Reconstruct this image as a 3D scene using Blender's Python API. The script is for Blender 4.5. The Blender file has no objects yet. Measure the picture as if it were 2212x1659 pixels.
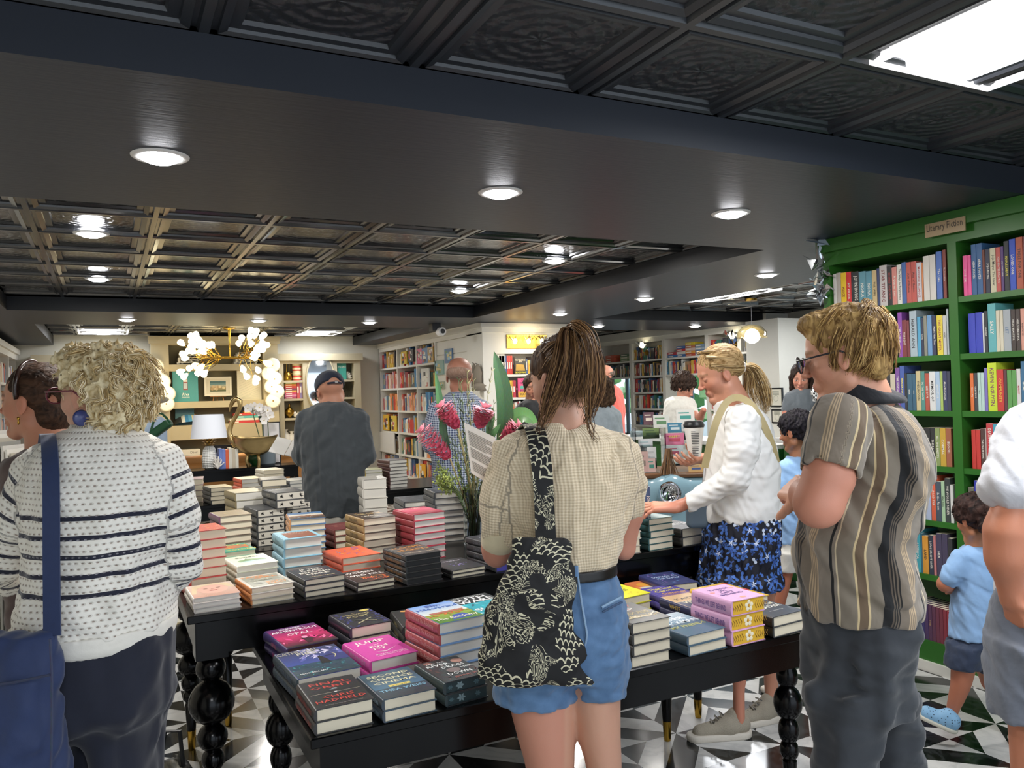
import bpy, math, random
import numpy as np
from math import sin, cos, pi
random.seed(7); RS=np.random.RandomState(5)
C=bpy.context.scene.collection
# ---------------- camera ----------------
F=1741.46; YAW,PIT,ROL=.466145,.0094161,-.0288828; CAM=np.array([0,0,1.6])
def _cam():
    cy,sy,cp,sp,cr,sr=cos(YAW),sin(YAW),cos(PIT),sin(PIT),cos(ROL),sin(ROL)
    fw=np.array([sy*cp,cy*cp,sp]); rt=np.array([cy,-sy,0]); up=np.cross(rt,fw)
    return np.array([rt*cr+up*sr,-rt*sr+up*cr,fw])
MC=_cam()
def ray(x,y): return MC.T@np.array([(x-1106)/F,-(y-829.5)/F,1.])
def atz(x,y,z): r=ray(x,y); return CAM+r*(z-1.6)/r[2]
def atY(x,y,Y): r=ray(x,y); return CAM+r*Y/r[1]
def atX(x,y,X): r=ray(x,y); return CAM+r*X/r[0]
from mathutils import Matrix, Vector
cd=bpy.data.cameras.new('camera'); cd.sensor_width=36; cd.lens=F/2212*36; cd.clip_start=.05
co=bpy.data.objects.new('camera',cd); C.objects.link(co); bpy.context.scene.camera=co
m=Matrix.Identity(4)
for i in range(3):
    m[i][0]=MC[0][i]; m[i][1]=MC[1][i]; m[i][2]=-MC[2][i]; m[i][3]=CAM[i]
co.matrix_world=m
# ---------------- colour and materials ----------------
def lin(c): return c/12.92 if c<=.04045 else ((c+.055)/1.055)**2.4
def H(h):
    h=h.lstrip('#'); return tuple(lin(int(h[i:i+2],16)/255) for i in (0,2,4))
def col(c): return H(c) if isinstance(c,str) else tuple(c[:3])
MATS={}
def nt(name):
    m=bpy.data.materials.new(name); m.use_nodes=True
    return m,m.node_tree,m.node_tree.nodes['Principled BSDF']
class N:
    "tiny node-graph writer"
    def __init__(s,name):
        s.m,s.t,s.b=nt(name)
    def n(s,ty,props=None,**ins):
        o=s.t.nodes.new('ShaderNode'+ty)
        for k,v in (props or {}).items(): setattr(o,k,v)
        for k,v in ins.items():
            k=k.replace('_',' ')
            i=o.inputs[int(k[1:])] if k[0]=='i' and k[1:].isdigit() else o.inputs[k]
            s.set(i,v)
        return o
    def set(s,i,v):
        if isinstance(v,bpy.types.NodeSocket): s.t.links.new(v,i)
        elif isinstance(v,bpy.types.Node): s.t.links.new(v.outputs[0],i)
        else:
            if isinstance(v,(tuple,list)) and len(v)==3 and i.type=='RGBA': v=(*v,1)
            i.default_value=v
    def math(s,op,a,b=0.,c=0.): return s.n('Math',{'operation':op},i0=a,i1=b,i2=c).outputs[0]
    def mix(s,f,a,b): 
        o=s.n('Mix',{'data_type':'RGBA'}); s.set(o.inputs[0],f); s.set(o.inputs[6],a); s.set(o.inputs[7],b); return o.outputs[2]
    def bump(s,h,st=.3,d=.01):
        o=s.n('Bump',Strength=st,Distance=d); s.set(o.inputs['Height'],h); s.t.links.new(o.outputs[0],s.b.inputs['Normal'])
    def attr(s,a): return s.n('Attribute',{'attribute_name':a})
    def out(s,color=None,rough=None,metal=None,**k):
        if color is not None: s.set(s.b.inputs['Base Color'],color)
        if rough is not None: s.set(s.b.inputs['Roughness'],rough)
        if metal is not None: s.set(s.b.inputs['Metallic'],metal)
        for a,v in k.items(): s.set(s.b.inputs[a.replace('_',' ')],v)
        return s.m
def paint(rough=.5,key=None,**k):
    key=key or 'paint%g'%rough+str(k)
    if key in MATS: return MATS[key]
    g=N('painted'); a=g.attr('col'); no=g.n('TexNoise',Scale=30.,Detail=2.)
    c=g.mix(.06,a.outputs['Color'],no.outputs['Color'])
    g.out(c if rough<.9 else a.outputs['Color'],rough,**k); MATS[key]=g.m; return g.m
def plain(name,c,rough=.5,metal=0,noise=0,ns=20.,bump=0,bs=60.,bd=.002,stretch=None,**k):
    if name in MATS: return MATS[name]
    g=N(name); c=col(c)
    tc=g.n('TexCoord').outputs['Object']
    if stretch: mp=g.n('Mapping'); g.set(mp.inputs[0],tc); mp.inputs['Scale'].default_value=stretch; tc=mp.outputs[0]
    cc=c
    if noise:
        no=g.n('TexNoise',Vector=tc,Scale=ns,Detail=4.)
        cc=g.mix(no.outputs[0],tuple(x*(1-noise) for x in c),tuple(min(1,x*(1+noise)) for x in c))
    if bump:
        nb=g.n('TexNoise',Vector=tc,Scale=bs,Detail=4.); g.bump(nb.outputs[0],bump,bd)
    g.out(cc,rough,metal,**k); MATS[name]=g.m; return g.m
def emis(name,c,s):
    if name in MATS: return MATS[name]
    g=N(name); g.out((0,0,0),1.,Emission_Color=(*col(c),1),Emission_Strength=s); MATS[name]=g.m; return g.m
# ---------------- mesh builder ----------------
_tc={}
def textmesh(s):
    if s in _tc: return _tc[s]
    cu=bpy.data.curves.new('t','FONT'); cu.body=s; cu.resolution_u=1; cu.offset=.012; cu.align_x='CENTER'
    o=bpy.data.objects.new('t',cu); me=o.to_mesh()
    v=np.array([q.co[:] for q in me.vertices]).reshape(-1,3)[:,:2]; f=[tuple(p.vertices) for p in me.polygons]
    o.to_mesh_clear(); bpy.data.objects.remove(o); bpy.data.curves.remove(cu)
    if len(v): v=v-np.array([(v[:,0].min()+v[:,0].max())/2,v[:,1].min()]); w=np.ptp(v[:,0]); h=np.ptp(v[:,1])
    else: w=h=1
    _tc[s]=(v,f,w,max(h,.5)); return _tc[s]
class MB:
    def __init__(s): s.v=[];s.f=[];s.m=[];s.c=[];s.n=0
    def add(s,v,f,c=(1,1,1),m=0):
        v=np.asarray(v,float).reshape(-1,3); s.v.append(v); n=s.n
        s.f+= [tuple(i+n for i in q) for q in f]; s.m+=[m]*len(f)
        if isinstance(c,list): s.c+=c
        else: s.c+=[col(c)]*len(f)
        s.n+=len(v); return s
    def box(s,x0,y0,z0,x1,y1,z1,c=(1,1,1),m=0,skip=''):
        v=[(x,y,z) for x in(x0,x1) for y in(y0,y1) for z in(z0,z1)]
        fs={'l':(0,1,3,2),'r':(4,6,7,5),'f':(0,4,5,1),'b':(2,3,7,6),'d':(0,2,6,4),'u':(1,5,7,3)}
        return s.add(v,[fs[k] for k in fs if k not in skip],c,m)
    def bbox(s,x0,y0,z0,x1,y1,z1,b=.004,c=(1,1,1),m=0):
        "box with chamfered edges"
        X,Y,Z=(x0,x1),(y0,y1),(z0,z1); v=[];ix={}
        for i in(0,1):
            for j in(0,1):
                for k in(0,1):
                    p=[X[i],Y[j],Z[k]]; d=[b*(1-2*i),b*(1-2*j),b*(1-2*k)]
                    for a in range(3):
                        q=[p[t]+(0 if t==a else d[t]) for t in range(3)]; ix[(i,j,k,a)]=len(v); v.append(q)
        f=[]
        for a in range(3):
            o=[t for t in range(3) if t!=a]
            for e in(0,1):
                r=[]
                for (p,q) in((0,0),(1,0),(1,1),(0,1)):
                    t=[0,0,0];t[a]=e;t[o[0]]=p;t[o[1]]=q;r.append(ix[(*t,a)])
                f.append(r)
            for p in(0,1):
                for q in(0,1):
                    t0=[0,0,0];t1=[0,0,0];t0[a]=0;t1[a]=1
                    for t in(t0,t1): t[o[0]]=p;t[o[1]]=q
                    f.append([ix[(*t0,o[0])],ix[(*t1,o[0])],ix[(*t1,o[1])],ix[(*t0,o[1])]])
        for i in(0,1):
            for j in(0,1):
                for k in(0,1): f.append([ix[(i,j,k,a)] for a in range(3)])
        return s.add(v,f,c,m)
    def quad(s,a,b,c_,d,c=(1,1,1),m=0): return s.add([a,b,c_,d],[(0,1,2,3)],c,m)
    def lathe(s,prof,o=(0,0,0),n=24,c=(1,1,1),m=0,ax='z',cap=True):
        v=[];f=[]
        for r,z in prof:
            for i in range(n):
                a=2*pi*i/n; p=(r*cos(a),r*sin(a),z)
                if ax=='y': p=(p[0],-p[2],p[1])
                if ax=='x': p=(p[2],p[0],p[1])
                v.append((p[0]+o[0],p[1]+o[1],p[2]+o[2]))
        k=len(prof)
        for j in range(k-1):
            for i in range(n): f.append((j*n+i,j*n+(i+1)%n,(j+1)*n+(i+1)%n,(j+1)*n+i))
        if cap:
            f.append(tuple(range(n))[::-1]); f.append(tuple((k-1)*n+i for i in range(n)))
        return s.add(v,f,c,m)
    def tube(s,pts,r,n=6,c=(1,1,1),m=0,flat=1.):
        pts=np.asarray(pts,float); k=len(pts); r=np.broadcast_to(np.asarray(r,float),(k,))
        t=np.gradient(pts,axis=0); t/=np.linalg.norm(t,axis=1)[:,None]+1e-12
        up=np.array([0,0,1.]) if abs(t[0][2])<.9 else np.array([0,1.,0])
        v=[]
        for i in range(k):
            a=np.cross(t[i],up); a/=np.linalg.norm(a)+1e-9; b=np.cross(a,t[i]); up=b
            for j in range(n):
                q=2*pi*j/n; v.append(pts[i]+r[i]*(a*cos(q)+b*sin(q)*flat))
        f=[(i*n+j,i*n+(j+1)%n,(i+1)*n+(j+1)%n,(i+1)*n+j) for i in range(k-1) for j in range(n)]
        f+=[tuple(range(n))[::-1],tuple((k-1)*n+j for j in range(n))]
        return s.add(v,f,c,m)
    def ell(s,o,r,n=12,c=(1,1,1),m=0,R=None):
        v=[];h=n//2
        for j in range(h+1):
            p=pi*j/h
            for i in range(n):
                a=2*pi*i/n; v.append((r[0]*sin(p)*cos(a),r[1]*sin(p)*sin(a),-r[2]*cos(p)))
        v=np.array(v)
        if R is not None: v=v@np.asarray(R).T
        v=v+np.asarray(o)
        return s.add(v,[(j*n+i,j*n+(i+1)%n,(j+1)*n+(i+1)%n,(j+1)*n+i) for j in range(h) for i in range(n)],c,m)
    def text(s,t,o,xd,yd,h,c,maxw=None,m=0,anchor='c',fill=False):
        v,f,w,hh=textmesh(t)
        if not len(v): return s
        k=h/.72
        kx=k if maxw is None else (min(k*1.5,maxw/w) if fill else min(k,maxw/w))
        if maxw is not None and kx<k*.5: k=kx/.5
        x=v[:,0]*kx
        if anchor=='l': x=x+w*kx/2
        P=np.asarray(o)+np.outer(x,xd)+np.outer(v[:,1]*k,yd)
        return s.add(P,f,c,m)
    def build(s,name,mats,parent=None,smooth=False,loc=None,rot=None,col_=True):
        me=bpy.data.meshes.new(name)
        v=np.concatenate(s.v) if s.v else np.zeros((0,3))
        me.from_pydata(v.tolist(),[],s.f)
        for mt in (mats if isinstance(mats,(list,tuple)) else [mats]): me.materials.append(mt)
        if len(s.f):
            me.polygons.foreach_set('material_index',s.m)
            a=me.color_attributes.new('col','FLOAT_COLOR','CORNER')
            ln=[len(q) for q in s.f]; cc=np.repeat(np.array([(*x,1) for x in s.c]),ln,axis=0)
            a.data.foreach_set('color',cc.ravel())
        if smooth:
            me.polygons.foreach_set('use_smooth',[True]*len(s.f))
            if smooth is not True: me.set_sharp_from_angle(angle=smooth)
        return link(name,me,parent,loc,rot)
def link(name,me,parent=None,loc=None,rot=None):
    o=bpy.data.objects.new(name,me); C.objects.link(o)
    if parent is not None: o.parent=parent
    if loc is not None: o.location=loc
    if rot is not None: o.rotation_euler=rot
    return o
def empty(name,loc=(0,0,0),rz=0):
    o=bpy.data.objects.new(name,None); C.objects.link(o); o.location=loc; o.rotation_euler=(0,0,rz); return o
def tag(o,label=None,cat=None,group=None,kind=None):
    for k,v in(('label',label),('category',cat),('group',group),('kind',kind)):
        if v: o[k]=v
    return o
def struct(o): o['kind']='structure'; return o
SM=math.radians(40)
# ---------------- the room ----------------
ZL,ZH=2.48,2.61
M_low=plain('dark_ceiling_paint','#202735',.42,noise=.12,ns=3.,bump=.1,bs=9.,bd=.01,stretch=(1,7,1))
M_fas=plain('navy_fascia','#10141b',.5)
M_cream=plain('cream_wall','#dcd8ca',.7,noise=.03)
M_white=plain('white_joinery','#e3e1d8',.45,noise=.02)
M_taupe=plain('taupe_joinery','#b5ab90',.5,noise=.03)
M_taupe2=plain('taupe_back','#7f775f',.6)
M_green=plain('green_joinery','#2f6a23',.38,noise=.05,ns=6.)
M_blk=plain('black_lacquer','#050506',.2,Specular_IOR_Level=.28)
# tin tile: relief by concentric steps, ornament by bump
g=N('tin_tile'); tc=g.n('TexCoord').outputs['Object']; sp=g.n('SeparateXYZ',i0=tc)
def fr(o,off): 
    return g.math('SUBTRACT',g.math('FRACT',g.math('DIVIDE',g.math('SUBTRACT',o,off),.61)),.5)
u=fr(sp.outputs[0],.26); v=fr(sp.outputs[1],1.78)
au=g.math('ABSOLUTE',u); av=g.math('ABSOLUTE',v); mx=g.math('MAXIMUM',au,av); mn=g.math('MINIMUM',au,av)
dent=g.math('GREATER_THAN',g.math('SINE',g.math('MULTIPLY',mn,150.)),-.2)
band=g.math('MULTIPLY',g.math('GREATER_THAN',mx,.395),g.math('LESS_THAN',mx,.43))
rr=g.math('SQRT',g.math('ADD',g.math('MULTIPLY',u,u),g.math('MULTIPLY',v,v)))
ang=g.math('ARCTAN2',v,u)
no=g.n('TexNoise',Vector=tc,Scale=14.,Detail=3.,Distortion=1.5)
vo=g.n('TexVoronoi',{'feature':'SMOOTH_F1'},Vector=tc,Scale=38.)
pet=g.math('MULTIPLY',g.math('ADD',g.math('SINE',g.math('MULTIPLY',ang,8.)),g.math('SINE',g.math('MULTIPLY',rr,75.))),.35)
inn=g.math('LESS_THAN',mx,.335)
h=g.math('ADD',g.math('MULTIPLY',g.math('ADD',g.math('ADD',no.outputs[0],pet),vo.outputs[0]),inn),g.math('MULTIPLY',dent,band))
g.bump(h,1.,.012)
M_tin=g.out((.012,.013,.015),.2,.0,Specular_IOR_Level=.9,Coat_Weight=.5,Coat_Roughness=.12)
RX={'A':(-3,-2.5,4.8,2.34),'B':(-.8,3.96,3.87,8.65),'D':(-.68,10.1,3.8,13.66),'E':(5.44,3.4,8.8,8.58),'F':(5.6,10.1,8.8,13.66)}
xs=sorted({-3.2,8.9}|{r[i] for r in RX.values() for i in(0,2)}); ys=sorted({-2.6,13.7}|{r[i] for r in RX.values() for i in(1,3)})
mb=MB()
for i in range(len(xs)-1):
    for j in range(len(ys)-1):
        cx,cy=(xs[i]+xs[i+1])/2,(ys[j]+ys[j+1])/2
        if any(r[0]<cx<r[2] and r[1]<cy<r[3] for r in RX.values()): continue
        mb.quad((xs[i],ys[j],ZL),(xs[i],ys[j+1],ZL),(xs[i+1],ys[j+1],ZL),(xs[i+1],ys[j],ZL),m=0)
for rk,r in RX.items():
    x0,y0,x1,y1=r
    for a,b in(((x0,y0),(x1,y0)),((x1,y0),(x1,y1)),((x1,y1),(x0,y1)),((x0,y1),(x0,y0))):
        mb.quad((*a,ZL),(*b,ZL),(*b,ZH+.03),(*a,ZH+.03),m=2 if rk=='A' else 1)
mb.box(-3.3,-2.7,ZH+.06,9,13.8,ZH+.1,m=1)
struct(mb.build('ceiling',[M_low,M_fas,plain('slate_fascia','#2b303a',.5,noise=.1,ns=3.,bump=.2,bs=9.)]))  # recess A fascia: front window light painted in as a paler navy
T=.61; prof=[(.5,0),(.478,0),(.468,.014),(.445,.014),(.44,.004),(.40,.012),(.395,.022),(.345,.022),(.335,.034)]
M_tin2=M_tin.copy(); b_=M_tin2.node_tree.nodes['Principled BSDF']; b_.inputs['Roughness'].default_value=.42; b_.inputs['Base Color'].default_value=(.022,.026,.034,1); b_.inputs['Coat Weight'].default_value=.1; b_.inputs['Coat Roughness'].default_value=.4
for rk,r in RX.items():
    mb=MB()
    i0=math.floor((r[0]-.26)/T); i1=math.ceil((r[2]-.26)/T); j0=math.floor((r[1]-1.78)/T); j1=math.ceil((r[3]-1.78)/T)
    for i in range(i0,i1):
        for j in range(j0,j1):
            cx,cy=.26+(i+.5)*T,1.78+(j+.5)*T; V=[];Fc=[]
            for (a,dz) in prof:
                for sx,sy in((-1,-1),(1,-1),(1,1),(-1,1)):
                    V.append((min(max(cx+sx*a*T,r[0]),r[2]),min(max(cy+sy*a*T,r[1]),r[3]),ZH+dz))
            for k in range(len(prof)-1):
                for q in range(4): Fc.append((k*4+q,k*4+(q+1)%4,k*4+4+(q+1)%4,k*4+4+q))
            k=len(prof)-1; Fc.append((k*4,k*4+1,k*4+2,k*4+3)); mb.add(V,Fc)
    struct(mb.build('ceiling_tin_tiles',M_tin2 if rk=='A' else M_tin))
# floor: star and diamond marble inlay
def marble(name,base,vein,vs,rough):
    g=N(name); tc=g.n('TexCoord').outputs['Object']
    n1=g.n('TexNoise',Vector=tc,Scale=vs,Detail=8.,Distortion=2.)
    f=g.math('SUBTRACT',1.,g.math('MULTIPLY',g.math('ABSOLUTE',g.math('SUBTRACT',n1.outputs[0],.5)),14.))
    f=g.math('MAXIMUM',f,0.); n2=g.n('TexNoise',Vector=tc,Scale=2.,Detail=2.)
    return g.out(g.mix(g.math('MULTIPLY',f,g.math('MULTIPLY',n2.outputs[0],.7)),col(base),col(vein)),rough)
M_fw=marble('white_marble','#d6d6d4','#a9acae',3.,.14); M_fb=marble('black_marble','#101213','#4a4e50',5.,.14)
S=.331; mb=MB()
def fp(pts,blk): mb.add([(3.64+S*a,2.36+S*b,0) for a,b in pts],[tuple(range(len(pts)))],m=1 if blk else 0)
for i in range(-22,18):
    for j in range(-16,36):
        if (i+j)%2:
            for a,b in((1,1),(-1,1),(-1,-1),(1,-1)):
                k=[(i,j),(i+.5*a,j),(i,j+.5*b)]
                fp(k if a*b>0 else k[::-1],(a*b<0)^(j%2==1))
        else:
            o=(i%2==1)
            for k,q in((1,[(0,0),(.5,1),(0,.5)]),):pass
            fp([(i,j),(i+1,j+1),(i+.5,j+1),(i,j+.5)],True^o); fp([(i,j),(i+.5,j),(i+1,j+.5),(i+1,j+1)],False^o)
            fp([(i,j),(i,j+.5),(i-.5,j+1),(i-1,j+1)],False^o); fp([(i,j),(i-1,j+1),(i-1,j+.5),(i-.5,j)],True^o)
struct(mb.build('floor',[M_fw,M_fb]))
def wall(name,x0,y0,x1,y1,mat,z0=0,z1=2.75): return struct(MB().box(x0,y0,z0,x1,y1,z1).build(name,mat))
wall('wall_back',-1.6,13.6,9,13.72,M_cream); wall('wall_left',-1.62,-2.6,-1.5,13.6,M_cream)
# right wall with two windows behind the shelves and one near the till
M_sky=emis('daylight_outside','#cfe6f5',1.0)
def pane():
    g=N('window_glass'); g.out((.9,.97,1),.02,Transmission_Weight=1.,IOR=1.02); return g.m
M_glass=pane()
mb=MB(); X0=8.75
mb.box(X0,-2.6,0,X0+.12,5.9,2.75); mb.box(X0,5.9,0,X0+.12,8.2,.75); mb.box(X0,5.9,2.05,X0+.12,8.2,2.75); mb.box(X0,8.2,0,X0+.12,8.75,2.75)
mb.box(X0,8.75,2.0,X0+.12,13.6,2.75); mb.box(X0,8.75,0,X0+.12,13.6,.7)
for a,b in((9.9,10.25),(11.3,12.0),(13.3,13.6)): mb.box(X0,a,.7,X0+.12,b,2.0)
struct(mb.build('wall_right',M_cream))
wn=0
for a,b,z0,z1 in((5.9,8.2,.75,2.05),(8.75,9.9,.7,2.0),(10.25,11.3,.7,2.0),(12.0,13.3,.7,2.0)):
    wn+=1; mb=MB(); x=X0+.03
    for q in(a,(a+b)/2-.02,b-.05): mb.box(x,q,z0,x+.06,q+.05,z1)
    mb.box(x,a,z0,x+.06,b,z0+.06); mb.box(x,a,z1-.06,x+.06,b,z1)
    w=struct(mb.build('window_%d'%wn,plain('window_frame_grey','#8fa9b8',.5)))
    struct(MB().box(x+.03,a,z0,x+.034,b,z1).build('window_glass',M_glass,w))
# trees and a pavement outside, seen dimly through the windows
mb=MB()
for k in range(420):
    y=RS.uniform(4,26); z=RS.uniform(.8,3.2); r=RS.uniform(.12,.35); c=random.choice(['#7fae6a','#a8c98e','#5d8f55','#cfe0b8'])
    mb.ell((RS.uniform(13.5,15),y,z),(r,r,r*.7),6,c)
tag(mb.build('foliage',paint(.9)),None,None,None,'stuff'); bpy.data.objects['foliage']['label']='green garden leaves seen through the side windows'
struct(MB().box(8.9,-3,-.05,30,30,-.01).build('ground_outside',plain('pavement','#b5b8b4',.9)))
# column / near right: wall behind green shelving
# baseboards
struct(MB().box(3.985,-1.2,0,4.4,3.62,.055).build('baseboard_right',M_white))
# ---------------- lights ----------------
M_trim=plain('light_trim','#e8e8e6',.4); M_led=emis('led_diffuser','#fbfbff',30)
def area(x,y,z,e,size=.14,c=(1,.96,.9),shape='DISK',sy=None,rot=(0,0,0)):
    l=bpy.data.lights.new('lamp','AREA'); l.energy=e; l.color=c; l.shape=shape; l.size=size
    if sy: l.size_y=sy
    o=bpy.data.objects.new('lamp',l); C.objects.link(o); o.location=(x,y,z); o.rotation_euler=rot; return o
DL=[(.19,3.13,0,'over the book tables on the near dark beam, leftmost'),(1.57,3.18,0,'on the near dark beam above the ponytailed woman'),(2.87,3.16,0,'on the near dark beam toward the green bookcase'),
(4.75,4.84,0,'on the side beam nearest the green bookcase'),(4.76,6.5,0,'on the side beam, second back from the green bookcase'),(4.67,8.0,0,'on the side beam, farthest from the green bookcase'),
(.21,9.4,0,'on the far beam left of the twig chandelier'),(1.54,9.33,0,'on the far beam just in front of the twig chandelier'),(2.83,9.37,0,'on the far beam right of the twig chandelier'),
(6.14,9.48,0,'on the beam by the till, left one'),(7.68,9.28,0,'on the beam by the till, right one'),
(3.13,5.42,1,'set in the tin ceiling on its right, nearer one'),(3.12,7.29,1,'set in the tin ceiling on its right, farther one'),(-.06,5.36,1,'set in the tin ceiling on its left, nearer one'),(-.04,7.3,1,'set in the tin ceiling on its left, farther one')]
for x,y,h,lab in DL:
    z=ZH-.002 if h else ZL
    o=MB().lathe([(.072,-.006),(.09,-.008),(.098,-.003),(.099,0)],n=32,cap=False).build('ceiling_light',M_trim,loc=(x,y,z),smooth=SM)
    tag(o,'round recessed ceiling light '+lab,'ceiling light','round recessed ceiling lights')
    MB().lathe([(.001,-.026),(.045,-.022),(.074,-.007)],n=32,cap=False).build('diffuser',M_led,o)
    area(x,y,z-.03,19 if y<9 else 14)
M_trim2=plain('light_pan','#f4f4f4',.5,Emission_Color=(1,1,1,1),Emission_Strength=.9)
def troffer(x0,y0,x1,y1,lab,e):
    z=ZH-.004
    o=MB().box(x0,y0,z,x1,y0+.02,z+.03).box(x0,y1-.02,z,x1,y1,z+.03).box(x0,y0+.02,z,x0+.02,y1-.02,z+.03).box(x1-.02,y0+.02,z,x1,y1-.02,z+.03)\
      .box(x0+.02,y0+.02,z+.02,x0+.1,y1-.02,z+.024).box(x1-.1,y0+.02,z+.02,x1-.02,y1-.02,z+.024).box(x0+.02,y0+.02,z+.026,x1-.02,y1-.02,z+.03).build('light_panel',M_trim2)
    tag(o,lab,'ceiling light panel')
    v=[];n=8;a0,a1=x0+.1,x1-.1
    mb=MB()
    for k in range(n):
        s0,s1=k/n,(k+1)/n; f=lambda s:(a0+(a1-a0)*s,z+.02-.028*sin(pi*s))
        (xa,za),(xb,zb)=f(s0),f(s1); mb.quad((xa,y0+.02,za),(xa,y1-.02,za),(xb,y1-.02,zb),(xb,y0+.02,zb))
    mb.build('diffuser',emis('panel_diffuser','#f6f8ff',9),o,smooth=True)
    area((x0+x1)/2,(y0+y1)/2,z-.05,e,x1-x0,(.94,.97,1),'RECTANGLE',y1-y0)
troffer(2.19,.55,2.79,1.76,'large rectangular fluorescent panel glowing in the tin ceiling near the green bookcase',26)
troffer(1.57,-1.7,2.18,-.5,'rectangular fluorescent panel in the tin ceiling behind the viewer',26)
troffer(-.35,-1.7,.26,-.5,'second rectangular fluorescent panel in the tin ceiling behind the viewer',26)
troffer(-.34,12.6,.3,13.2,'square light panel in the far tin ceiling left of the chandelier',12)
troffer(2.75,12.6,3.35,13.2,'square light panel in the far tin ceiling right of the chandelier',12)
troffer(5.9,6.4,6.5,7.6,'light panel in the tin ceiling left of the globe pendant',24)
troffer(7.6,6.4,8.2,7.0,'light panel in the tin ceiling right of the globe pendant',22)
w=bpy.data.worlds.new('world'); bpy.context.scene.world=w; w.use_nodes=True
w.node_tree.nodes['Background'].inputs[0].default_value=(.78,.88,1,1); w.node_tree.nodes['Background'].inputs[1].default_value=1.6
sc=bpy.context.scene; sc.view_settings.view_transform='Standard'; sc.view_settings.exposure=.13; cy=sc.cycles; cy.max_bounces=7; cy.diffuse_bounces=4; cy.glossy_bounces=3; cy.transmission_bounces=6; cy.transparent_max_bounces=6; cy.sample_clamp_indirect=6; cy.caustics_reflective=False; cy.caustics_refractive=False
# ---------------- shelving ----------------
class Unit:
    "a wall of joinery: local x runs left to right as one faces it, y into it"
    def __init__(s,name,lab,face,X,Y,mat,group=None):
        s.face=face; s.o=empty(name,(X,Y,0),{'-Y':0,'-X':-pi/2}[face]); tag(s.o,lab,'bookcase',group); s.X,s.Y=X,Y; s.mat=mat
    def loc(s,p):  # world -> local
        return (p[0]-s.X,p[1]-s.Y,p[2]) if s.face=='-Y' else (s.Y-p[1],p[0]-s.X,p[2])
    def world(s,x,y,z): return (s.X+x,s.Y+y,z) if s.face=='-Y' else (s.X+y,s.Y-x,z)
    def px(s,x,y,d=0): return s.loc(atY(x,y,s.Y+d) if s.face=='-Y' else atX(x,y,s.X+d))
    def part(s,n,mb,mat=None): return mb.build(n,mat or s.mat,s.o)
    def bays(s,xs,zs,depth,th=.03,sw=.05,back=None,bay_z=None,shelves=None):
        "xs: upright left edges incl. last, zs: shelf tops (lowest = base, last = underside of header)"
        for x in xs: s.part('upright',MB().box(x,0,0,x+sw,depth,zs[-1]))
        s.part('back_panel',MB().box(xs[0],depth,0,xs[-1]+sw,depth+.02,zs[-1]),back)
        for i in range(len(xs)-1):
            for z in (zs[1:-1]): s.part('shelf',MB().box(xs[i]+sw,.004,z-th,xs[i+1],depth,z))
            s.part('plinth',MB().box(xs[i]+sw,.004,.0,xs[i+1],depth,zs[0]))
G=Unit('green_bookcase','tall green built-in bookcase of literary fiction along the right wall','-X',4.0,3.60,M_green)
gx=[0,.83,1.66,2.49,3.32]; gz=[.165,.53,.83,1.13,1.43,1.73,2.03,2.32]
G.bays(gx,gz,.30)
G.part('header',MB().box(0,.0,2.32,3.37,.3,2.48).box(-.02,-.035,2.40,3.39,0,2.478))
for x in (.845,1.675): pass
p0=G.px(1999,501,-.04); p1=G.px(2085,481,-.04)
cx,cz,w_=(p0[0]+p1[0])/2,(p0[2]+p1[2])/2,(p1[0]-p0[0])
sg=MB().box(-w_/2,-.008,-.036,w_/2,0,.036,'#b59a72').text('Literary Fiction',(0,-.009,-.018),(1,0,0),(0,0,1),.036,'#4a3a22',w_*.9).build('shelf_sign',paint(.4),loc=G.world(cx,-.036,cz),rot=(0,0,-pi/2))
tag(sg,'small wooden Literary Fiction sign on the green bookcase header','sign')
# ---------------- books ----------------
M_page=plain('page_block','#e2d8c0',.8,noise=.10,ns=120.,stretch=(1,1,40)); M_page2=plain('page_block_white','#dedbd2',.8,noise=.08,ns=120.,stretch=(1,1,40))
M_pageblk=plain('page_block_black','#17191c',.6); M_cov=paint(.32); M_covm=paint(.55)
def pmat(c): return {'w':M_page2,'k':M_pageblk,None:M_page}.get(c) or plain('page_edge_'+str(c),c,.6)
CN=[('black','#15171a'),('white','#e6e4de'),('grey','#84878a'),('dark grey','#44484c'),('red','#c22a26'),('dark red','#6e2028'),('orange','#e0702c'),('yellow','#ecca2c'),('lime','#c0d838'),('green','#3f7f3c'),('dark green','#1f3c30'),('teal','#3a8f98'),('pale blue','#93bbd4'),('blue','#3560b4'),('navy','#1d2748'),('purple','#77439c'),('pink','#ee5a9c'),('pale pink','#dda0a8'),('cream','#d6cba8'),('brown','#6a4428'),('tan','#b08a58'),('salmon','#cc665a')]
CL=[(n,np.array([int(h[i:i+2],16) for i in(1,3,5)])) for n,h in CN]
def cname(h):
    v=np.array([int(h[i:i+2],16) for i in(1,3,5)]); return min(CL,key=lambda t:((t[1]-v)**2).sum())[0]
_bm={}
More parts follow.
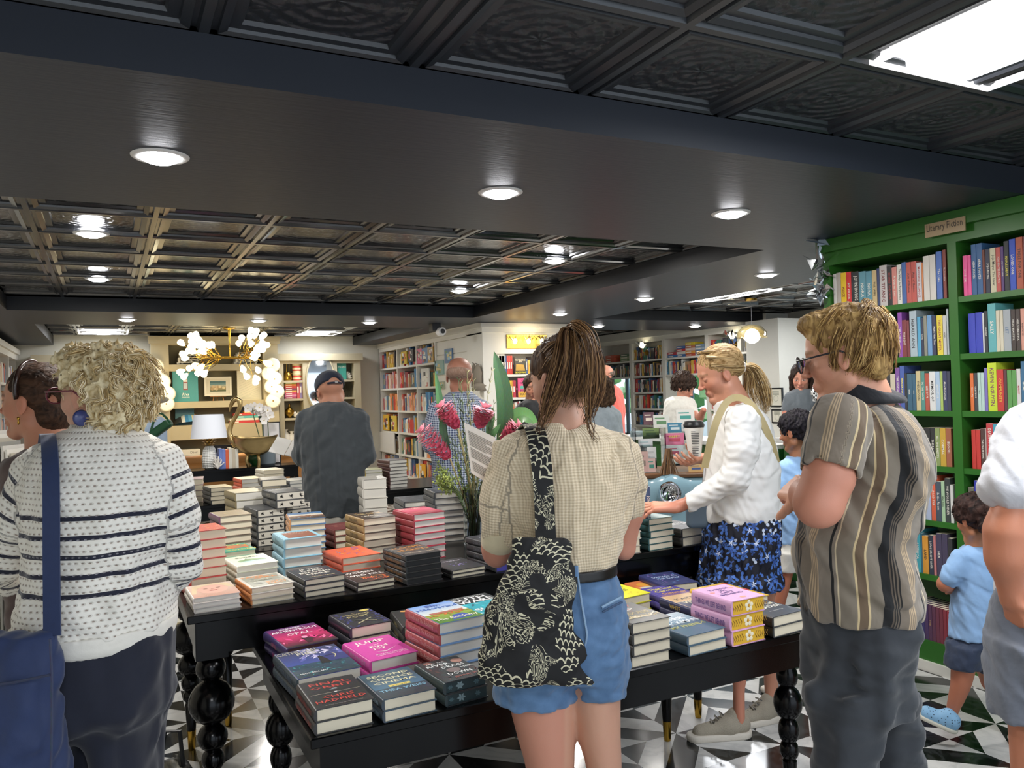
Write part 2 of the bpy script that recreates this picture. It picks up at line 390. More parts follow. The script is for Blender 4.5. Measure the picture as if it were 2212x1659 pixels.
def book_mesh(w,l,t,cov,spine,pages=None,design=None,stext=None,scol='#e8e4d8',pb=False,s2=None):
    key=(round(w,3),round(l,3),round(t,3),cov,spine,pages,str(design),stext,scol,pb,s2)
    if key in _bm: return _bm[key]
    b=.0022; r=min(.008,t*.22) if not pb else .001; mb=MB()
    # case: bottom board, top board, rounded spine as one profile extruded along y
    pr=[(w,0),(0,0)]+[(-r*sin(pi*k/6),t*(1-cos(pi*k/6))/2) for k in range(1,6)]+[(0,t),(w,t),(w,t-b),(b,t-b),(b,b),(w,b)]
    n=len(pr); V=[(x,-l/2,z) for x,z in pr]+[(x,l/2,z) for x,z in pr]
    cs=[]; F_=[]
    for i in range(n):
        j=(i+1)%n; F_.append((i,i+n,j+n,j)[::-1]); cs.append(col(spine) if 1<=i<=6 else col(cov))
    # end caps as quads
    for off,fl in((0,0),(n,1)):
        for q in ((0,1,n-2+0,n-1),):pass
        top=[7,8,9,10]; bot=[0,1,11,12]
        for q in (top,bot):
            q=[a+off for a in q]; F_.append(q if fl else q[::-1]); cs.append(col(cov))
        sp=[a+off for a in ([1,2,3,4,5,6,7,10,11])]; F_.append(sp if fl else sp[::-1]); cs.append(col(spine))
    mb.add(V,F_,cs)
    e=.0003
    if design:
        mb.quad((0.002,-l/2,t+e/2),(w,-l/2,t+e/2),(w,l/2,t+e/2),(.002,l/2,t+e/2),cov)
        for k,d in enumerate(design):
            z=t+e*(1+.4*k); X=lambda a:.002+a*(w-.002); Y=lambda a:-l/2+a*l
            if d[0]=='r': mb.quad((X(d[1]),Y(d[2]),z),(X(d[3]),Y(d[2]),z),(X(d[3]),Y(d[4]),z),(X(d[1]),Y(d[4]),z),d[5])
            elif d[0]=='t': mb.text(d[1],(X(d[2]),Y(d[3]),z),(1,0,0),(0,1,0),d[4]*l*1.12,d[5],min(.94,d[6]*1.1)*w if len(d)>6 else w*.9,fill=True)
            elif d[0]=='o':
                m_=16; mb.add([(X(d[1]),Y(d[2]),z)]+[(X(d[1])+d[3]*w*cos(2*pi*q/m_),Y(d[2])+d[4]*l*sin(2*pi*q/m_),z) for q in range(m_)],[(0,q+1,(q+1)%m_+1) for q in range(m_)],d[5])
            elif d[0]=='p': mb.add([(X(a),Y(c),z) for a,c in d[1]],[tuple(range(len(d[1])))],d[2])
            elif d[0]=='s':   # scattered strokes: seed,count,x0,y0,x1,y1,colours,size
                rr=random.Random(d[1])
                for q in range(d[2]):
                    x,y,a,sz=rr.uniform(d[3],d[5]),rr.uniform(d[4],d[6]),rr.uniform(0,pi),rr.uniform(.4,1)*d[8]
                    dx,dy=cos(a)*sz*w,sin(a)*sz*w; ex,ey=-dy*.3,dx*.3; x,y=X(x),Y(y); zz=z+.00002*(q%8)
                    P=[(x-dx,y-dy,zz),(x+ex,y+ey,zz),(x+dx,y+dy,zz),(x-ex,y-ey,zz)]
                    P=[(min(max(p[0],.003),w),min(max(p[1],-l/2),l/2),p[2]) for p in P]; mb.add(P,[(0,1,2,3)][::1],rr.choice(d[7]))
            elif d[0]=='g':   # vertical blend bands y0,y1,c0,c1
                nb=8
                for q in range(nb):
                    f0,f1=q/nb,(q+1)/nb; cc=tuple(np.array(col(d[3]))*(1-f0)+np.array(col(d[4]))*f0)
                    mb.quad((X(0),Y(d[1]+(d[2]-d[1])*f0),z),(X(1),Y(d[1]+(d[2]-d[1])*f0),z),(X(1),Y(d[1]+(d[2]-d[1])*f1),z),(X(0),Y(d[1]+(d[2]-d[1])*f1),z),cc)
    if s2: 
        y0,y1,cc=s2
        mb.quad((-r-e,-l/2+y0*l,t*.06),(-r-e,-l/2+y1*l,t*.06),(-r-e,-l/2+y1*l,t*.94),(-r-e,-l/2+y0*l,t*.94),cc) if True else 0
    if stext: mb.text(stext,(-r-2*e,0,t*.28),(0,-1,0),(0,0,1),t*.44,scol,l*.78)
    me=mb.build('book',M_cov if not pb else M_covm,smooth=math.radians(35)); m1=me.data; bpy.data.objects.remove(me)
    g_=.0 if pb else .004
    pg=MB(); pg.bbox(b+.001,-l/2+g_,b,w-g_,l/2-g_,t-b,.0004,(1,1,1))
    if pages=='deco': pass
    po=pg.build('page_block',pmat(pages)); m2=po.data; bpy.data.objects.remove(po)
    _bm[key]=(m1,m2); return _bm[key]
NBOOK=0
def book(ms,loc,rot,label,group=None):
    global NBOOK; NBOOK+=1
    o=link('book',ms[0],None,loc,rot); link('page_block',ms[1],o); tag(o,label,'book',group); return o
ORD=['first','second','third','fourth','fifth','sixth','seventh','eighth','ninth','tenth','eleventh','twelfth','thirteenth','fourteenth','fifteenth','sixteenth','seventeenth','eighteenth','nineteenth','twentieth','twenty-first','twenty-second','twenty-third','twenty-fourth']
def standing(U,x0,x1,z,top,c,label,stext=None,scol='#e8e4d8',depth=.15,inset=.02,pb=True,s2=None,group=None,lean=0):
    ms=book_mesh(depth,top-z,max(.006,x1-x0-.0012),c,c,None,None,stext,scol,pb,s2)
    r0={'-X':0,'-Y':pi/2}[U.face]
    # spine (-x) faces out, thickness runs to the right
    M=Matrix.Rotation(r0 if U.face=='-X' else -pi/2+pi,3,'Z') if False else None
    rot=(pi/2,0,0 if U.face=='-X' else pi/2)
    # after rotX the thickness goes along -y(local), i.e. to the viewer's right
    p=U.world(x0,inset,z+(top-z)/2+.0002)
    return book(ms,p,rot,label,group)
def zA(x,y): return 1700+.23146*x,420+.23146*y
def zB(x,y): return 1700+.23146*x,760+.23146*y
def zC(x,y): return 1612+.27125*x,1100+.27125*y
W,K='#ece8dc','#1a1a1a'
GREEN=[ (6,0,zA,[(430,460,745,'#d8d4d0'),(460,499,735,'#b9b0a8'),(500,550,735,'#f0c818','ALICE','#7a1a10'),(551,597,728,'#d8232a','MY KILLER'),(598,668,728,'#1d2226','JOHN IRVING HI'),(668,733,725,'#5f98a8','NORA'),(734,790,722,'#5a94a6','NORA'),(791,835,712,'#cdb583','THE WIFE',K),(836,860,695,'#2a3a6a'),(861,930,668,'#c9c2c0','STAR TITANIC','#7a2020'),(931,975,675,'#1b1a1e','SACRED THEOREM','#a83a38'),(976,1022,683,'#d98a80','A Quarter Less'),(1023,1067,660,'#e4e2da','The Ways to Forgiveness',K),(1068,1108,637,'#3f66a8'),(1109,1155,637,'#c8584e','Acts of Illusion',K),(1156,1203,630,'#c8584e','Acts of Illusion',K),(1206,1252,640,'#d8d4da','MARRIAGE ALLIANCE','#b04030'),(1253,1267,640,'#e08a50'),(1268,1324,580,'#dcd7cf'),(1326,1382,568,'#dcd7cf'),(1388,1440,538,'#4a72c0','The Lake'),(1448,1480,518,'#8a3a30','The Second Life')]),
(6,1,zA,[(1640,1678,575,'#f0559a','GOOD GIRL'),(1680,1714,570,'#f0559a'),(1715,1762,472,'#2b5f94','VERA MOYES'),(1764,1818,462,'#2b5f94','VERA MOYES'),(1820,1843,520,'#7a3a28'),(1845,1888,515,'#1c2340','JOJO MOYES'),(1890,1944,505,'#d7cfae','Jojo Moyes The Giver',K),(1946,1988,497,'#c8564e','JOJO MOYES After You'),(1990,2018,488,'#5a3a78','JOJO MOYES Still Me'),(2020,2066,440,'#22252b','PEOPLE LIKE US','#f0e040'),(2070,2128,422,'#2f52c0','LOVED ONE'),(2131,2196,405,'#b8583a','TABLE FOR ONE','#3a1a10'),(2198,2250,395,'#7a3a3a'),(2252,2300,400,'#c8b890'),(2302,2350,390,'#3a5a8a')]),
(5,0,zA,[(850,900,1130,'#2e4a52'),(901,940,1135,'#3a5a5a'),(941,984,1190,'#3c6a3a','CLARE'),(986,1024,1190,'#3c6a3a','CLARE'),(1030,1070,1105,'#8a3fa8','THE LODGE'),(1072,1112,1175,'#7c2a30','TONIGHT'),(1114,1138,1178,'#7c2a30'),(1140,1206,1090,'#a8b8c2','HERALD ANN',K),(1213,1245,1145,'#4aa0c8'),(1246,1270,1155,'#1c2a4a','DAY IN'),(1271,1302,1135,'#8a8a7c'),(1305,1348,1130,'#6a9ac8'),(1350,1387,1135,'#20264a','Maybe Next Time'),(1395,1448,1130,'#e8d23a','THE GREAT MISTER','#a02a50'),(1451,1483,1132,'#c9c9c6','HEAD',K),(1485,1503,1070,'#b8c4c8')]),
(5,1,zA,[(1690,1754,1115,'#2638b8'),(1756,1820,1105,'#2638b8'),(1821,1837,1108,'#dddddd'),(1838,1868,1090,'#202428','AN EVENT'),(1870,1945,1022,'#5fb0b4','SALLY'),(1948,1980,1085,'#d8d0b8'),(1982,2014,1083,'#d8d0b8'),(2016,2084,1078,'#a8aeb2','LET','#5a7a9a'),(2088,2129,1075,'#3a2a24','HELLO BEAUTIFUL'),(2131,2174,1072,'#3a2a24','HELLO BEAUTIFUL'),(2177,2215,1068,'#d99a88','ANN PATCH',K),(2217,2270,1065,'#5a7a5a'),(2272,2330,1060,'#c05a4a')]),
(4,0,zB,[(900,960,210,'#20242a'),(962,1008,206,'#c8bfa8'),(1010,1050,148,'#7a4a9a','THE MOTHERLOAD'),(1051,1092,132,'#3f5aa8','FRASIER MAYES','#f0e060'),(1093,1117,200,'#1a1d20'),(1118,1165,205,'#2a5a74','one'),(1166,1199,205,'#2a5a74','one'),(1200,1244,180,'#c8b88a','THE LINCOLN',K),(1245,1283,182,'#4a8a80','TO THE WAVES'),(1284,1324,200,'#b04a34','LIFE OF PI'),(1325,1381,185,'#dcdcda','MEMOIR OF',K),(1382,1424,185,'#a9c0d8','ABOUT US'),(1425,1450,182,'#a8c060'),(1451,1490,180,'#28305a','Alice McDermott'),(1491,1521,182,'#2a2f4a')]),
(4,1,zB,[(1705,1739,200,'#e0702c','Celeste Ng'),(1741,1774,198,'#30343a','CELESTE NG'),(1776,1806,195,'#b8d4cc','Gary','#2a5a5a'),(1807,1838,195,'#b8d4cc'),(1839,1867,152,'#7a6ab8'),(1868,1952,105,'#c8dc1e','KEVIN NGUYEN','#7a2a5a'),(1955,2018,165,'#c82a20','COMMUNITY','#f0c040'),(2020,2050,168,'#5a2430'),(2052,2094,172,'#5a9a4a'),(2096,2139,172,'#5a9a4a'),(2140,2178,160,'#d8d4d0','MARKET','#c03030'),(2180,2230,90,'#2f6a90','WORD')]),
(3,0,zB,[(1230,1281,712,'#25262a'),(1283,1334,710,'#141414','THE ROAD'),(1336,1379,710,'#141414','THE ROAD'),(1380,1424,712,'#8a9a5a','ALL THE PRETTY'),(1425,1479,712,'#c8a028','CORMAC'),(1480,1531,715,'#a05a38','BLOOD')]),
(3,1,zB,[(1720,1759,728,'#c8281e'),(1761,1802,730,'#c8281e'),(1805,1844,715,'#4a2a22','THE PIRATE WIFE'),(1846,1857,710,'#b8a8a0'),(1858,1920,668,'#c03038','DEATH OF THE AUTHOR'),(1921,1978,675,'#3aa0b8'),(1980,2030,680,'#8a2a2a'),(2032,2080,690,'#d8b040')]),
(2,0,zB,[(1110,1144,1320,'#b84a3a'),(1146,1214,1200,'#e0d2b4','HAWAII','#8a4a10'),(1216,1288,1200,'#c8ccd0','ALASKA','#30506a'),(1290,1338,1205,'#b8c4e0'),(1340,1382,1155,'#e0603a','ROAD TRIP'),(1384,1434,1210,'#3a4a5a','In the Room'),(1436,1469,1205,'#a8c8a0','After Annie',K),(1471,1519,1178,'#26302e','WE WOULD NEVER'),(1521,1550,1240,'#d8d8d4')]),
(2,1,zB,[(1690,1743,1262,'#6a6a5a'),(1745,1800,1200,'#2430a8','bel'),(1802,1860,1215,'#2430a8','bel'),(1862,1920,1225,'#202a70')]),
(1,0,zC,[(1225,1252,170,'#26504a'),(1253,1290,170,'#1c2420','I KILLED THE KING','#d8c050'),(1291,1333,172,'#1c2420','I KILLED THE KING','#d8c050'),(1335,1384,155,'#38a8b8','AMERICA'),(1386,1399,190,'#2a6a80'),(1400,1446,210,'#e09a28','LAND',K),(1450,1486,205,'#1d2a40','LONG BRIGHT RIVER'),(1488,1508,210,'#c87a7a'),(1510,1554,190,'#3a3050','HEX'),(1556,1600,195,'#3a3050'),(1602,1640,230,'#1a1c20')]),
(0,0,zC,[(1275,1328,760,'#2a4a50')]+[(1330+i*29.5,1330+i*29.5+28,720+i*10,['#1c2038','#2a2a60','#34286a','#46265e','#55264e','#5f2648','#6e2440','#7a2238','#8a2034','#9a1e30','#a81e2e'][i],['','KATE MORTON','','','TONI','','','','','','BELOVED'][i],'#d8b070') for i in range(11)])]
for sh,bay,zf,row in GREEN:
    z=gz[sh]; xs_=gx[bay]+.05; n=0
    for r in row:
        x0,x1,ty,c=r[:4]; a=G.px(*zf(x0,ty),.02); b=G.px(*zf(x1,ty),.02)
        X0,X1=max(a[0],xs_+.002),min(b[0],gx[bay+1]-.001)
        if X1-X0<.006: continue
        top=min(max(a[2],z+.15),z+.262); n+=1
        standing(G,X0,X1,z,top,c,'%s spine, %s from left, %s shelf down, %s bay of green bookcase'%(cname(c),ORD[n-1],ORD[6-sh],['left','right'][bay]),r[4] if len(r)>4 else None,r[5] if len(r)>5 else W,group='books standing on the green bookcase')
# ---------------- display tables ----------------
def bulb(z0,z1,r,neck):
    n=8; return [(neck+(r-neck)*sin(pi*(k+.0)/n)**.62,z0+(z1-z0)*k/n) for k in range(n+1)]
M_brass=plain('brass','#b8923c',.25,1.)
def leg(parent,x,y,zt,blk,s,seq,bh=.16):
    mb=MB().box(x-blk/2,y-blk/2,zt-bh,x+blk/2,y+blk/2,zt)
    z=zt-bh; pr=[(.03,z)]
    for r,h in seq: pr+=bulb(z,z-h,r,.024)[1:]; z-=h
    pr+=[(.02,z-.002),(.026,z-.01),(.019,.085)]
    mb.lathe(pr[::-1],(x,y,0),28,m=0)
    o=mb.build('leg',M_blk,parent,smooth=SM)
    MB().lathe([(.014,0),(.016,.01),(.02,.09)],(x,y,0),20).build('brass_foot',M_brass,o,smooth=SM)
def table(x0,y0,x1,y1,zt,lab,legs,seq,blk=.1,ap=.13,bh=.16,th=.028):
    t=empty('display_table'); tag(t,lab,'table')
    MB().bbox(x0,y0,zt-th,x1,y1,zt,.003).build('tabletop',M_blk,t)
    i=.03; a=MB()
    for q in ((x0+i,y0+i,x1-i,y0+i+.02),(x0+i,y1-i-.02,x1-i,y1-i),(x0+i,y0+i+.02,x0+i+.02,y1-i-.02),(x1-i-.02,y0+i+.02,x1-i,y1-i-.02)): a.box(q[0],q[1],zt-ap,q[2],q[3],zt-th)
    a.build('apron',M_blk,t)
    for lx,ly in legs: leg(t,lx,ly,zt-th,blk,1,seq,bh-th)
    return t
Z1,Z2,Z3=.70,.85,.75
SEQA=[(.052,.088),(.08,.158),(.053,.092),(.04,.07),(.034,.05)]; SEQB=[(.039,.078),(.052,.12),(.038,.084),(.034,.06)]
table(.459,2.15,2.31,3.10,Z1,'lower black display table with bobbin legs at the front, tucked under the taller one',[(.53,2.24),(.53,2.98),(2.235,2.24),(2.235,2.98)],SEQB,.075,.135,.145)
table(.233,3.02,2.60,4.10,Z2,'taller black display table with bobbin legs behind the low front table',[(.315,3.11),(.315,4.0),(2.52,3.11),(2.52,4.0)],SEQA,.11,.15,.17)
table(.42,4.12,2.2,4.74,Z2,'narrow black display table directly behind the tall one, under boxed sets',[(.5,4.2),(.5,4.66),(2.12,4.2),(2.12,4.66)],SEQB,.08)
table(.35,6.95,1.75,7.75,Z3,'black display table further back, left of the man in the cap',[(.43,7.05),(.43,7.65),(1.67,7.05),(1.67,7.65)],SEQB,.08)
table(2.0,6.95,2.95,7.75,Z3,'small black display table further back, right of the man in the cap',[(2.08,7.05),(2.08,7.65),(2.87,7.05),(2.87,7.65)],SEQB,.08)
# ---------------- stacks of books ----------------
def z8(x,y): return 380+x*.31646,960+y*.31646
def z9(x,y): return 560+x*.24414,1230+y*.24414
def z10(x,y): return 1300+x*.24414,1000+y*.24414
def z2(x,y): return 300+x*.24414,680+y*.24414
POS=['top','second','third','fourth','fifth','sixth','seventh','eighth','ninth','tenth']
STK=[]
def stack(zf,fl,fr,base,n,t,cov,spine,desc,design=None,stext=None,scol=W,pages=None,l=None,w=None,jit=.004,s2=None,edge=None):
    z=base+n*t; A=atz(*zf(*fl),z); B=atz(*zf(*fr),z); W_=np.hypot(*(B-A)[:2]); ang=math.atan2(B[1]-A[1],B[0]-A[0])
    ang=max(-.12,min(.12,ang)); w=w or min(max(W_,.135),.195 if 'stormy' in desc else .159 if base==Z2 else .178); l=l or w*(1.4 if base!=Z2 else 1.32)
    STK.append(dict(A=A,w=w,l=l,n=n,t=t,cov=cov,spine=spine,desc=desc,design=design,stext=stext,scol=scol,pages=pages,jit=jit,s2=s2,edge=edge,base=base,ang=ang,x=A[0],y=A[1]))
TBL=[(.0,.459,2.15,2.31,3.0,Z1),(0,.24,3.03,2.59,4.73,Z2),(0,.36,6.96,1.74,7.74,Z3),(0,2.01,6.96,2.94,7.74,Z3)]
def relax():
    def bb(s): 
        c,q=cos(s['ang']),abs(sin(s['ang'])); x0=s['x']-(q*s['l'] if s['ang']>0 else 0); y0=s['y']-(q*s['w'] if s['ang']<0 else 0)
        return [x0-.009,y0-.003,x0+s['w']*c+s['l']*q+.003,y0+s['l']*c+s['w']*q+.003]
    for it in range(120):
        for i,a in enumerate(STK):
            for b in STK[i+1:]:
                za0,za1=a['base'],a['base']+a['n']*a['t']; zb0,zb1=b['base'],b['base']+b['n']*b['t']
                if min(za1,zb1)-max(za0,zb0)<.004: continue
                p,q=bb(a),bb(b); ox=min(p[2],q[2])-max(p[0],q[0]); oy=min(p[3],q[3])-max(p[1],q[1])
                if ox<=0 or oy<=0: continue
                if ox*4<oy: d=(ox/2+.0005)*(1 if q[0]+q[2]>p[0]+p[2] else -1); a['x']-=d; b['x']+=d
                else:
                    d=(oy+.001)*(1 if q[1]+q[3]>p[1]+p[3] else -1)
                    if d>0: a['y']-=d*.25; b['y']+=d*.75
                    else: a['y']-=d*.75; b['y']+=d*.25
        for s in STK:
            if s['base'] not in (Z1,Z2,Z3): continue
            b=bb(s); cands=[T for T in TBL if T[5]==s['base']]
            T=min(cands,key=lambda T:abs((T[1]+T[3])/2-(b[0]+b[2])/2))
            s['x']+=max(0,T[1]-b[0])-max(0,b[2]-T[3]); s['y']+=max(0,T[2]-b[1])-max(0,b[3]-T[4])
def place_stacks():
    relax()
    for s in STK:
        if abs(s['x']-s['A'][0])+abs(s['y']-s['A'][1])>.05: print('MOVED %.2f %.2f  from %.2f %.2f w%.2f'%(s['x']-s['A'][0],s['y']-s['A'][1],s['A'][0],s['A'][1],s['w']),s['base'],s['desc'][:50])
    for s in STK:
        w,l,t,n,ang,desc=[s[k] for k in('w','l','t','n','ang','desc')]
        ca,sa=cos(ang),sin(ang); rr=random.Random(desc)
        m0=book_mesh(w,l,t,s['cov'],s['spine'],s['pages'],s['design'],s['stext'],s['scol'],False,s['s2']); m1=book_mesh(w,l,t,s['cov'],s['spine'],s['pages'],None,s['stext'],s['scol'],False,s['s2'])
        for k in range(n):
            j=s['jit']; dx,dy,da=(rr.uniform(-j,j),rr.uniform(-j,j),rr.uniform(-.02,.02)) if k else (0,0,0)
            lab=desc if n==1 else ('top '+desc if k==0 else '%s down, %s'%(POS[k],desc))
            o=book(m0 if k==0 else m1,(s['x']-sa*l/2+dx,s['y']+ca*l/2+dy,s['base']+(n-1-k)*t),(0,0,ang+da),lab,'stacked copies: '+desc)
            if s['edge']:
                mb=MB(); s['edge'](mb,w,l,t); mb.build('edge_print',paint(.9),o)
R_=lambda *a:('r',)+a
T_=lambda *a:('t',)+a
# --- front low table, left of the ponytailed woman
stack(z9,(505,1245),(1015,1140),Z1,2,.034,'#191a1d','#1a1314','black novel with red lettering, front left corner of low table',
 [T_('FINAL',.5,.80,.085,'#c8453a',.72),T_('ORBIT',.5,.655,.085,'#c8453a',.7),('o',.52,.60,.05,.03,'#9aa4aa'),('o',.5,.58,.09,.012,'#707a80'),R_(.05,.475,.95,.48,'#e8d8c8'),('o',.5,.478,.03,.012,'#ffffff'),T_('CHRIS',.5,.30,.08,'#d24a3e',.5),T_('HADFIELD',.5,.16,.085,'#d24a3e',.8),T_('author of the apollo murders',.5,.05,.02,'#b0a8a0',.6)],'HADFIELD FINAL ORBIT','#b8342a')
stack(z9,(1145,1165),(1610,1060),Z1,2,.032,'#2b4658','#1e2f40','dark blue novel with pale spaced lettering, front of low table',
 [('g',0,1,'#1c2c38','#34586e'),('g',.35,.8,'#3f6f8c','#25404f'),T_('SECOND',.5,.80,.075,'#e2dcae',.75),T_('CHANCE',.5,.66,.075,'#e2dcae',.75),T_('CINEMA',.5,.52,.075,'#e2dcae',.75),R_(.3,.37,.72,.44,'#e8d268'),T_('a novel',.5,.385,.03,'#6a5a20',.3),T_('THEA WEISS',.5,.22,.07,'#8cc4e0',.8)],'SECOND CHANCE CINEMA','#8aa0b0')
def floral(c1,c2):
    def e(mb,w,l,t):
        y=-l/2+.0034; zz=lambda a:.004+(t-.008)*a
        for k,(cx,r) in enumerate(((.35,.4),(.75,.3),(.12,.25))):
            for q in range(6):
                a=2*pi*q/6; x0=cx*w; dx,dz=cos(a)*r*t*1.1,sin(a)*r*t
                mb.add([(x0,y-.0008,t/2),(x0+dx*.5-dz*.25,y-.0008,t/2+dz*.5+dx*.25),(x0+dx,y-.0008,t/2+dz*.9),(x0+dx*.5+dz*.25,y-.0008,t/2+dz*.5-dx*.25)],[(0,1,2,3)],c1 if k==0 else c2)
    return e
stack(z9,(1620,1010),(1990,920),Z1,2,.035,'#1f2629','#1c3438','dark novel with smoky flower edges, beside the tote bag',
 [('s',3,60,.02,.02,.98,.98,['#2c3c40','#161a1c','#5a3a38','#344a50'],.12),('o',.85,.8,.13,.1,'#a87a6a'),('o',.2,.9,.1,.06,'#8a5a50'),T_('AND THE',.35,.83,.05,'#d8dcdc',.4),T_('RIVER',.35,.70,.085,'#e4e8e8',.5),T_('DRAGS',.62,.56,.085,'#e4e8e8',.5),T_('HER',.85,.44,.06,'#d8dcdc',.25),('o',.5,.42,.16,.1,'#7a6a68'),T_('DOWN',.55,.22,.10,'#eef0f0',.5),T_('JIHYUN YUN',.65,.08,.05,'#b05a50',.6)],None,pages='#25393d',edge=floral('#7d9398','#506a70'))
stack(z9,(340,975),(950,850),Z1,2,.036,'#39468a','#1c3442','large stormy purple and teal illustrated novel behind the black one',
 [('g',0,.45,'#1a3340','#2a4a60'),('g',.45,1,'#3d4f9a','#2c3048'),('s',5,46,.3,.5,.98,.98,['#b9b4e0','#8f8fd0','#dcd8f0','#5a62b0'],.13),('s',8,60,.02,.05,.98,.42,['#2f7a88','#1f5a6a','#163a48','#49a0a8'],.06),('p',[(.6,.55),(.78,.72),(1,.6),(1,.4),(.55,.4)],'#2a3476'),('p',[(.52,.36),(.55,.62),(.6,.66),(.66,.5),(.68,.36)],'#14161c'),R_(.58,.60,.86,.615,'#14161c'),('p',[(.8,.72),(.86,.6),(.78,.48),(.84,.6)],'#d8d0a0'),T_('CATHEDRAL',.33,.86,.10,'#a8a49a',.62),T_('FIRE',.45,.76,.09,'#c8c4b8',.3),T_('NICO BELLAMY',.3,.10,.035,'#e8e8e8',.4)],'CATHEDRAL FIRE','#6a7a90',pages='w')
stack(z9,(250,690),(690,575),Z1,2,.036,'#3a1c5e','#31205c','purple and magenta novel at the back left of low table',
 [('g',0,.5,'#1e1018','#d0246a'),('g',.5,1,'#c8286a','#2c1a60'),('s',11,30,.0,.2,1,.6,['#e8408a','#a01850','#f070a0','#701038'],.16),T_('JENNIFER L.',.5,.86,.06,'#f0ecf4',.5),T_('ARMENTROUT',.5,.75,.085,'#f0ecf4',.86),T_('OPAL',.5,.55,.10,'#f4e8ee',.45),('p',[(.45,.1),(.42,.34),(.5,.42),(.56,.36),(.66,.22),(.6,.24),(.55,.1)],'#3a1020'),('o',.5,.38,.06,.05,'#ff9ac0')],'OPAL','#d04080',pages='#4a2c2a')
stack(z9,(820,535),(1180,465),Z1,3,.037,'#15161f','#1a1b2a','navy novel with gold lettering and blue flourishes, back of low table',
 [('s',21,40,.0,.0,.22,.9,['#2b2c66','#3a3c80','#20214a'],.09),('s',22,40,.78,.0,1,.9,['#2b2c66','#3a3c80','#20214a'],.09),('o',.82,.92,.13,.055,'#d2bf62'),T_('THE',.5,.82,.03,'#b0a070',.1),T_('OTHERWHERE',.5,.71,.06,'#b8aa7a',.62),T_('POST',.5,.55,.10,'#b8aa7a',.5),('p',[(.25,.2),(.7,.42),(.72,.4),(.28,.17)],'#a8a080'),('p',[(.75,.2),(.3,.42),(.28,.4),(.72,.17)],'#8a8468')])
stack(z9,(1040,800),(1445,705),Z1,2,.036,'#d13fa3','#cf3c9e','hot pink novel with white lettering, middle of low table',
 [T_('oprah book club pick',.5,.93,.025,'#e070b8',.6),T_('JUMP',.46,.72,.12,'#f4e8dc',.6),T_('and',.5,.65,.035,'#f4e8dc',.1),T_('Find',.5,.52,.09,'#f4e8dc',.34),T_('Joy',.45,.40,.09,'#f4e8dc',.26),('p',[(.3,.33),(.5,.3),(.8,.42),(.5,.27)],'#f0d8e4'),T_('EMBRACING CHANGE IN',.55,.18,.03,'#f4e0ec',.6),T_('EVERY SEASON OF LIFE',.55,.12,.03,'#f4e0ec',.6)],'JUMP AND FIND JOY','#b88ab0',pages='w')
stack(z9,(1345,540),(1560,520),Z1,3,.034,'#1a1b1b','#1c1c1a','dark novel with a gold seal, tucked behind the coloured landscape one',[('o',.3,.90,.14,.05,'#c8904a')],'SONG','#a89a70',w=.155)
stack(z9,(1490,485),(1880,400),Z1,5,.035,'#7fa8d8','#b04c50','bright landscape novel with red spine beside the tote bag',
 [('g',.45,1,'#d8e0dc','#5a90dc'),('g',0,.45,'#5a8a28','#9ab040'),('p',[(0,.0),(0,.22),(.5,.12),(1,.3),(1,0)],'#4f7f22'),('p',[(.35,.05),(.5,.28),(.75,.3),(.85,.08)],'#2c50a8'),('s',31,24,.05,.33,.5,.46,['#c85a20','#e07a30','#a84a20'],.08),('s',32,24,.55,.36,.98,.52,['#b8702c','#c85a20','#8a5a30'],.08),R_(.15,.44,.9,.52,'#b06a58'),('p',[(.48,.52),(.52,.64),(.56,.52)],'#d8e0e4'),T_('Elin',.5,.84,.09,'#3a5ab0',.3),T_('Hilderbrand',.5,.70,.095,'#2f6ac0',.82),T_('The Academy',.5,.07,.10,'#f4f0d8',.85)],'Hilderbrand The Academy','#e0a8a0',pages='w')
stack(z9,(1925,425),(2330,335),Z1,4,.034,'#2aa0b0','#1c2a30','teal and black novel with huge white lettering, behind the tote bag',
 [R_(0,.6,1,1,'#20262a'),('s',41,26,.0,.0,1,.55,['#38c0cc','#1f8a98','#e8f4f4','#2a6a78'],.13),T_('THE WOMAN IN',.5,.93,.035,'#c8c8c8',.6),T_('RUTH',.45,.76,.13,'#f0f0f0',.75),T_('WARE',.5,.60,.13,'#f0f0f0',.75),T_('SUITE',.5,.14,.13,'#f0f0f0',.7)],None)
stack(z9,(2030,850),(2400,780),Z1,1,.034,'#1d1716','#2a1c18','dark brown novel lying flat right behind the tote bag',[T_('LOVE',.5,.8,.1,'#a86a3a',.5)])
# --- front low table, right of the ponytailed woman
stack(z10,(390,1475),(735,1405),Z1,4,.036,'#2b2b2b','#1d1b18','black novel with gold and red lettering, right front of low table',
 [('s',51,16,.0,.55,.7,.98,['#8a2420','#a02c26'],.12),('p',[(0,.2),(.3,.3),(.7,.25),(1,.4),(.7,.2),(.3,.22)],'#d8d0c0'),T_('MIGHTY',.45,.80,.09,'#c0302c',.6),T_('RED',.42,.62,.12,'#e8e4dc',.5),('o',.14,.5,.1,.05,'#4a5a70'),T_('LOUISE',.55,.38,.11,'#b09a58',.6),T_('ERDRICH',.55,.20,.11,'#b09a58',.75)],'ERDRICH','#b8a068')
stack(z10,(785,1530),(1115,1450),Z1,2,.034,'#3e5f74','#2c4a5e','slate blue novel with yellow board edges, right front of low table',
 [('g',.55,1,'#5a7f96','#8a9aa8'),('s',61,14,.1,.75,.9,.98,['#c8a898','#a8b8c4'],.1),T_('FREDRIK',.45,.68,.10,'#e8eef0',.7),T_('BACKMAN',.5,.50,.12,'#e4e8ea',.85),T_('MY FRIENDS',.5,.33,.09,'#b8b86a',.8)],None,pages=None)
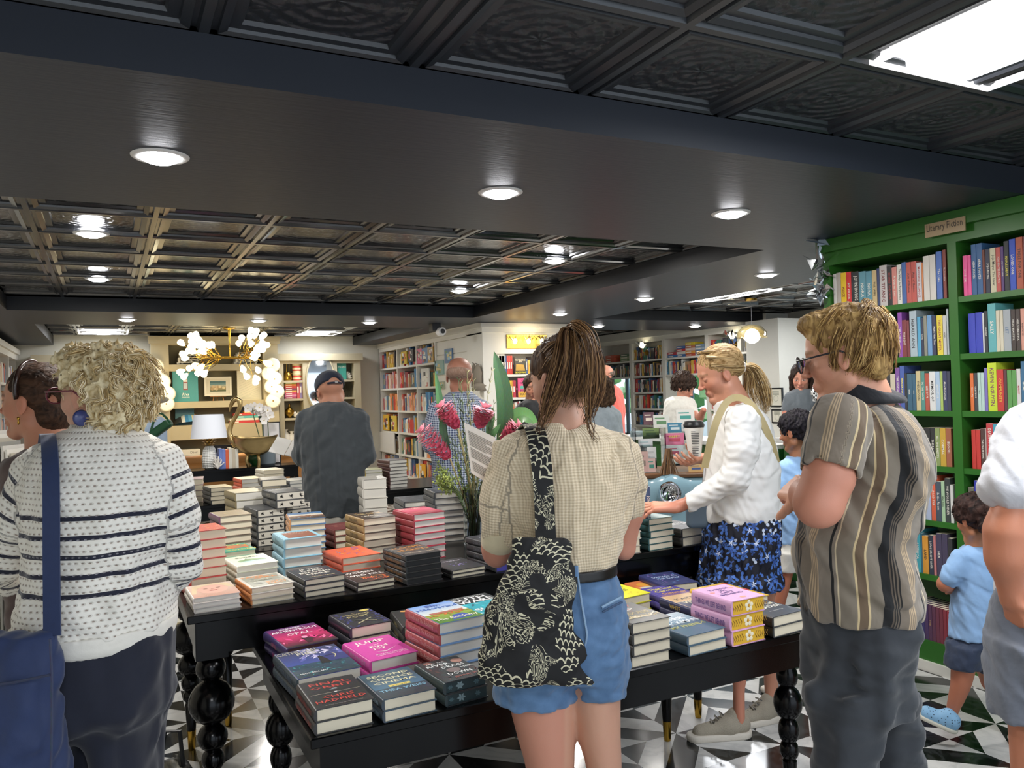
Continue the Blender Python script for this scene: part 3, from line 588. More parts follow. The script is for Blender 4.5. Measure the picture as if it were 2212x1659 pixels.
def yedge(mb,w,l,t):
    y=-l/2+.0028
    mb.quad((.004,y,.003),(w-.003,y,.003),(w-.003,y,t-.003),(.004,y,t-.003),'#d8ac32')
    for q in range(5):
        a=2*pi*q/5+.3; x0=w*.52; dx,dz=cos(a)*t*.24,sin(a)*t*.24; mb.ell((x0+dx,y-.0006,t/2+dz),(t*.15,.0008,t*.15),8,'#ece4c8')
    mb.ell((w*.52,y-.0016,t/2),(t*.09,.0008,t*.09),8,'#d8a030')
    for s_ in(-1,1):
        for q in range(6):
            x=w*.52+s_*(t*.55+q*t*.2); mb.tube([(x,y-.001,t*(.5-.02*q)),(x+s_*t*.14,y-.001,t*(.5+.24-.02*q))],.0011,4,'#a8803a'); mb.tube([(x,y-.001,t*.5),(x+s_*t*.14,y-.001,t*.26)],.0011,4,'#a8803a')
stack(z10,(1195,1250),(1485,1190),Z1,3,.052,'#dba9d2','#d3a0c8','pink special edition with golden sprayed edges beside the striped shirt',
 [('s',71,34,.03,.03,.97,.97,['#e8c8e4','#e0a0a0','#c890c8','#e8b890'],.035),('o',.85,.72,.08,.04,'#e09a90'),('o',.15,.62,.07,.04,'#dc8c88'),('o',.5,.14,.09,.045,'#e0a088'),T_('THINGS',.5,.72,.075,'#5a3a8a',.55),T_('WE',.5,.60,.075,'#5a3a8a',.2),T_('LEFT',.5,.48,.075,'#5a3a8a',.35),T_('BEHIND',.5,.36,.075,'#5a3a8a',.6)],'THINGS WE LEFT BEHIND','#6a4a90',l=.20,edge=yedge,pages='#d8ac32')
stack(z10,(1530,1370),(1800,1303),Z1,2,.037,'#30343a','#15171a','black novel with pale lettering at the right end of low table',
 [('s',81,20,.0,.6,1,1,['#5a5a30','#8a7a30','#2a3a2a'],.14),T_('EDGE OF THE',.5,.55,.09,'#d8d4c4',.8),T_('PARADISE',.5,.40,.10,'#e4e0d4',.8),T_('a novel by',.5,.22,.04,'#b8b8b8',.4)],None)
stack(z10,(1000,1170),(1370,1095),Z1,2,.038,'#dfb42c','#e0b830','yellow novel with red poppies behind the pink edition',
 [('o',.2,.8,.12,.07,'#c8342c'),('o',.5,.62,.16,.09,'#cc3a30'),('o',.8,.45,.2,.1,'#cc3030'),('o',.25,.35,.1,.06,'#c83a2c'),('o',.9,.9,.1,.06,'#c8342c'),('o',.8,.45,.06,.03,'#7a2a20'),T_('DEAR SUNNY',.5,.86,.06,'#c88a20',.7),T_('SIDE UP',.5,.2,.06,'#c88a20',.6)],'SUNNY','#c88020')
stack(z10,(560,1085),(790,1075),Z1,2,.03,'#26306a','#1f2a66','dark blue fantasy novel at the back right of low table',
 [('s',91,40,.05,.1,.95,.95,['#3a6aa8','#8a6ab8','#1a2050','#5a9ad0'],.08),T_('DRAWN TO',.5,.6,.10,'#b8c8e8',.7),T_('THE DARK',.5,.45,.10,'#b8c8e8',.7)],None,w=.16)
stack(z10,(475,1165),(790,1115),Z1,2,.028,'#4c3f98','#453a90','purple and orange summer novel in the middle right of low table',
 [('g',0,.4,'#c88a50','#4c3f98'),T_('That Last',.45,.74,.12,'#e8d860',.7),T_('Carolina',.5,.56,.12,'#e8d860',.75),T_('Summer',.55,.36,.12,'#e8a850',.7)],None,w=.15)
stack(z10,(665,1240),(830,1210),Z1,2,.034,'#cfa878','#1f2450','small navy and gold novel in front of the purple summer one',
 [R_(0,0,1,.5,'#23284e'),T_('KATE',.5,.62,.12,'#3a3a3a',.6),T_('WHITE',.55,.35,.13,'#e8dcb8',.7)],'WHITE','#d8b85a',pages='#d8b060',w=.14)
stack(z10,(240,1250),(555,1180),Z1,2,.033,'#e0dc20','#c8c41c','bright yellow novel with pencil lettering beside the denim shorts',
 [('s',95,16,.1,.1,.9,.4,['#c89a20','#e0a860'],.05),T_('DARK',.45,.72,.11,'#8a8420',.5),T_('COMPANY',.5,.55,.11,'#8a8420',.7),T_('KILLS',.5,.34,.11,'#8a8420',.5)],None)
stack(z10,(330,1105),(480,1080),Z1,1,.034,'#d9783a','#c86a30','orange novel at the back of low table beside the denim shorts',[('o',.3,.7,.2,.14,'#e8a02c'),R_(0,.4,1,.55,'#c8c0a8')],None,w=.16)
stack(z10,(150,1590),(300,1560),Z1,3,.030,'#d8c4bc','#c8a8a0','pale paperback beside the denim shorts, low stack at table front',None,None,pages='w',w=.12,l=.17)
# --- tall table behind
face=[('g',0,1,'#c89a88','#d8cabc'),('o',.5,.55,.34,.34,'#dcb0a0'),('p',[(0,.3),(.1,.9),(.5,1),(.9,.92),(1,.5),(.86,.62),(.7,.86),(.4,.9),(.18,.7),(.1,.3)],'#d8c4a0'),('o',.36,.62,.05,.02,'#7a4a40'),('o',.64,.62,.05,.02,'#7a4a40'),('o',.5,.44,.09,.025,'#b85a5a'),('p',[(.48,.6),(.46,.52),(.54,.52)],'#c89080'),('s',7,16,.2,.05,.9,.25,['#f0e0d0','#e8c8b8'],.03)]
stack(z8,(115,1053),(455,1005),Z2,3,0.018,'#e4dcd4','#e6ded6','memoir with a blonde face on the cover, front left corner',face,None,pages='w')
stack(z8,(540,978),(850,885),Z2,3,0.021,'#cfcac0','#d2813a','grey and orange memoir with orange spine, front of tall table',
 [R_(.06,.06,.94,.94,'#9a9a8c'),('s',101,30,.1,.2,.9,.7,['#7a7a6e','#b8b8a8','#5f6258'],.14),T_('PAPER',.35,.82,.10,'#e08a40',.5),T_('GIRL',.6,.70,.11,'#e08030',.5),T_('BETH',.68,.26,.09,'#e08a30',.4),T_('MACY',.68,.13,.09,'#e08a30',.4)],'PAPER GIRL','#b06a2a')
stack(z8,(865,930),(1150,865),Z2,3,0.022,'#23262e','#15171c','dark floral novel with cream lettering, front of tall table',
 [('s',111,70,.02,.02,.98,.98,['#8a2c2c','#2c5a6a','#3a4a70','#6a4a3a'],.06),T_('IF THE',.5,.82,.085,'#e6e0d2',.45),T_('DEAD',.5,.67,.10,'#e6e0d2',.5),T_('BELONG',.5,.51,.10,'#e6e0d2',.7),T_('HERE',.5,.35,.10,'#e6e0d2',.5),T_('CARSON FAUST',.5,.14,.05,'#c8b890',.6)],None)
stack(z8,(1170,955),(1445,890),Z2,2,0.017,'#2a1614','#20141a','black novel with flame red lettering, front of tall table',
 [('s',121,40,.3,.05,.9,.4,['#c83a1c','#e8702c','#8a1c14','#f09a40'],.09),T_('THE',.4,.86,.04,'#e8d8d0',.15),T_('WOMEN',.45,.72,.12,'#f0e8e4',.7),T_('OF',.5,.64,.04,'#e8d8d0',.1),T_('WILD HILL',.5,.48,.12,'#f0e8e4',.85)],None)
stack(z8,(1465,775),(1720,697),Z2,5,0.023,'#23211f','#1a1b1e','black edged fantasy novel with gold lettering, tall stack',
 [('s',131,30,.1,.3,.95,.9,['#6a3a1a','#3a2a1c','#a8641c'],.1),T_('ALCHEMY',.5,.72,.12,'#c88a3a',.8),T_('OF',.5,.62,.05,'#c88a3a',.1),T_('SECRETS',.5,.42,.12,'#c88a3a',.8),T_('STEPHANIE GARBER',.5,.16,.06,'#b8a890',.75)],'ALCHEMY OF SECRETS','#a87a4a',pages='k')
stack(z8,(1765,880),(1990,815),Z2,2,0.016,'#26252a','#1c1c20','small dark novel with a lilac motif beside the blue edged stack',[('s',141,18,.3,.35,.8,.6,['#8a7ab8','#b8b0d0','#5a4a80'],.09),T_('A PRINCE',.5,.78,.06,'#b8b0c0',.6)],None)
stack(z8,(2045,700),(2330,610),Z2,4,0.029,'#22242c','#23252b','thick dark book with violet blue edges beside the ponytailed woman',[('s',151,40,.1,.1,.9,.95,['#6a7080','#3a3e4a','#a8acb8'],.1)],'DARK RISING','#6a6e78',pages='#4a48a8',l=.24)
stack(z8,(395,838),(662,770),Z2,4,0.025,'#dfe2cc','#e2e0d2','pale green cover book with a small hill picture, left on tall table',
 [('o',.5,.45,.36,.16,'#8aa878'),('o',.5,.4,.3,.09,'#5f8a5a'),('o',.5,.35,.34,.06,'#a8c8c8'),('p',[(.3,.5),(.4,.66),(.5,.52)],'#6a8a58'),T_('Sunder',.5,.74,.10,'#5a6a4a',.55)],None,pages='w')
stack(z8,(120,605),(325,575),Z2,7,0.036,'#b8342c','#c03a2c','red patterned book in a tall stack by the striped sweater',
 [('s',161,90,.02,.02,.98,.98,['#e8b02c','#3a70b8','#f0e8d8','#2c8a5a','#e87a9a','#1c2c5a'],.05)],None)
stack(z8,(320,745),(545,712),Z2,5,0.0235,'#2f9a80','#1f8068','teal book with yellow and orange lettering behind the pale green one',
 [R_(.05,.4,.95,.8,'#c8703a'),('s',171,30,.05,.4,.95,.8,['#e8c040','#3aa890','#d84a30'],.09),T_('KATE',.5,.82,.1,'#f0e060',.6),T_('GOLDEN',.6,.12,.12,'#f0e060',.8)],None)
stack(z8,(755,650),(1018,620),Z2,4,0.0395,'#8fc2d6','#8ab8cc','pale blue novel with a rust brown panel, middle of tall table',
 [R_(.12,.12,.9,.8,'#8a4a2c'),T_('Katherine',.5,.86,.05,'#3a6a80',.5),T_('Eleanor',.5,.68,.09,'#e0b8a0',.7),T_('Lives',.5,.55,.06,'#e0b8a0',.4)],'Eleanor','#5a8aa0',pages='w')
stack(z8,(1110,770),(1300,738),Z2,3,0.028,'#d8603a','#c8502c','orange book with colourful figures beside the pale blue stack',[('s',181,34,.1,.2,.8,.9,['#e8b03a','#4a6ab0','#d03a5a','#7a5ab0'],.09)],None,w=.17)
stack(z8,(1085,585),(1235,558),Z2,3,0.031,'#6f2724','#6a2420','dark red novel just in front of the man in the cap',[T_('THE LOST',.5,.6,.1,'#a86a5a',.7),T_('BOOK',.5,.4,.1,'#a86a5a',.5)],None,w=.16)
stack(z8,(1335,533),(1575,497),Z2,6,0.033,'#3a2a1c','#a08048','brown and gold thriller in a tall stack, middle of tall table',
 [('s',191,30,.1,.4,.9,.95,['#6a4a1c','#a8782c','#2a1c14'],.12),T_('THE DEVIL',.5,.62,.12,'#e0c890',.8),T_('LEYDE',.35,.3,.09,'#e8e0d0',.4),T_('EMMONS',.7,.2,.07,'#e8e0d0',.4)],'THE DEVIL','#5a4420')
stack(z8,(1625,480),(1855,438),Z2,7,0.03,'#b82c44','#9a2030','red and pink novel in a tall stack left of the flower vase',
 [('g',0,.6,'#8a1c30','#d04a6a'),('g',.6,1,'#d8607a','#a82c48'),T_('BRIDGES',.4,.78,.12,'#f0c8b8',.6),R_(.1,.28,.9,.3,'#e88a6a')],None,pages='w')
stack(z8,(780,515),(1072,500),Z2,7,0.028,'#4a78a8','#c88a50','blue and brown striped cover book in a wide tall stack, centre',
 [R_(0,.3,1,.5,'#8a5a38'),R_(0,.5,1,.7,'#e0d8c8'),R_(0,.0,1,.3,'#4a3a2c'),('s',201,18,.1,.1,.9,.8,['#c87a3a','#5a88b8','#e8e0d0'],.12)],None)
stack(z8,(300,495),(485,465),Z2,7,0.031,'#7a6a5a','#6a3a5a','taupe and plum book in a tall stack by the boxed sets',[('s',211,30,.1,.1,.9,.9,['#a89a6a','#5a4a6a','#8a7a5a'],.12)],None)
stack(z8,(1560,395),(1825,418),Z2,6,0.03,'#4a4f55','#30343a','grey novel in the tall stack right behind the man in the cap',[('s',221,24,.05,.1,.95,.95,['#2c2f34','#7a8088','#5f6670'],.14)],None,pages='w',w=.19)
stack(z8,(1768,330),(1955,325),Z2,8,0.0315,'#50545a','#3a3d42','dark grey novel in the tallest stack beside the glass vase',[('s',231,24,.05,.1,.95,.95,['#2c2f34','#7a8088'],.14)],None,pages='w',w=.16)
# right part of the tall table
stack(z10,(150,500),(390,490),Z2,5,.0325,'#d8d0c4','#d8542c','orange red board novel in a tall stack beside the ponytailed woman',None,None)
stack(z10,(420,500),(635,470),Z2,5,.029,'#1f5a5c','#164a4c','teal board novel in a tall stack under the reaching hand',None,None)
stack(z10,(690,590),(900,555),Z2,2,.041,'#4a4d52','#131416','black and grey thriller at the right end of tall table',[T_('WINTER',.5,.5,.2,'#d8d8d8',.9),('s',241,20,.0,.0,1,.9,['#2c2e32','#8a8c90'],.12)],'K','#d8d8d8')
# boxed set: white edged books printed with black creatures
def beast(mb,w,l,t):
    y=-l/2+.0024; mb.quad((.004,y,.003),(w-.003,y,.003),(w-.003,y,t-.003),(.004,y,t-.003),'#cfcabd')
    for k,cx in enumerate((.17,.52,.86)):
        rr=random.Random(k)
        for q in range(5):
            a=rr.uniform(0,pi); s_=t*.26; x0=cx*w+rr.uniform(-1,1)*t*.12; z0=t*.5+rr.uniform(-1,1)*t*.14; mb.tube([(x0-cos(a)*s_,y-.001,z0-sin(a)*s_*.9),(x0,y-.001,z0+.001),(x0+cos(a)*s_*.7,y-.001,z0+sin(a)*s_*.9)],[.0004,.0022,.0004],4,'#15151a')
for fl,fr,n,d in (((540,415),(707,395),5,'left column of boxed sets'),((722,405),(870,390),5,'right column of boxed sets')):
    stack(z8,fl,fr,Z2,n,.037,'#3a3d40','#2c2f32','grey special edition with creature printed edges, '+d,None,'ONYX','#b8b0a0',pages='#cfcabd',l=.235,edge=beast)
stack(z8,(628,302),(812,285),Z2+5*.037,2,.04,'#4a4d50','#2c2f32','grey special edition with creature edges, crossing atop both columns',[T_('REBECCA',.5,.6,.14,'#c8c8c0',.8)],'ONYX','#b8b0a0',pages='#cfcabd',l=.235,edge=beast)
stack(z8,(585,245),(740,235),Z2+5*.037+.08,1,.038,'#3a3f45','#2c2f32','grey fantasy novel, single one on the very top of boxed sets',[T_('IRON FLAME',.5,.6,.12,'#8a8f98',.8)],'IRON','#b8b0a0')
# farther tables
def far(fl,fr,base,n,t,c,sp,d,pages='w',des=None,w=None,zf=z8): stack(zf,fl,fr,base,n,t,c,sp,d,des,None,pages=pages,w=w)
dab=lambda s,cs:[('s',s,20,.05,.05,.95,.95,cs,.14)]
far((40,255),(200,250),Z3,4,.048,'#a8889a','#d8d4cc','lilac cover book in the leftmost stack on back table',None,dab(1,['#c89a80','#8a7aa8']))
far((235,298),(395,278),Z3,4,.034,'#4a4a44','#1a1c20','black spined novel in the second stack on back table',None,dab(2,['#7a6a50','#2c2f34']))
far((450,240),(590,205),Z3,5,.035,'#d8cbb4','#dd5a34','cream cover book with orange spine on back table','w',dab(3,['#e8e0d0','#c89a70']))
far((600,178),(740,160),Z3,6,.037,'#dcd6c4','#d8d2c0','cream book in the tallest stack on back table',None)
far((775,250),(880,235),Z3,5,.029,'#9aa0a4','#3a3f48','grey blue novel left of the man in the cap')
far((400,330),(540,300),Z2,6,.042,'#b0aa94','#8a7a50','olive tan book in a stack behind the boxed sets')
far((1450,112),(1582,95),Z3,8,.0314,'#3a3536','#5a2f2c','maroon and charcoal novel in the tall stack beyond the cap man','w')
far((1300,175),(1420,170),Z3,6,.03,'#a8a878','#c8a830','olive cover book right of the man in the cap')
far((1280,240),(1415,232),Z2,5,.0545,'#d6d2c8','#d8d4ca','thick white unjacketed book beside the man in the cap')
place_stacks()
# ---------------- back wall joinery ----------------
def z4(x,y): return 780+x*.24412,680+y*.24412
def z5(x,y): return 1250+x*.24412,640+y*.24412
M_gold=plain('aged_gold','#b08a3c',.28,1.); M_bulb=emis('warm_bulb','#ffe6b0',9)
fill=MB()
BR=random.Random(3)
PALS={'w':['#e8e6e0','#d8d4c8','#c83c30','#2f6ea8','#e0b040','#f0ece4','#3a3a40','#8aa8c0','#e08a4a','#d8d8d8','#5a7a6a','#cfc0a8'],'d':['#2a2c34','#c8342c','#e8e4dc','#3a5a8a','#5a5a5a','#d8b040','#8a2c2c','#f0f0ec','#2c6a5a','#4a90c0','#1c1c20','#b08a60'],'p':['#d88a8a','#e8e0d8','#c8a0b0','#a8b8d8','#d8c8a8','#e8a878','#b84a3a','#6a8aa8'],'g':['#3a3a3a','#6a5a4a','#8a8a88','#d8d8d4','#9a8060','#2c3a34','#7a3a2c']}
def put(U,x0,x1,y0,y1,z0,z1,c,m=0):
    a=U.world(x0,y0,z0); b=U.world(x1,y1,z1)
    fill.box(min(a[0],b[0]),min(a[1],b[1]),z0,max(a[0],b[0]),max(a[1],b[1]),z1,c,m)
def shelf_books(U,x0,x1,z,h0,h1,pal,inset=.03,depth=.16,gapp=.06,wmin=.014,wmax=.045):
    x=x0+.004
    while x<x1-wmin:
        w=BR.uniform(wmin,wmax); h=BR.uniform(h0,h1); c=BR.choice(PALS[pal]); rep=BR.choice([1,1,1,2,3])
        for _ in range(rep):
            if x+w>x1: break
            dd=BR.uniform(0,.012); put(U,x,x+w-.001,inset+dd,inset+depth,z,z+h,c)
            c2=BR.choice(['#f0ece0','#1c1c1c','#e8c84a','#c83a30'])
            put(U,x+w*.3,x+w*.6,inset+dd-.0008,inset+dd,z+h*BR.uniform(.2,.35),z+h*BR.uniform(.6,.85),c2)
            x+=w
        if BR.random()<gapp: x+=BR.uniform(.02,.07)
def xz(U,zf,x,y,d=0): p=U.px(*zf(x,y),d); return p[0],p[2]
# central taupe unit
YC=13.15; ca=atY(*z2(110,500),YC)[0]; cb=atY(*z2(1232,500),YC)[0]
UC=Unit('display_cabinet','tall taupe display cabinet behind the twig chandelier on the back wall','-Y',ca,YC,M_taupe); wU=cb-ca
il,ir=UC.px(*z2(268,500))[0],UC.px(*z2(1100,500))[0]
zz=lambda y,x=680,U=None:xz(U or UC,z2,x,y)[1]
ztop,z1,z2_,z3_,z4_,z5_=zz(265),zz(437),zz(762),zz(968),zz(1095),zz(1280)
zt=2.58
UC.part('side_panel',MB().box(0,0,0,il,.44,zt)); UC.part('side_panel',MB().box(ir,0,0,wU,.44,zt))
UC.part('header',MB().box(il,0,ztop,ir,.44,zt).box(-.03,-.04,2.47,wU+.03,0,2.52).box(-.04,-.06,2.52,wU+.04,0,2.58))
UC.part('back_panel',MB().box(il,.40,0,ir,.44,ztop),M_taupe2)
for z,t in((z1,.1),(z2_,.1),(z3_,.05)): UC.part('shelf',MB().box(il,.01,z-t,ir,.40,z))
UC.part('drawer_front',MB().box(il,.01,z4_,ir,.40,z3_-.05)); UC.part('shelf',MB().box(il,.01,z5_-.05,ir,.40,z5_)); UC.part('base',MB().box(il,.01,0,ir,.40,.12))
def U_at(U,zf,x,y,d): return np.array(atY(*zf(x,y),U.Y+d) if U.face=='-Y' else atX(*zf(x,y),U.X+d))
def minor(U,x0,x1,y0,y1,z0,z1,c):
    put(U,x0,x1,y0,y1,z0,z1,c); put(U,x0+(x1-x0)*.1,x0+(x1-x0)*.6,y0-.0008,y0,z0+(z1-z0)*.3,z0+(z1-z0)*.65,'#f0e8dc')
def flat_on(U,z,x0,x1,h,nm,cat,lab,c,group=None,d=.1,th=.04,design=None,mat=None):
    "an upright flat thing facing out, standing on height z"
    w=x1-x0; mb=MB().bbox(-w/2,0,0,w/2,th,h,.003,c)
    if design: design(mb,w,h)
    o=mb.build(nm,mat or paint(.45),loc=U.world((x0+x1)/2,d,z),rot=(0,0,U.o.rotation_euler.z)); return tag(o,lab,cat,group)
X=lambda x,y=600:UC.px(*z2(x,y),.1)[0]
def riva(mb,w,h):
    mb.add([(0,-.001,h*.93),(-w*.08,-.001,h*.8),(-w*.09,-.001,h*.38),(w*.09,-.001,h*.38),(w*.08,-.001,h*.8)],[(0,1,2,3,4)],'#9a3a34')
    mb.add([(-w*.08,-.0015,h*.64),(w*.08,-.0015,h*.64),(w*.08,-.0015,h*.72),(-w*.08,-.0015,h*.72)],[(0,1,2,3)],'#e8e8ec'); mb.add([(-w*.07,-.0015,h*.42),(w*.07,-.0015,h*.42),(w*.07,-.0015,h*.6),(-w*.07,-.0015,h*.6)],[(0,1,2,3)],'#c0c8d8')
    mb.text('Riva',(.0,-.002,h*.2),(1,0,0),(.2,0,1),h*.09,'#f0f4f4',w*.55); mb.text('Aquarama',(.0,-.002,h*.12),(1,0,0),(.2,0,1),h*.04,'#f0f4f4',w*.5)
flat_on(UC,z2_,X(298),X(525),zz(490)-z2_,'book','book','large turquoise book with a red boat on its cover, middle shelf left','#2f9aa4',d=.12,th=.06,design=riva)
def lat(mb,w,h):
    for k in range(-8,12):
        mb.tube([(-w*.42,-.001,h*(.05+.08*k) if h*(.05+.08*k)>h*.05 else h*.05),(w*.42,-.001,min(h*.95,max(h*.05,h*(.35+.08*k))))],.0015,4,'#c8c8bc')
flat_on(UC,z2_,X(872),X(1088),zz(485)-z2_,'book','book','large cream lattice patterned book, middle shelf right','#dcd8c6',d=.14,th=.05,design=lat)
# easel with framed landscape
x0,x1=X(580),X(822); zb,zh=zz(718)-z2_,zz(548)-z2_; wf=x1-x0
e=empty('tabletop_easel',UC.world((x0+x1)/2,.16,z2_)); tag(e,'small wooden easel holding the framed landscape, middle shelf','easel')
wd=plain('light_wood','#a87040',.5); MB().tube([(-wf*.2,-.04,0),(-wf*.14,0,zb+.03)],.006,6).build('leg',wd,e); MB().tube([(wf*.2,-.04,0),(wf*.14,0,zb+.03)],.006,6).build('leg',wd,e); MB().tube([(0,.1,0),(0,.03,zh*.8)],.006,6).build('leg',wd,e); MB().box(-wf*.3,-.045,zb-.012,wf*.3,-.01,zb).build('ledge',wd,e)
mb=MB(); hf=zh-zb
for q in((-wf/2,0,wf/2,.03*1),(-wf/2,hf-.03,wf/2,hf)): mb.box(q[0],-.03,q[1],q[2],-.01,q[3],'#e4e0d2')
mb.box(-wf/2,-.03,.03,-wf/2+.03,-.01,hf-.03,'#e4e0d2'); mb.box(wf/2-.03,-.03,.03,wf/2,-.01,hf-.03,'#e4e0d2')
pf=mb.build('picture_frame',paint(.4),loc=UC.world((x0+x1)/2,.155,z2_+zb)); tag(pf,'cream framed small landscape painting of pale clouds on an easel','framed picture')
mb=MB().box(-wf/2+.03,-.018,.03,wf/2-.03,-.01,hf-.03,'#d8d4c4'); a,b=wf*.29,hf*.22
for k in range(6): mb.quad((-a,-.019,b+(hf-2*b)*k/6),(a,-.019,b+(hf-2*b)*k/6),(a,-.019,b+(hf-2*b)*(k+1)/6),(-a,-.019,b+(hf-2*b)*(k+1)/6),['#4a5a3a','#8a8058','#a8956a','#a8b0a0','#5f8a90','#3a6a74'][k])
for k in range(9): mb.ell((BR.uniform(-a,a)*.85,-.0195,b+(hf-2*b)*BR.uniform(.25,.5)),(wf*.06,.0008,hf*.07),8,BR.choice(['#c8b088','#b89a70','#d8c8a0']))
mb.build('painting',paint(.6),pf)
# lace patterned book piles on top shelf
for i,(xa,xb,ya,n) in enumerate(((338,525,312,6),(845,1045,330,6))):
    w=X(xb)-X(xa); h=(zz(ya)-z1)/n
    for k in range(n):
        xx0=X(xa)+.01*(k%2)+.01*k; put(UC,xx0,xx0+w*(1-.03*k),.05,.35,z1+h*k,z1+h*(k+1)-.002,'#d8d4c8'); rr=random.Random(k)
        for q in range(26): xx=xx0+rr.uniform(.02,w*.85); put(UC,xx,xx+rr.uniform(.01,.04),.049,.05,z1+h*k+rr.uniform(.1,.4)*h,z1+h*k+rr.uniform(.5,.8)*h,'#6a685f')
# third shelf: teal books, open magazine, flat coloured books
flat_on(UC,z3_,X(318),X(488),zz(812)-z3_,'book','book','dark teal book standing on the third shelf left','#1f5f6c',d=.2,th=.05)
flat_on(UC,z3_,X(905),X(1112),zz(790)-z3_,'book','book','dark green boxed book standing on the third shelf right','#16393c',d=.24,th=.06,design=lambda mb,w,h:mb.text('LONDON',(0,-.001,h*.55),(1,0,0),(0,0,1),h*.08,'#4aa0a0',w*.6))
for k,(c,a,b) in enumerate((('#c8282c',805,1060),('#e8e4d8',800,1052),('#58b8b8',850,1052),('#d8342c',838,1030),('#e0b050',930,1040))):
    h=.038; o=MB().bbox(0,0,0,X(b,900)-X(a,900),.24,h-.002,.003,c).box(.01,-.001,h*.3,.12,0,h*.7,'#f0e8dc').build('book',paint(.5),loc=UC.world(X(a,900),.02+.01*k,z3_+h*k))
    tag(o,'%s book lying flat, %s from the bottom of the pile behind the swan'%(cname(c),ORD[k]),'book','flat pile of books behind the metal swan')
x0=X(315,950); mb=MB()
for k in range(8): mb.quad((k*.05,0,.02+.16*(k/8)**.5*.3),(k*.05,.25,.1+.1*sin(pi*k/8)),((k+1)*.05,.25,.1+.1*sin(pi*(k+1)/8)),((k+1)*.05,0,.02+.16*((k+1)/8)**.5*.3),['#14161a','#1c2026','#d8dce0','#3a8ac8','#58a8e0','#e8e0c0','#d89a50','#e8e8e8'][k])
tag(mb.build('magazine',paint(.3),loc=UC.world(x0,.02,z3_)),'open glossy magazine with black and blue pages propped on third shelf','magazine')
for k in range(2):
    h=(zz(1180)-z5_)/2; o=MB().bbox(0,0,0,X(540,1200)-X(297,1200),.28,h-.003,.003,'#d6d4cc').text('Dior',(.3,-.001,h*.25),(1,0,0),(0,0,1),h*.45,'#6a6a66').build('box',paint(.5),loc=UC.world(X(297,1200),.04,z5_+h*k))
    tag(o,'%s white Dior box in the open lower compartment behind the lamp'%['lower','upper'][k],'box')
# disc wall lamps: glass discs on brass stems
M_disc=None
g=N('lamp_glass_disc'); lw=g.n('LayerWeight',Blend=.35); g.out((.9,.86,.75),.25,Emission_Color=(1,.78,.38,1),Emission_Strength=.28,Alpha=.97); M_disc=g.m
for s_,pts in ((0,[(150,455),(150,540),(208,590),(208,655),(252,700),(242,788)]),(1,[(1182,445),(1150,518),(1200,568),(1175,635),(1221,683),(1187,762)])):
    c=np.mean([U_at(UC,z2,x,y,-.1) for x,y in pts],axis=0); o=empty('wall_lamp',(c[0],YC-.02,c[2])); tag(o,'brass wall lamp of six glowing glass discs %s of the cabinet display'%['left','right'][s_],'wall lamp','glass disc wall lamps')
    P=[U_at(UC,z2,x,y,-.1)-np.array([c[0],YC-.02,c[2]]) for x,y in pts]
    MB().tube([(0,.0,P[0][2]),(0,.0,P[-1][2])],.012,8).build('backplate',M_gold,o)
    for k,p in enumerate(P):
        dsk=MB().lathe([(.0,-.004),(.09,-.006),(.118,0),(.09,.008),(0,.01)],(p[0],p[1],p[2]),24,ax='y',cap=False).build('glass_disc',M_disc,o,smooth=True)
        MB().tube([(0,0,p[2]*.9),(p[0],p[1]+.01,p[2])],.005,6).ell((p[0],p[1]-.012,p[2]),(.012,.012,.012),8).build('stem',M_gold,o,smooth=SM)
    area(c[0],YC-.5,c[2],3,.3,(1,.78,.42),rot=(pi/2,0,0)); 
# flanking units
def flank(nm,lab,xa,xb,mir):
    a=atY(*z2(xa,600),13.3)[0]; b=atY(*z2(xb,600),13.3)[0]; U=Unit('display_cabinet',lab,'-Y',a,13.3,M_taupe); w=b-a
    f=lambda y:atY(*z2(1600,y),13.3)[2]
    U.part('header',MB().box(0,0,f(430),w,.3,f(405)).box(-.03,-.05,f(405),w+.03,.3,f(345)))
    zs=[0,f(1130),f(905),f(735),f(577),f(430)]; k=w/(1965-1240); bays=[(40*k,205*k),(510*k,665*k)]
    U.part('upright',MB().box(0,0,0,40*k,.3,f(430))); U.part('upright',MB().box(665*k,0,0,w,.3,f(430))); U.part('centre_panel',MB().box(205*k,0,0,510*k,.3,f(430)))
    for q in bays:
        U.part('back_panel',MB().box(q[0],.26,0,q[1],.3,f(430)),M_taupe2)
        for z in zs[1:5]: U.part('shelf',MB().box(q[0],.01,z-.035,q[1],.26,z))
    return U,w,k,zs,bays
UR,wr,kr,zr,br=flank('r','low taupe cabinet with oval mirror on the back wall right of chandelier',1240,1965,0)
UL,wl,kl,zl,bl=flank('l','low taupe cabinet on the back wall behind the two women at left',-930,84,1)
o=MB(); n=40; cm=U_at(UR,z2,1612,600,-.03); rx,rz=abs(U_at(UR,z2,1735,600,0)[0]-cm[0]),.48
mir=empty('wall_mirror',(cm[0],13.3-.012,cm[2])); tag(mir,'oval wall mirror on the low taupe cabinet behind the cap man','mirror')
MB().add([(0,-.004,0)]+[(rx*cos(2*pi*i/n),-.004,rz*sin(2*pi*i/n)) for i in range(n)],[(0,i+1,(i+1)%n+1) for i in range(n)]).build('mirror_glass',plain('mirror_glass','#dfe6ea',.03,1.),mir)
MB().tube([(rx*cos(2*pi*i/n),0,rz*sin(2*pi*i/n)) for i in range(n+1)],.016,6).build('frame',M_taupe,mir,smooth=True)
Xr=lambda x,y=600:UR.px(*z2(x,y),.1)[0]
def pile(U,x0,x1,z,cols,th,lab,grp,y=.05,dp=.16):
    for k,c in enumerate(cols): minor(U,x0,x1,y,y+dp,z+th*k,z+th*(k+1)-.001,c)
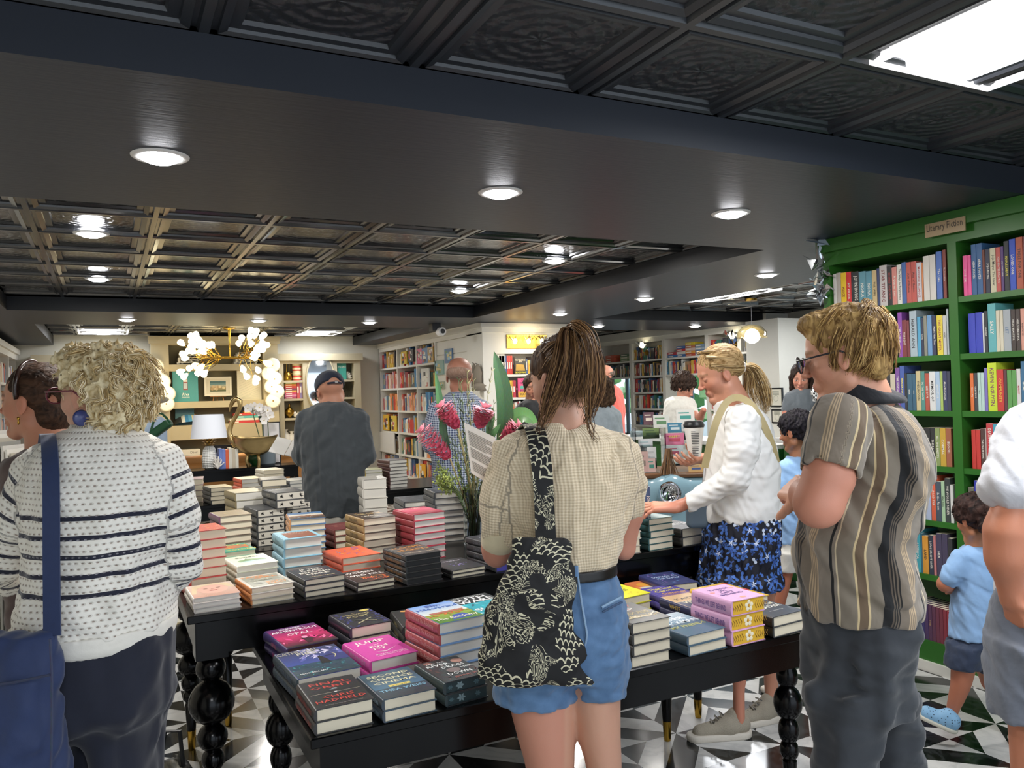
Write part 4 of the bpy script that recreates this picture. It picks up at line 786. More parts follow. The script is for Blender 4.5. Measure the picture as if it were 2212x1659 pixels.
pile(UR,Xr(1285),Xr(1388),zr[3],['#a8305a','#d87a9a','#c83a5a','#d8a03a','#7a2a50','#c82c2c','#e07a2c','#8aa03a'],.034,'the rainbow pile on the low cabinet','rainbow pile on the low cabinet')
for k,c in enumerate(('#c84a50','#8a78a8','#b82c50')): minor(UR,Xr(1392)+k*.044,Xr(1392)+k*.044+.042,.05,.2,zr[3],zr[3]+.3,c)
tag(MB().lathe([(.06,0),(.075,.03),(.06,.1),(.045,.13),(.05,.14)],n=20).tube([(.06,0,.03),(.12,0,.05),(.12,0,.1),(.06,0,.12)],.008).tube([(-.02,0,.12),(-.01,0,.3)],.009).tube([(.02,0,.12),(.03,0,.27)],.006).build('pitcher',M_gold,loc=UR.world(Xr(1320),.12,zr[4]),smooth=SM),'gold metal pitcher with spoons on the top shelf of low cabinet','pitcher')
for k in range(4): tag(MB().lathe([(.07,0),(.072,.003),(.072,.075),(.07,.078)],n=24,c=['#d84030','#d8c89a'][k%2]).lathe([(.0735,.02),(.0735,.05)],n=24,c='#e8dcb8',cap=False).build('tin',paint(.4),loc=UR.world(Xr(1403),.12,zr[4]+k*.08),smooth=SM),'%s round tin from the bottom of red and cream tin tower'%ORD[k],'tin','red and cream tins stacked on low cabinet')
for k in range(2): tag(MB().bbox(0,0,0,.075,.18,.30,.002,'#2f9a88').text('SPICE',(.037,-.001,.2),(1,0,0),(0,0,1),.03,'#e8e0c8',.06).build('book',paint(.5),loc=UR.world(Xr(1752)+k*.078,.05,zr[4])),'%s teal green book on the top shelf right of mirror'%['left','right'][k],'book')
mb=MB()
for k in range(9): a=pi*k/8; mb.ell((cos(a)*.06,0,.02+sin(a)*.07),(.022,.03,.05),8,R=[[cos(a-pi/2),0,-sin(a-pi/2)],[0,1,0],[sin(a-pi/2),0,cos(a-pi/2)]],c='#e6e0d4')
tag(mb.build('shell_ornament',paint(.4),loc=UR.world(Xr(1835),.12,zr[4]+.01),smooth=True),'white scallop shell ornament on the top shelf right of mirror','ornament')
M_clear=plain('clear_glass','#f4f8f8',.02,Transmission_Weight=1.,IOR=1.2)
for k,x in enumerate((1795,1855)): tag(MB().lathe([(.045,0),(.045,.006),(.008,.014),(.008,.09),(.02,.11),(.05,.15),(.055,.20),(.045,.23)],n=20,cap=False).lathe([(.001,0),(.045,0)],n=20,cap=False).build('wine_glass',M_clear,loc=UR.world(Xr(x),.12,zr[3]),smooth=True),'%s clear stemmed glass on the shelf right of mirror'%['left','right'][k],'glass')
tag(MB().lathe([(.03,0),(.02,.02),(.07,.06),(.08,.11),(.03,.17),(.01,.2),(.02,.22),(.0,.24)],n=20).build('vase',M_gold,loc=UR.world(Xr(1328),.12,zr[2]),smooth=True),'bulbous gold vase with a pointed lid on the low cabinet','vase')
for k,(x,s_) in enumerate(((1300,.1),(1355,.085))):
    tag(MB().lathe([(s_*.9,0),(s_,s_*.4),(s_*.8,s_*1.4),(s_*.25,s_*2),(s_*.45,s_*2.4)],n=14,c='#d8d4ca').build('cloth_bag',paint(.8),loc=UR.world(Xr(x,1060),.12,zr[1]),smooth=True),'%s white drawstring cloth bag on the bottom shelf of low cabinet'%['larger','smaller'][k],'bag')
mb=MB(); rr=random.Random(9)
for k in range(14): mb.ell((rr.uniform(-.09,.09),rr.uniform(-.05,.05),.03+rr.uniform(0,.07)),(.03,.03,.03),8,'#e6e2d8')
tag(mb.build('coral_ornament',paint(.6),loc=UR.world(Xr(1410),.12,zr[2]),smooth=True),'knobbly white coral ornament beside the gold vase','ornament')
for z in zl[1:5]:
    for q in bl: shelf_books(UL,q[0]+.02,q[1]-.02,z,.12,.2,'d',.05,.14)
# ---------------- white bookcase on the right of the far room ----------------
WX=4.25; WB=Unit('white_bookcase','long white bookcase of cookbooks beyond the plaid shirted man','-X',WX,13.55,M_white); WL=13.55-9.27
q=lambda x,y:WB.px(*z4(x,y))
ux=[q(165,600)[0],q(318,600)[0],q(490,600)[0],q(655,500)[0]]
zs=[.12]+[q(400,y)[2] for y in (1240,1045,850,645,450)]; zs=[.12,max(.3,zs[1]-(zs[2]-zs[1]))]+zs[1:]; ztw=q(400,290)[2]
for k in range(3): 
    WB.part('back_panel',MB().box(ux[k],.30,0,ux[k+1],.32,ztw))
    for z in zs: WB.part('shelf',MB().box(ux[k]+.03,.004,z-.03,ux[k+1],.30,z))
for x in ux: WB.part('upright',MB().box(x,0,0,x+.03,.30,ztw))
WB.part('end_panel',MB().box(0,0,0,ux[0],.3,ztw))
WB.part('crown',MB().box(0,0,ztw,WL,.32,ztw+.06).box(0,-.03,ztw+.06,WL,.32,ztw+.13).box(0,-.05,ztw+.13,WL,.32,ztw+.16))
xs0=ux[3]+.03
mb=MB(); z=.12
while z<ztw-.01: h=min(.29,ztw-z); mb.box(xs0,.02,z,WL,.32,z+h-.012); mb.box(xs0,.035,z+h-.012,WL,.32,z+h); z+=h
WB.part('slatwall',mb)
WB.part('base',MB().box(0,.012,0,WL-.003,.3,.09))
for k in range(3):
    for i,z in enumerate(zs): 
        shelf_books(WB,ux[k]+.04,ux[k+1]-.01,z,.2,.29,['w','p','d','w'][(i+k)%4],.04,.2,.14,.02,.06)
# face-out books and hanging stock on slatwall
def face_out(U,zf,x0,y0,x1,y1,nm,lab,c,des=None,d=.02,th=.02,zbase=None):
    a=U.px(*zf(x0,y1),d); b=U.px(*zf(x1,y0),d); w=b[0]-a[0]; h=b[2]-a[2]
    mb=MB().bbox(-w/2,-th,0,w/2,0,h,.002,c)
    if des: des(mb,w,h,-th-.0008)
    o=mb.build(nm,paint(.4),loc=U.world((a[0]+b[0])/2,d,zbase if zbase is not None else a[2]),rot=(0,0,U.o.rotation_euler.z)); return tag(o,lab,'book')
def cov2(cs,seed):
    def f(mb,w,h,y):
        rr=random.Random(seed)
        for k in range(10): a,b=rr.uniform(-.4,.2),rr.uniform(.05,.7); mb.quad((a*w,y,b*h),((a+.25)*w,y,b*h),((a+.25)*w,y,(b+.2)*h),(a*w,y,(b+.2)*h),rr.choice(cs)); y-=.0001
    return f
for nm,a in enumerate((( 750,295,815,430,'#3a6a9a'),(663,400,735,535,'#8ab0a8'),(690,590,745,660,'#9aa08a'))):
    o=face_out(WB,z4,*a[:4],'book','%s travel book on the slatwall left of the bald man'%['blue upper','pale green middle','grey lower'][nm],a[4],cov2(['#d8c88a','#5a8a5a','#8ac0e0'],nm))
tot=[]
for k,(xa,ya,xb,yb) in enumerate(((985,430,1010,640),(1012,435,1048,640),(1015,600,1070,670))):
    p=WB.px(*z4((xa+xb)/2,ya),-.05); h=p[2]-WB.px(*z4((xa+xb)/2,yb),-.05)[2]; w=abs(WB.px(*z4(xb,ya),-.05)[0]-WB.px(*z4(xa,ya),-.05)[0])
    o=MB().lathe([(w*.5,-h),(w*.42,-h*.6),(w*.5,-h*.4),(w*.25,-h*.1),(.01,0)],n=10,c='#7a7060').tube([(0,0,0),(0,.06,.01)],.004,5,'#303030').build('cloth_bag',paint(.8),loc=WB.world(p[0],-.05,p[2]),smooth=True); tag(o,'%s taupe cloth bag hanging on the slatwall hooks'%['left','middle','lower'][k],'bag')
face_out(WB,z4,165,1045,300,1205,'book','large white book with red edge leaning out of the white bookcase','#e4e2de',lambda mb,w,h,y:mb.box(-w/2,y,0,-w/2+.03,y+.001,h,'#c83a2c'),-.01)
# face-out covers on white bookcase
for k,(x0,y0,x1,y1,c) in enumerate(((500,295,548,437,'#e05a8a'),(550,290,598,435,'#5a8ac0'),(600,280,645,432,'#c8a050'),(365,320,412,440,'#d8b820'),(425,300,470,420,'#26282e'),(545,470,610,652,'#e0e0dc'),(205,885,250,1018,'#e8b820'),(275,895,318,1028,'#e0c040'),(520,1325,575,1495,'#e8a820'))):
    face_out(WB,z4,x0,y0,x1,y1,'book','%s face out book on the white bookcase, %s listed from the top'%(cname(c),ORD[k]),c,cov2(['#f0f0e8','#3a3a3a','#c8503a'],k),.03)
# ---------------- white column unit with brass light ----------------
CU=Unit('white_column_unit','white column bookcase with brass three bulb light, left of ponytailed woman','-Y',4.36,9.24,M_white)
c=lambda x,y:CU.px(*z4(x,y)); cw=1.25; zh_=c(1250,345)[2]; cz=[c(1250,y)[2] for y in (1130,925,735,528)]
CU.part('side_panel',MB().box(-.11,0,0,c(1195,500)[0],.5,2.42)); CU.part('side_panel',MB().box(cw-.06,0,0,cw,.5,2.42)); il=c(1195,500)[0]
CU.part('header',MB().box(il,0,zh_,cw-.06,.5,2.42).box(-.13,-.03,2.36,cw+.02,.5,2.42).box(-.15,-.05,2.42,cw+.04,.5,2.475))
CU.part('back_panel',MB().box(il,.28,0,cw-.06,.30,zh_))
for z in cz: CU.part('shelf',MB().box(il,.005,z-.03,cw-.06,.28,z))
CU.part('base',MB().box(il,.005,0,cw-.06,.28,.7))
for z,y in zip(cz[:2],(0,1)): shelf_books(CU,il+.01,cw-.08,z,.18,.24,'d',.03,.15)
z=cz[3]
for k,(x0,x1,cc) in enumerate(((1232,1254,'#b02c50'),(1256,1278,'#e8c82c'),(1280,1298,'#3a5a90'),(1300,1318,'#c8281e'),(1319,1334,'#c8281e'),(1335,1350,'#c8281e'))):
    minor(CU,c(x0,450)[0],c(x1,450)[0]-.001,.03,.18,z,z+.24,cc)
face_out(CU,z4,1352,368,1452,520,'book','black and yellow novel facing out on the white column unit','#1b1a16',lambda mb,w,h,y:(mb.text('PROTECTING',(0,y,h*.78),(1,0,0),(0,0,1),h*.08,'#e8e0c8',w*.9),mb.text('JESS',(0,y,h*.66),(1,0,0),(0,0,1),h*.09,'#e8e0c8',w*.4),mb.quad((-w*.4,y,h*.2),(w*.4,y,h*.2),(w*.3,y,h*.55),(-w*.35,y,h*.6),'#b8902c'),mb.text('BODMAN',(0,y-.0002,h*.05),(1,0,0),(0,0,1),h*.11,'#f0e02c',w*.9)),.02,zbase=z)
shelf_books(CU,c(1455,450)[0],cw-.08,z,.18,.24,'d')
z=cz[2]
for k,(x0,x1,cc) in enumerate(((1282,1298,'#e07a2c'),(1299,1318,'#e8c82c'),(1319,1337,'#e8c82c'),(1338,1352,'#e0a02c'),(1354,1380,'#b82c3c'))):
    minor(CU,c(x0,650)[0],c(x1,650)[0]-.001,.03,.18,z,z+.22,cc)
face_out(CU,z4,1385,548,1485,718,'book','pink and yellow novel facing out on the white column unit','#e8508a',lambda mb,w,h,y:(mb.quad((-w/2,y,0),(w/2,y,0),(w/2,y,h*.3),(-w/2,y,h*.3),'#e8b030'),mb.text('CARL',(0,y-.0002,h*.84),(1,0,0),(0,0,1),h*.09,'#3a1a2a',w*.5),mb.text('HIAASEN',(0,y-.0002,h*.71),(1,0,0),(0,0,1),h*.09,'#3a1a2a',w*.85),mb.ell((-w*.18,y,h*.52),(w*.17,.0008,h*.09),10,'#58b8a0'),mb.ell((w*.18,y,h*.52),(w*.17,.0008,h*.09),10,'#e8d040'),mb.text('FEVER',(0,y-.0004,h*.27),(1,0,0),(0,0,1),h*.12,'#1a1a1a',w*.7),mb.text('BEACH',(0,y-.0004,h*.1),(1,0,0),(0,0,1),h*.12,'#1a1a1a',w*.75)),.02,zbase=z)
shelf_books(CU,c(1490,450)[0],cw-.08,z,.18,.24,'d')
# brass three light sconce
a=c(1285,300);b=c(1640,178); w=b[0]-a[0]; h=b[2]-a[2]; s=empty('wall_light',CU.world((a[0]+b[0])/2,0,(a[2]+b[2])/2)); tag(s,'brass plate wall light with three glass shades above column unit shelves','wall light')
MB().bbox(-w/2,-.02,-h/2,w/2,0,h/2,.004).build('backplate',plain('polished_brass','#d8b050',.18,1.),s)
for k in range(3):
    x=-w*.33+w*.33*k; mb=MB()
    for q in range(12):
        a_=2*pi*q/12; mb.add([(x,-.06,-h*.2),(x+.02*cos(a_),-.06+.02*sin(a_),-h*.2),(x+.09*cos(a_),-.06+.06*sin(a_),h*.35),(x+.09*cos(a_+.4),-.06+.06*sin(a_+.4),h*.45)],[(0,1,2,3)])
    mb.build('glass_shade',M_clear,s); MB().ell((x,-.06,0),(.026,.026,.034),12).build('bulb',M_bulb,s,smooth=True); 
area(*CU.world(.5,-.25,2.2),2.2,.5,(1,.8,.5),rot=(pi/2,0,0))
# ---------------- right wall shelves ----------------
RX_=8.38; RW=Unit('window_bookcase','white built-in bookcase framing the windows on the far right wall','-X',RX_,13.55,M_white)
r=lambda x,y:RW.px(*z5(x,y)); RL=13.55-8.55
px=[r(160,600)[0],r(458,600)[0],r(748,600)[0],r(1132,600)[0],r(1420,600)[0],r(1652,560)[0]]
zt=r(600,400)[2]; sh=[r(600,y)[2] for y in (1140,992,847,703,560)]
for x in px[:5]: RW.part('upright',MB().box(x-.03,0,0,x+.05,.36,zt))
RW.part('upright',MB().box(px[5],0,0,RL,.36,zt))
RW.part('upright',MB().box(0,0,0,px[0]-.03,.36,zt))
RW.part('crown',MB().box(0,0,zt,RL,.36,zt+.12).box(0,-.04,zt+.12,RL+.02,.36,zt+.2).box(0,-.06,zt+.2,RL+.03,.36,min(zt+.27,2.47)))
RW.part('counter',MB().box(px[0],-.02,0,RL-.004,.358,.62))
for k,(full) in enumerate((0,1,0,1,1)):
    a,b=px[k]+.05,px[k+1]-.03
    for z in (sh if full else sh[3:]): RW.part('shelf',MB().box(a,.004,z-.03,b,.34,z))
    if full: RW.part('back_panel',MB().box(a,.34,.62,b,.36,zt))
    else: RW.part('back_panel',MB().box(a,.34,sh[3]-.03,b,.36,zt))
    RW.part('frieze',MB().box(a,.0,sh[4]+.3,b,.02,zt)) if full else None
    for i,z in enumerate(sh if full else sh[3:]):
        if not full and i==1: continue
        hi=.24
        shelf_books(RW,a+.01,b-.01,z,.17,hi,'g' if k==4 else 'd',.03,.15,.05,.014,.04)
n=0
for x0,x1,ys,cs in ((222,296,(560,548,536),('#e0583a','#d8603a','#e06a4a')),(350,452,(548,538,528),('#7a9a6a','#a8b08a','#5a7a5a')),(770,850,(516,508),('#3a80c0','#c83a4a')),(850,925,(500,488,476,464),('#3a70b0','#e8e4dc','#c8283a','#3a6ab0')),(928,1012,(492,480,468,456,444),('#c8502c','#e8a040','#e8c8c0','#c87a50','#e8d02c')),(1015,1095,(490,478,466,454),('#8aa0b8','#5a7aa0','#a8b8c8','#7a94b0'))):
    xa,xb=r(x0,500)[0],r(x1,500)[0]
    for i,cc in enumerate(cs):
        minor(RW,xa,xb,.04,.22,sh[4]+.045*i,sh[4]+.045*i+.043,cc)
for k,(x,y) in enumerate(((590,500),(1388,425))):
    p=RW.px(*z5(x,y),-.02); s=empty('wall_light',RW.world(p[0],0,p[2]),-pi/2); tag(s,'brass wall light with spiky glass shade, %s one on window bookcase'%['left','right'][k],'wall light','spiky glass wall lights')
    MB().lathe([(.0,-.0),(.05,-.004),(.05,-.014),(.0,-.02)],ax='y',n=20,cap=False).tube([(0,.02,0),(0,-.06,.0),(0,-.08,.06)],.008).build('bracket',M_gold,s,smooth=SM)
    MB().ell((0,-.08,.13),(.036,.036,.05),12).build('bulb',emis('wall_bulb','#fff2d0',14),s,smooth=True); mb=MB()
    for q in range(14):
        a_=2*pi*q/14; mb.add([(0,-.08,.05),(.03*cos(a_),-.08+.03*sin(a_),.07),(.13*cos(a_),-.08+.13*sin(a_),.17),(.11*cos(a_+.3),-.08+.11*sin(a_+.3),.22)],[(0,1,2,3)])
    mb.build('glass_shade',M_clear,s)
# left wall bookcase
LB=empty('white_bookcase',(-1.15,0,0)); tag(LB,'white bookcase along the far left wall at the picture edge','bookcase')
mb=MB(); ys=[9.6,10.58,11.56,12.54,13.5]; zs_=[.15,.5,.85,1.2,1.55,1.9]
for y in ys: MB().box(-.33,y-.02,0,0,y+.02,2.25).build('upright',M_white,LB)
for z in zs_: MB().box(-.33,9.6,z-.03,-.004,13.5,z).build('shelf',M_white,LB)
MB().box(-.35,9.5,0,-.33,13.55,2.25).build('back_panel',M_white,LB); MB().box(-.33,9.5,2.25,.02,13.55,2.33).box(-.33,9.5,2.33,.05,13.55,2.40).build('crown',M_white,LB)
for i in range(4):
    for z in zs_:
        y=ys[i]+.03
        while y<ys[i+1]-.08:
            w=BR.uniform(.02,.05); h=BR.uniform(.18,.26); fill.box(-1.36,y,z,-1.18,y+w-.001,z+h,BR.choice(PALS['w']+PALS['d'])); y+=w
fo=fill.build('background_books',paint(.5)); tag(fo,'many small colourful book spines filling the distant shelves',None,None,'stuff')
# ---------------- figures: distance fields meshed by surface nets ----------------
U2=np.array([cos(YAW),-sin(YAW),0.]); V2=np.array([sin(YAW),cos(YAW),0.])
def smin(a,b,k):
    if k<=0: return np.minimum(a,b)
    h=np.maximum(k-np.abs(a-b),0)/k; return np.minimum(a,b)-h*h*k*.25
def d_cap(P,a,b,ra,rb):
    a,b=np.asarray(a,float),np.asarray(b,float); ab=b-a; L=ab@ab+1e-12
    t=np.clip(((P[0]-a[0])*ab[0]+(P[1]-a[1])*ab[1]+(P[2]-a[2])*ab[2])/L,0,1)
    return np.sqrt((P[0]-a[0]-t*ab[0])**2+(P[1]-a[1]-t*ab[1])**2+(P[2]-a[2]-t*ab[2])**2)-(ra+(rb-ra)*t)
def d_ell(P,c,r,R=None):
    q=[P[0]-c[0],P[1]-c[1],P[2]-c[2]]
    if R is not None: q=[R[0][i]*q[0]+R[1][i]*q[1]+R[2][i]*q[2] for i in range(3)]
    k=np.sqrt((q[0]/r[0])**2+(q[1]/r[1])**2+(q[2]/r[2])**2); k1=np.sqrt((q[0]/r[0]**2)**2+(q[1]/r[1]**2)**2+(q[2]/r[2]**2)**2)+1e-9
    return k*(k-1)/k1
def d_prof(P,rows):
    z=rows[:,0]; g=[np.interp(P[2],z,rows[:,i]) for i in range(1,5)]
    k=np.sqrt(((P[0]-g[0])/g[1])**2+((P[1]-g[2])/g[3])**2); m=np.minimum(g[1],g[3])
    d=(k-1)*m; dz=np.maximum(z[0]-P[2],P[2]-z[-1])
    return np.where(dz>0,np.sqrt(np.maximum(d,0)**2+dz**2),np.maximum(d,dz) if False else np.maximum(d,dz))
def d_box(P,c,h,R=None,r=0):
    q=[P[0]-c[0],P[1]-c[1],P[2]-c[2]]
    if R is not None: q=[R[0][i]*q[0]+R[1][i]*q[1]+R[2][i]*q[2] for i in range(3)]
    q=[np.abs(q[i])-h[i]+r for i in range(3)]
    return np.sqrt(sum(np.maximum(x,0)**2 for x in q))+np.minimum(np.maximum(q[0],np.maximum(q[1],q[2])),0)-r
def ev1(p,P):
    t=p[0]
    if t=='c': return d_cap(P,*p[1:5])
    if t=='e': return d_ell(P,*p[1:])
    if t=='p': return d_prof(P,p[1])
    if t=='b': return d_box(P,*p[1:])
    if t=='H':  # nested list in head space
        o,R,S,lst=p[1:5]; q=[P[0]-o[0],P[1]-o[1],P[2]-o[2]]
        q=[(R[0][i]*q[0]+R[1][i]*q[1]+R[2][i]*q[2])/S for i in range(3)]
        return evs(lst,q)*S
    if t=='pl': n=p[2]; return (P[0]-p[1][0])*n[0]+(P[1]-p[1][1])*n[1]+(P[2]-p[1][2])*n[2]
def evs(lst,P):
    F_=None
    for op,k,p in lst:
        d=ev1(p,P)
        if F_ is None: F_=d
        elif op=='+': F_=smin(F_,d,k)
        elif op=='-': F_=-smin(-F_,d,k)
        elif op=='^': F_=-smin(-F_,-d,k)    # intersect
    return F_
def wr(P,amp,wl,seed=0,dirz=1.):
    r=np.random.RandomState(seed); o=0
    for i in range(5):
        v=r.randn(3)*2*pi/wl*(.6+.5*r.rand()); v[2]*=dirz; w=r.randn(3)*2*pi/(wl*2.2)
        o=o+np.sin(P[0]*v[0]+P[1]*v[1]+P[2]*v[2]+r.rand()*6+1.6*np.sin(P[0]*w[0]+P[1]*w[1]+P[2]*w[2]))
    return o*amp/2.5
def nets(f,lo,hi,h):
    lo=np.array(lo)-2*h-.018; hi=np.array(hi)+2*h+.018; n=np.ceil((hi-lo)/h).astype(int)+1
    ax=[(lo[i]+h*np.arange(n[i])) for i in range(3)]
    X,Y,Z=ax[0][:,None,None],ax[1][None,:,None],ax[2][None,None,:]
    Fv=np.broadcast_to(f((X,Y,Z)),tuple(n)).astype(np.float32)
    S=Fv<0; cs=[(i,j,k) for i in(0,1) for j in(0,1) for k in(0,1)]; m=tuple(n-1)
    sl=lambda A,c:A[c[0]:c[0]+m[0],c[1]:c[1]+m[1],c[2]:c[2]+m[2]]
    cnt=sum(sl(S,c).astype(np.int8) for c in cs); act=(cnt>0)&(cnt<8)
    I=np.argwhere(act); idx=-np.ones(m,np.int64); idx[act]=np.arange(len(I))
    fv=[sl(Fv,c)[act] for c in cs]; pos=np.zeros((len(I),3)); num=np.zeros(len(I))
    for a in range(8):
        for b in range(a+1,8):
            d=[cs[b][i]-cs[a][i] for i in range(3)]
            if sum(d)!=1 or min(d)<0: continue
            x=(fv[a]<0)!=(fv[b]<0); t=np.where(x,fv[a]/(fv[a]-fv[b]+1e-20),0)
            for i in range(3): pos[:,i]+=np.where(x,cs[a][i]+t*d[i],0)
            num+=x
    V=lo+h*(I+pos/num[:,None]); Q=[]
    for a in range(3):
        b,c=(a+1)%3,(a+2)%3; s0=[slice(1,n[i]-1) for i in range(3)]; s0[a]=slice(0,n[a]-1); s1=list(s0); s1[a]=slice(1,n[a])
        A,B=S[tuple(s0)],S[tuple(s1)]; x=np.argwhere(A!=B); ins=A[A!=B]; x[:,b]+=1; x[:,c]+=1
        def ix(db,dc): y=x.copy(); y[:,b]-=db; y[:,c]-=dc; return idx[y[:,0],y[:,1],y[:,2]]
        q=np.stack([ix(1,1),ix(0,1),ix(0,0),ix(1,0)],1); q[~ins]=q[~ins][:,::-1]; Q.append(q)
    return V,np.concatenate(Q)
def mesh_np(name,V,Q,mat,parent,cols=None,pc=None,loc=None,rot=None):
    me=bpy.data.meshes.new(name); nv,nq=len(V),len(Q); me.vertices.add(nv); me.vertices.foreach_set('co',V.ravel()); k=Q.shape[1]
    me.loops.add(nq*k); me.loops.foreach_set('vertex_index',Q.ravel().astype(np.int32)); me.polygons.add(nq)
    me.polygons.foreach_set('loop_start',np.arange(0,nq*k,k,dtype=np.int32)); me.update(calc_edges=True); me.validate()
    me.polygons.foreach_set('use_smooth',[True]*len(me.polygons))
    if cols is not None:
        a=me.color_attributes.new('col','FLOAT_COLOR','POINT'); a.data.foreach_set('color',np.concatenate([cols,np.ones((nv,1))],1).astype(np.float32).ravel())
    if pc is not None:
        a=me.attributes.new('pc','FLOAT_VECTOR','POINT'); a.data.foreach_set('vector',pc.astype(np.float32).ravel())
    me.materials.append(mat); return link(name,me,parent,loc,rot)
def bounds(lst):
    lo,hi=np.full(3,9e9),np.full(3,-9e9)
    def u(a,b):
        nonlocal lo,hi; lo=np.minimum(lo,a); hi=np.maximum(hi,b)
    for op,k,p in lst:
        if op!='+': continue
        if p[0]=='c':
            for q,r in((p[1],p[3]),(p[2],p[4])): u(np.array(q)-r,np.array(q)+r)
        elif p[0]=='e': m=max(p[2]) if len(p)>3 and p[3] is not None else np.array(p[2]); u(np.array(p[1])-m,np.array(p[1])+m)
        elif p[0]=='b': u(np.array(p[1])-max(p[2])*1.3,np.array(p[1])+max(p[2])*1.3)
        elif p[0]=='p': r=p[1]; u([(r[:,1]-r[:,2]).min(),(r[:,3]-r[:,4]).min(),r[0,0]],[(r[:,1]+r[:,2]).max(),(r[:,3]+r[:,4]).max(),r[-1,0]])
        elif p[0]=='H': b=bounds(p[4]); m=max(np.abs(b[0]).max(),np.abs(b[1]).max())*p[3]; c=[np.array([(b[i][0] if a&1 else b[1-i][0]),0,0]) for i in(0,1) for a in(0,)]; cc=[]; 
        if p[0]=='H':
            b=bounds(p[4]); R=np.array(p[2])
            for i in range(8):
                q=np.array([b[(i>>j)&1][j] for j in range(3)])*p[3]; w=R@q+np.array(p[1]); u(w,w)
    return lo,hi
HEAD=[('+',0,('e',(0,-.07,.64),(.335,.41,.345))),('+',.10,('e',(0,.09,.42),(.265,.265,.33))),
 ('+',.07,('c',(-.17,.0,.22),(-.03,.24,.08),.095,.08)),('+',.07,('c',(.17,.0,.22),(.03,.24,.08),.095,.08)),('+',.05,('e',(0,.29,.085),(.08,.07,.065))),
 ('+',.08,('e',(-.15,.2,.38),(.11,.1,.1))),('+',.08,('e',(.15,.2,.38),(.11,.1,.1))),('+',.05,('c',(-.13,.3,.575),(.13,.3,.575),.045,.045)),
 ('-',.05,('e',(-.135,.375,.495),(.075,.05,.045))),('-',.05,('e',(.135,.375,.495),(.075,.05,.045))),('+',.015,('e',(-.132,.29,.495),(.062,.055,.052))),('+',.015,('e',(.132,.29,.495),(.062,.055,.052))),
 ('+',.05,('c',(0,.335,.54),(0,.415,.385),.022,.036)),('+',.03,('e',(0,.42,.37),(.04,.04,.035))),('+',.02,('e',(-.045,.385,.36),(.028,.035,.025))),('+',.02,('e',(.045,.385,.36),(.028,.035,.025))),
 ('+',.04,('e',(0,.31,.225),(.11,.055,.07))),('+',.014,('e',(0,.338,.243),(.08,.032,.018))),('+',.014,('e',(0,.334,.207),(.066,.032,.02)))]
EARS=[('+',.02,('e',(s*.335,-.03,.45),(.035,.07,.115))) for s in(-1,1)]+[('-',.02,('e',(s*.375,-.015,.46),(.022,.035,.07))) for s in(-1,1)]+[('+',.015,('e',(s*.33,-.02,.355),(.028,.035,.035))) for s in(-1,1)]
def skinmat():
    if 'skin' in MATS: return MATS['skin']
    g=N('skin'); a=g.attr('col'); tc=g.n('TexCoord').outputs['Object']; n1=g.n('TexNoise',Vector=tc,Scale=18.,Detail=4.)
    c=g.mix(g.math('MULTIPLY',n1.outputs[0],.25),a.outputs['Color'],(.55,.22,.15)); n2=g.n('TexNoise',Vector=tc,Scale=350.,Detail=2.); g.bump(n2.outputs[0],.12,.0015)
    MATS['skin']=g.out(c,.48,Subsurface_Weight=.12,Subsurface_Radius=(.012,.005,.003),Subsurface_Scale=1.); return MATS['skin']
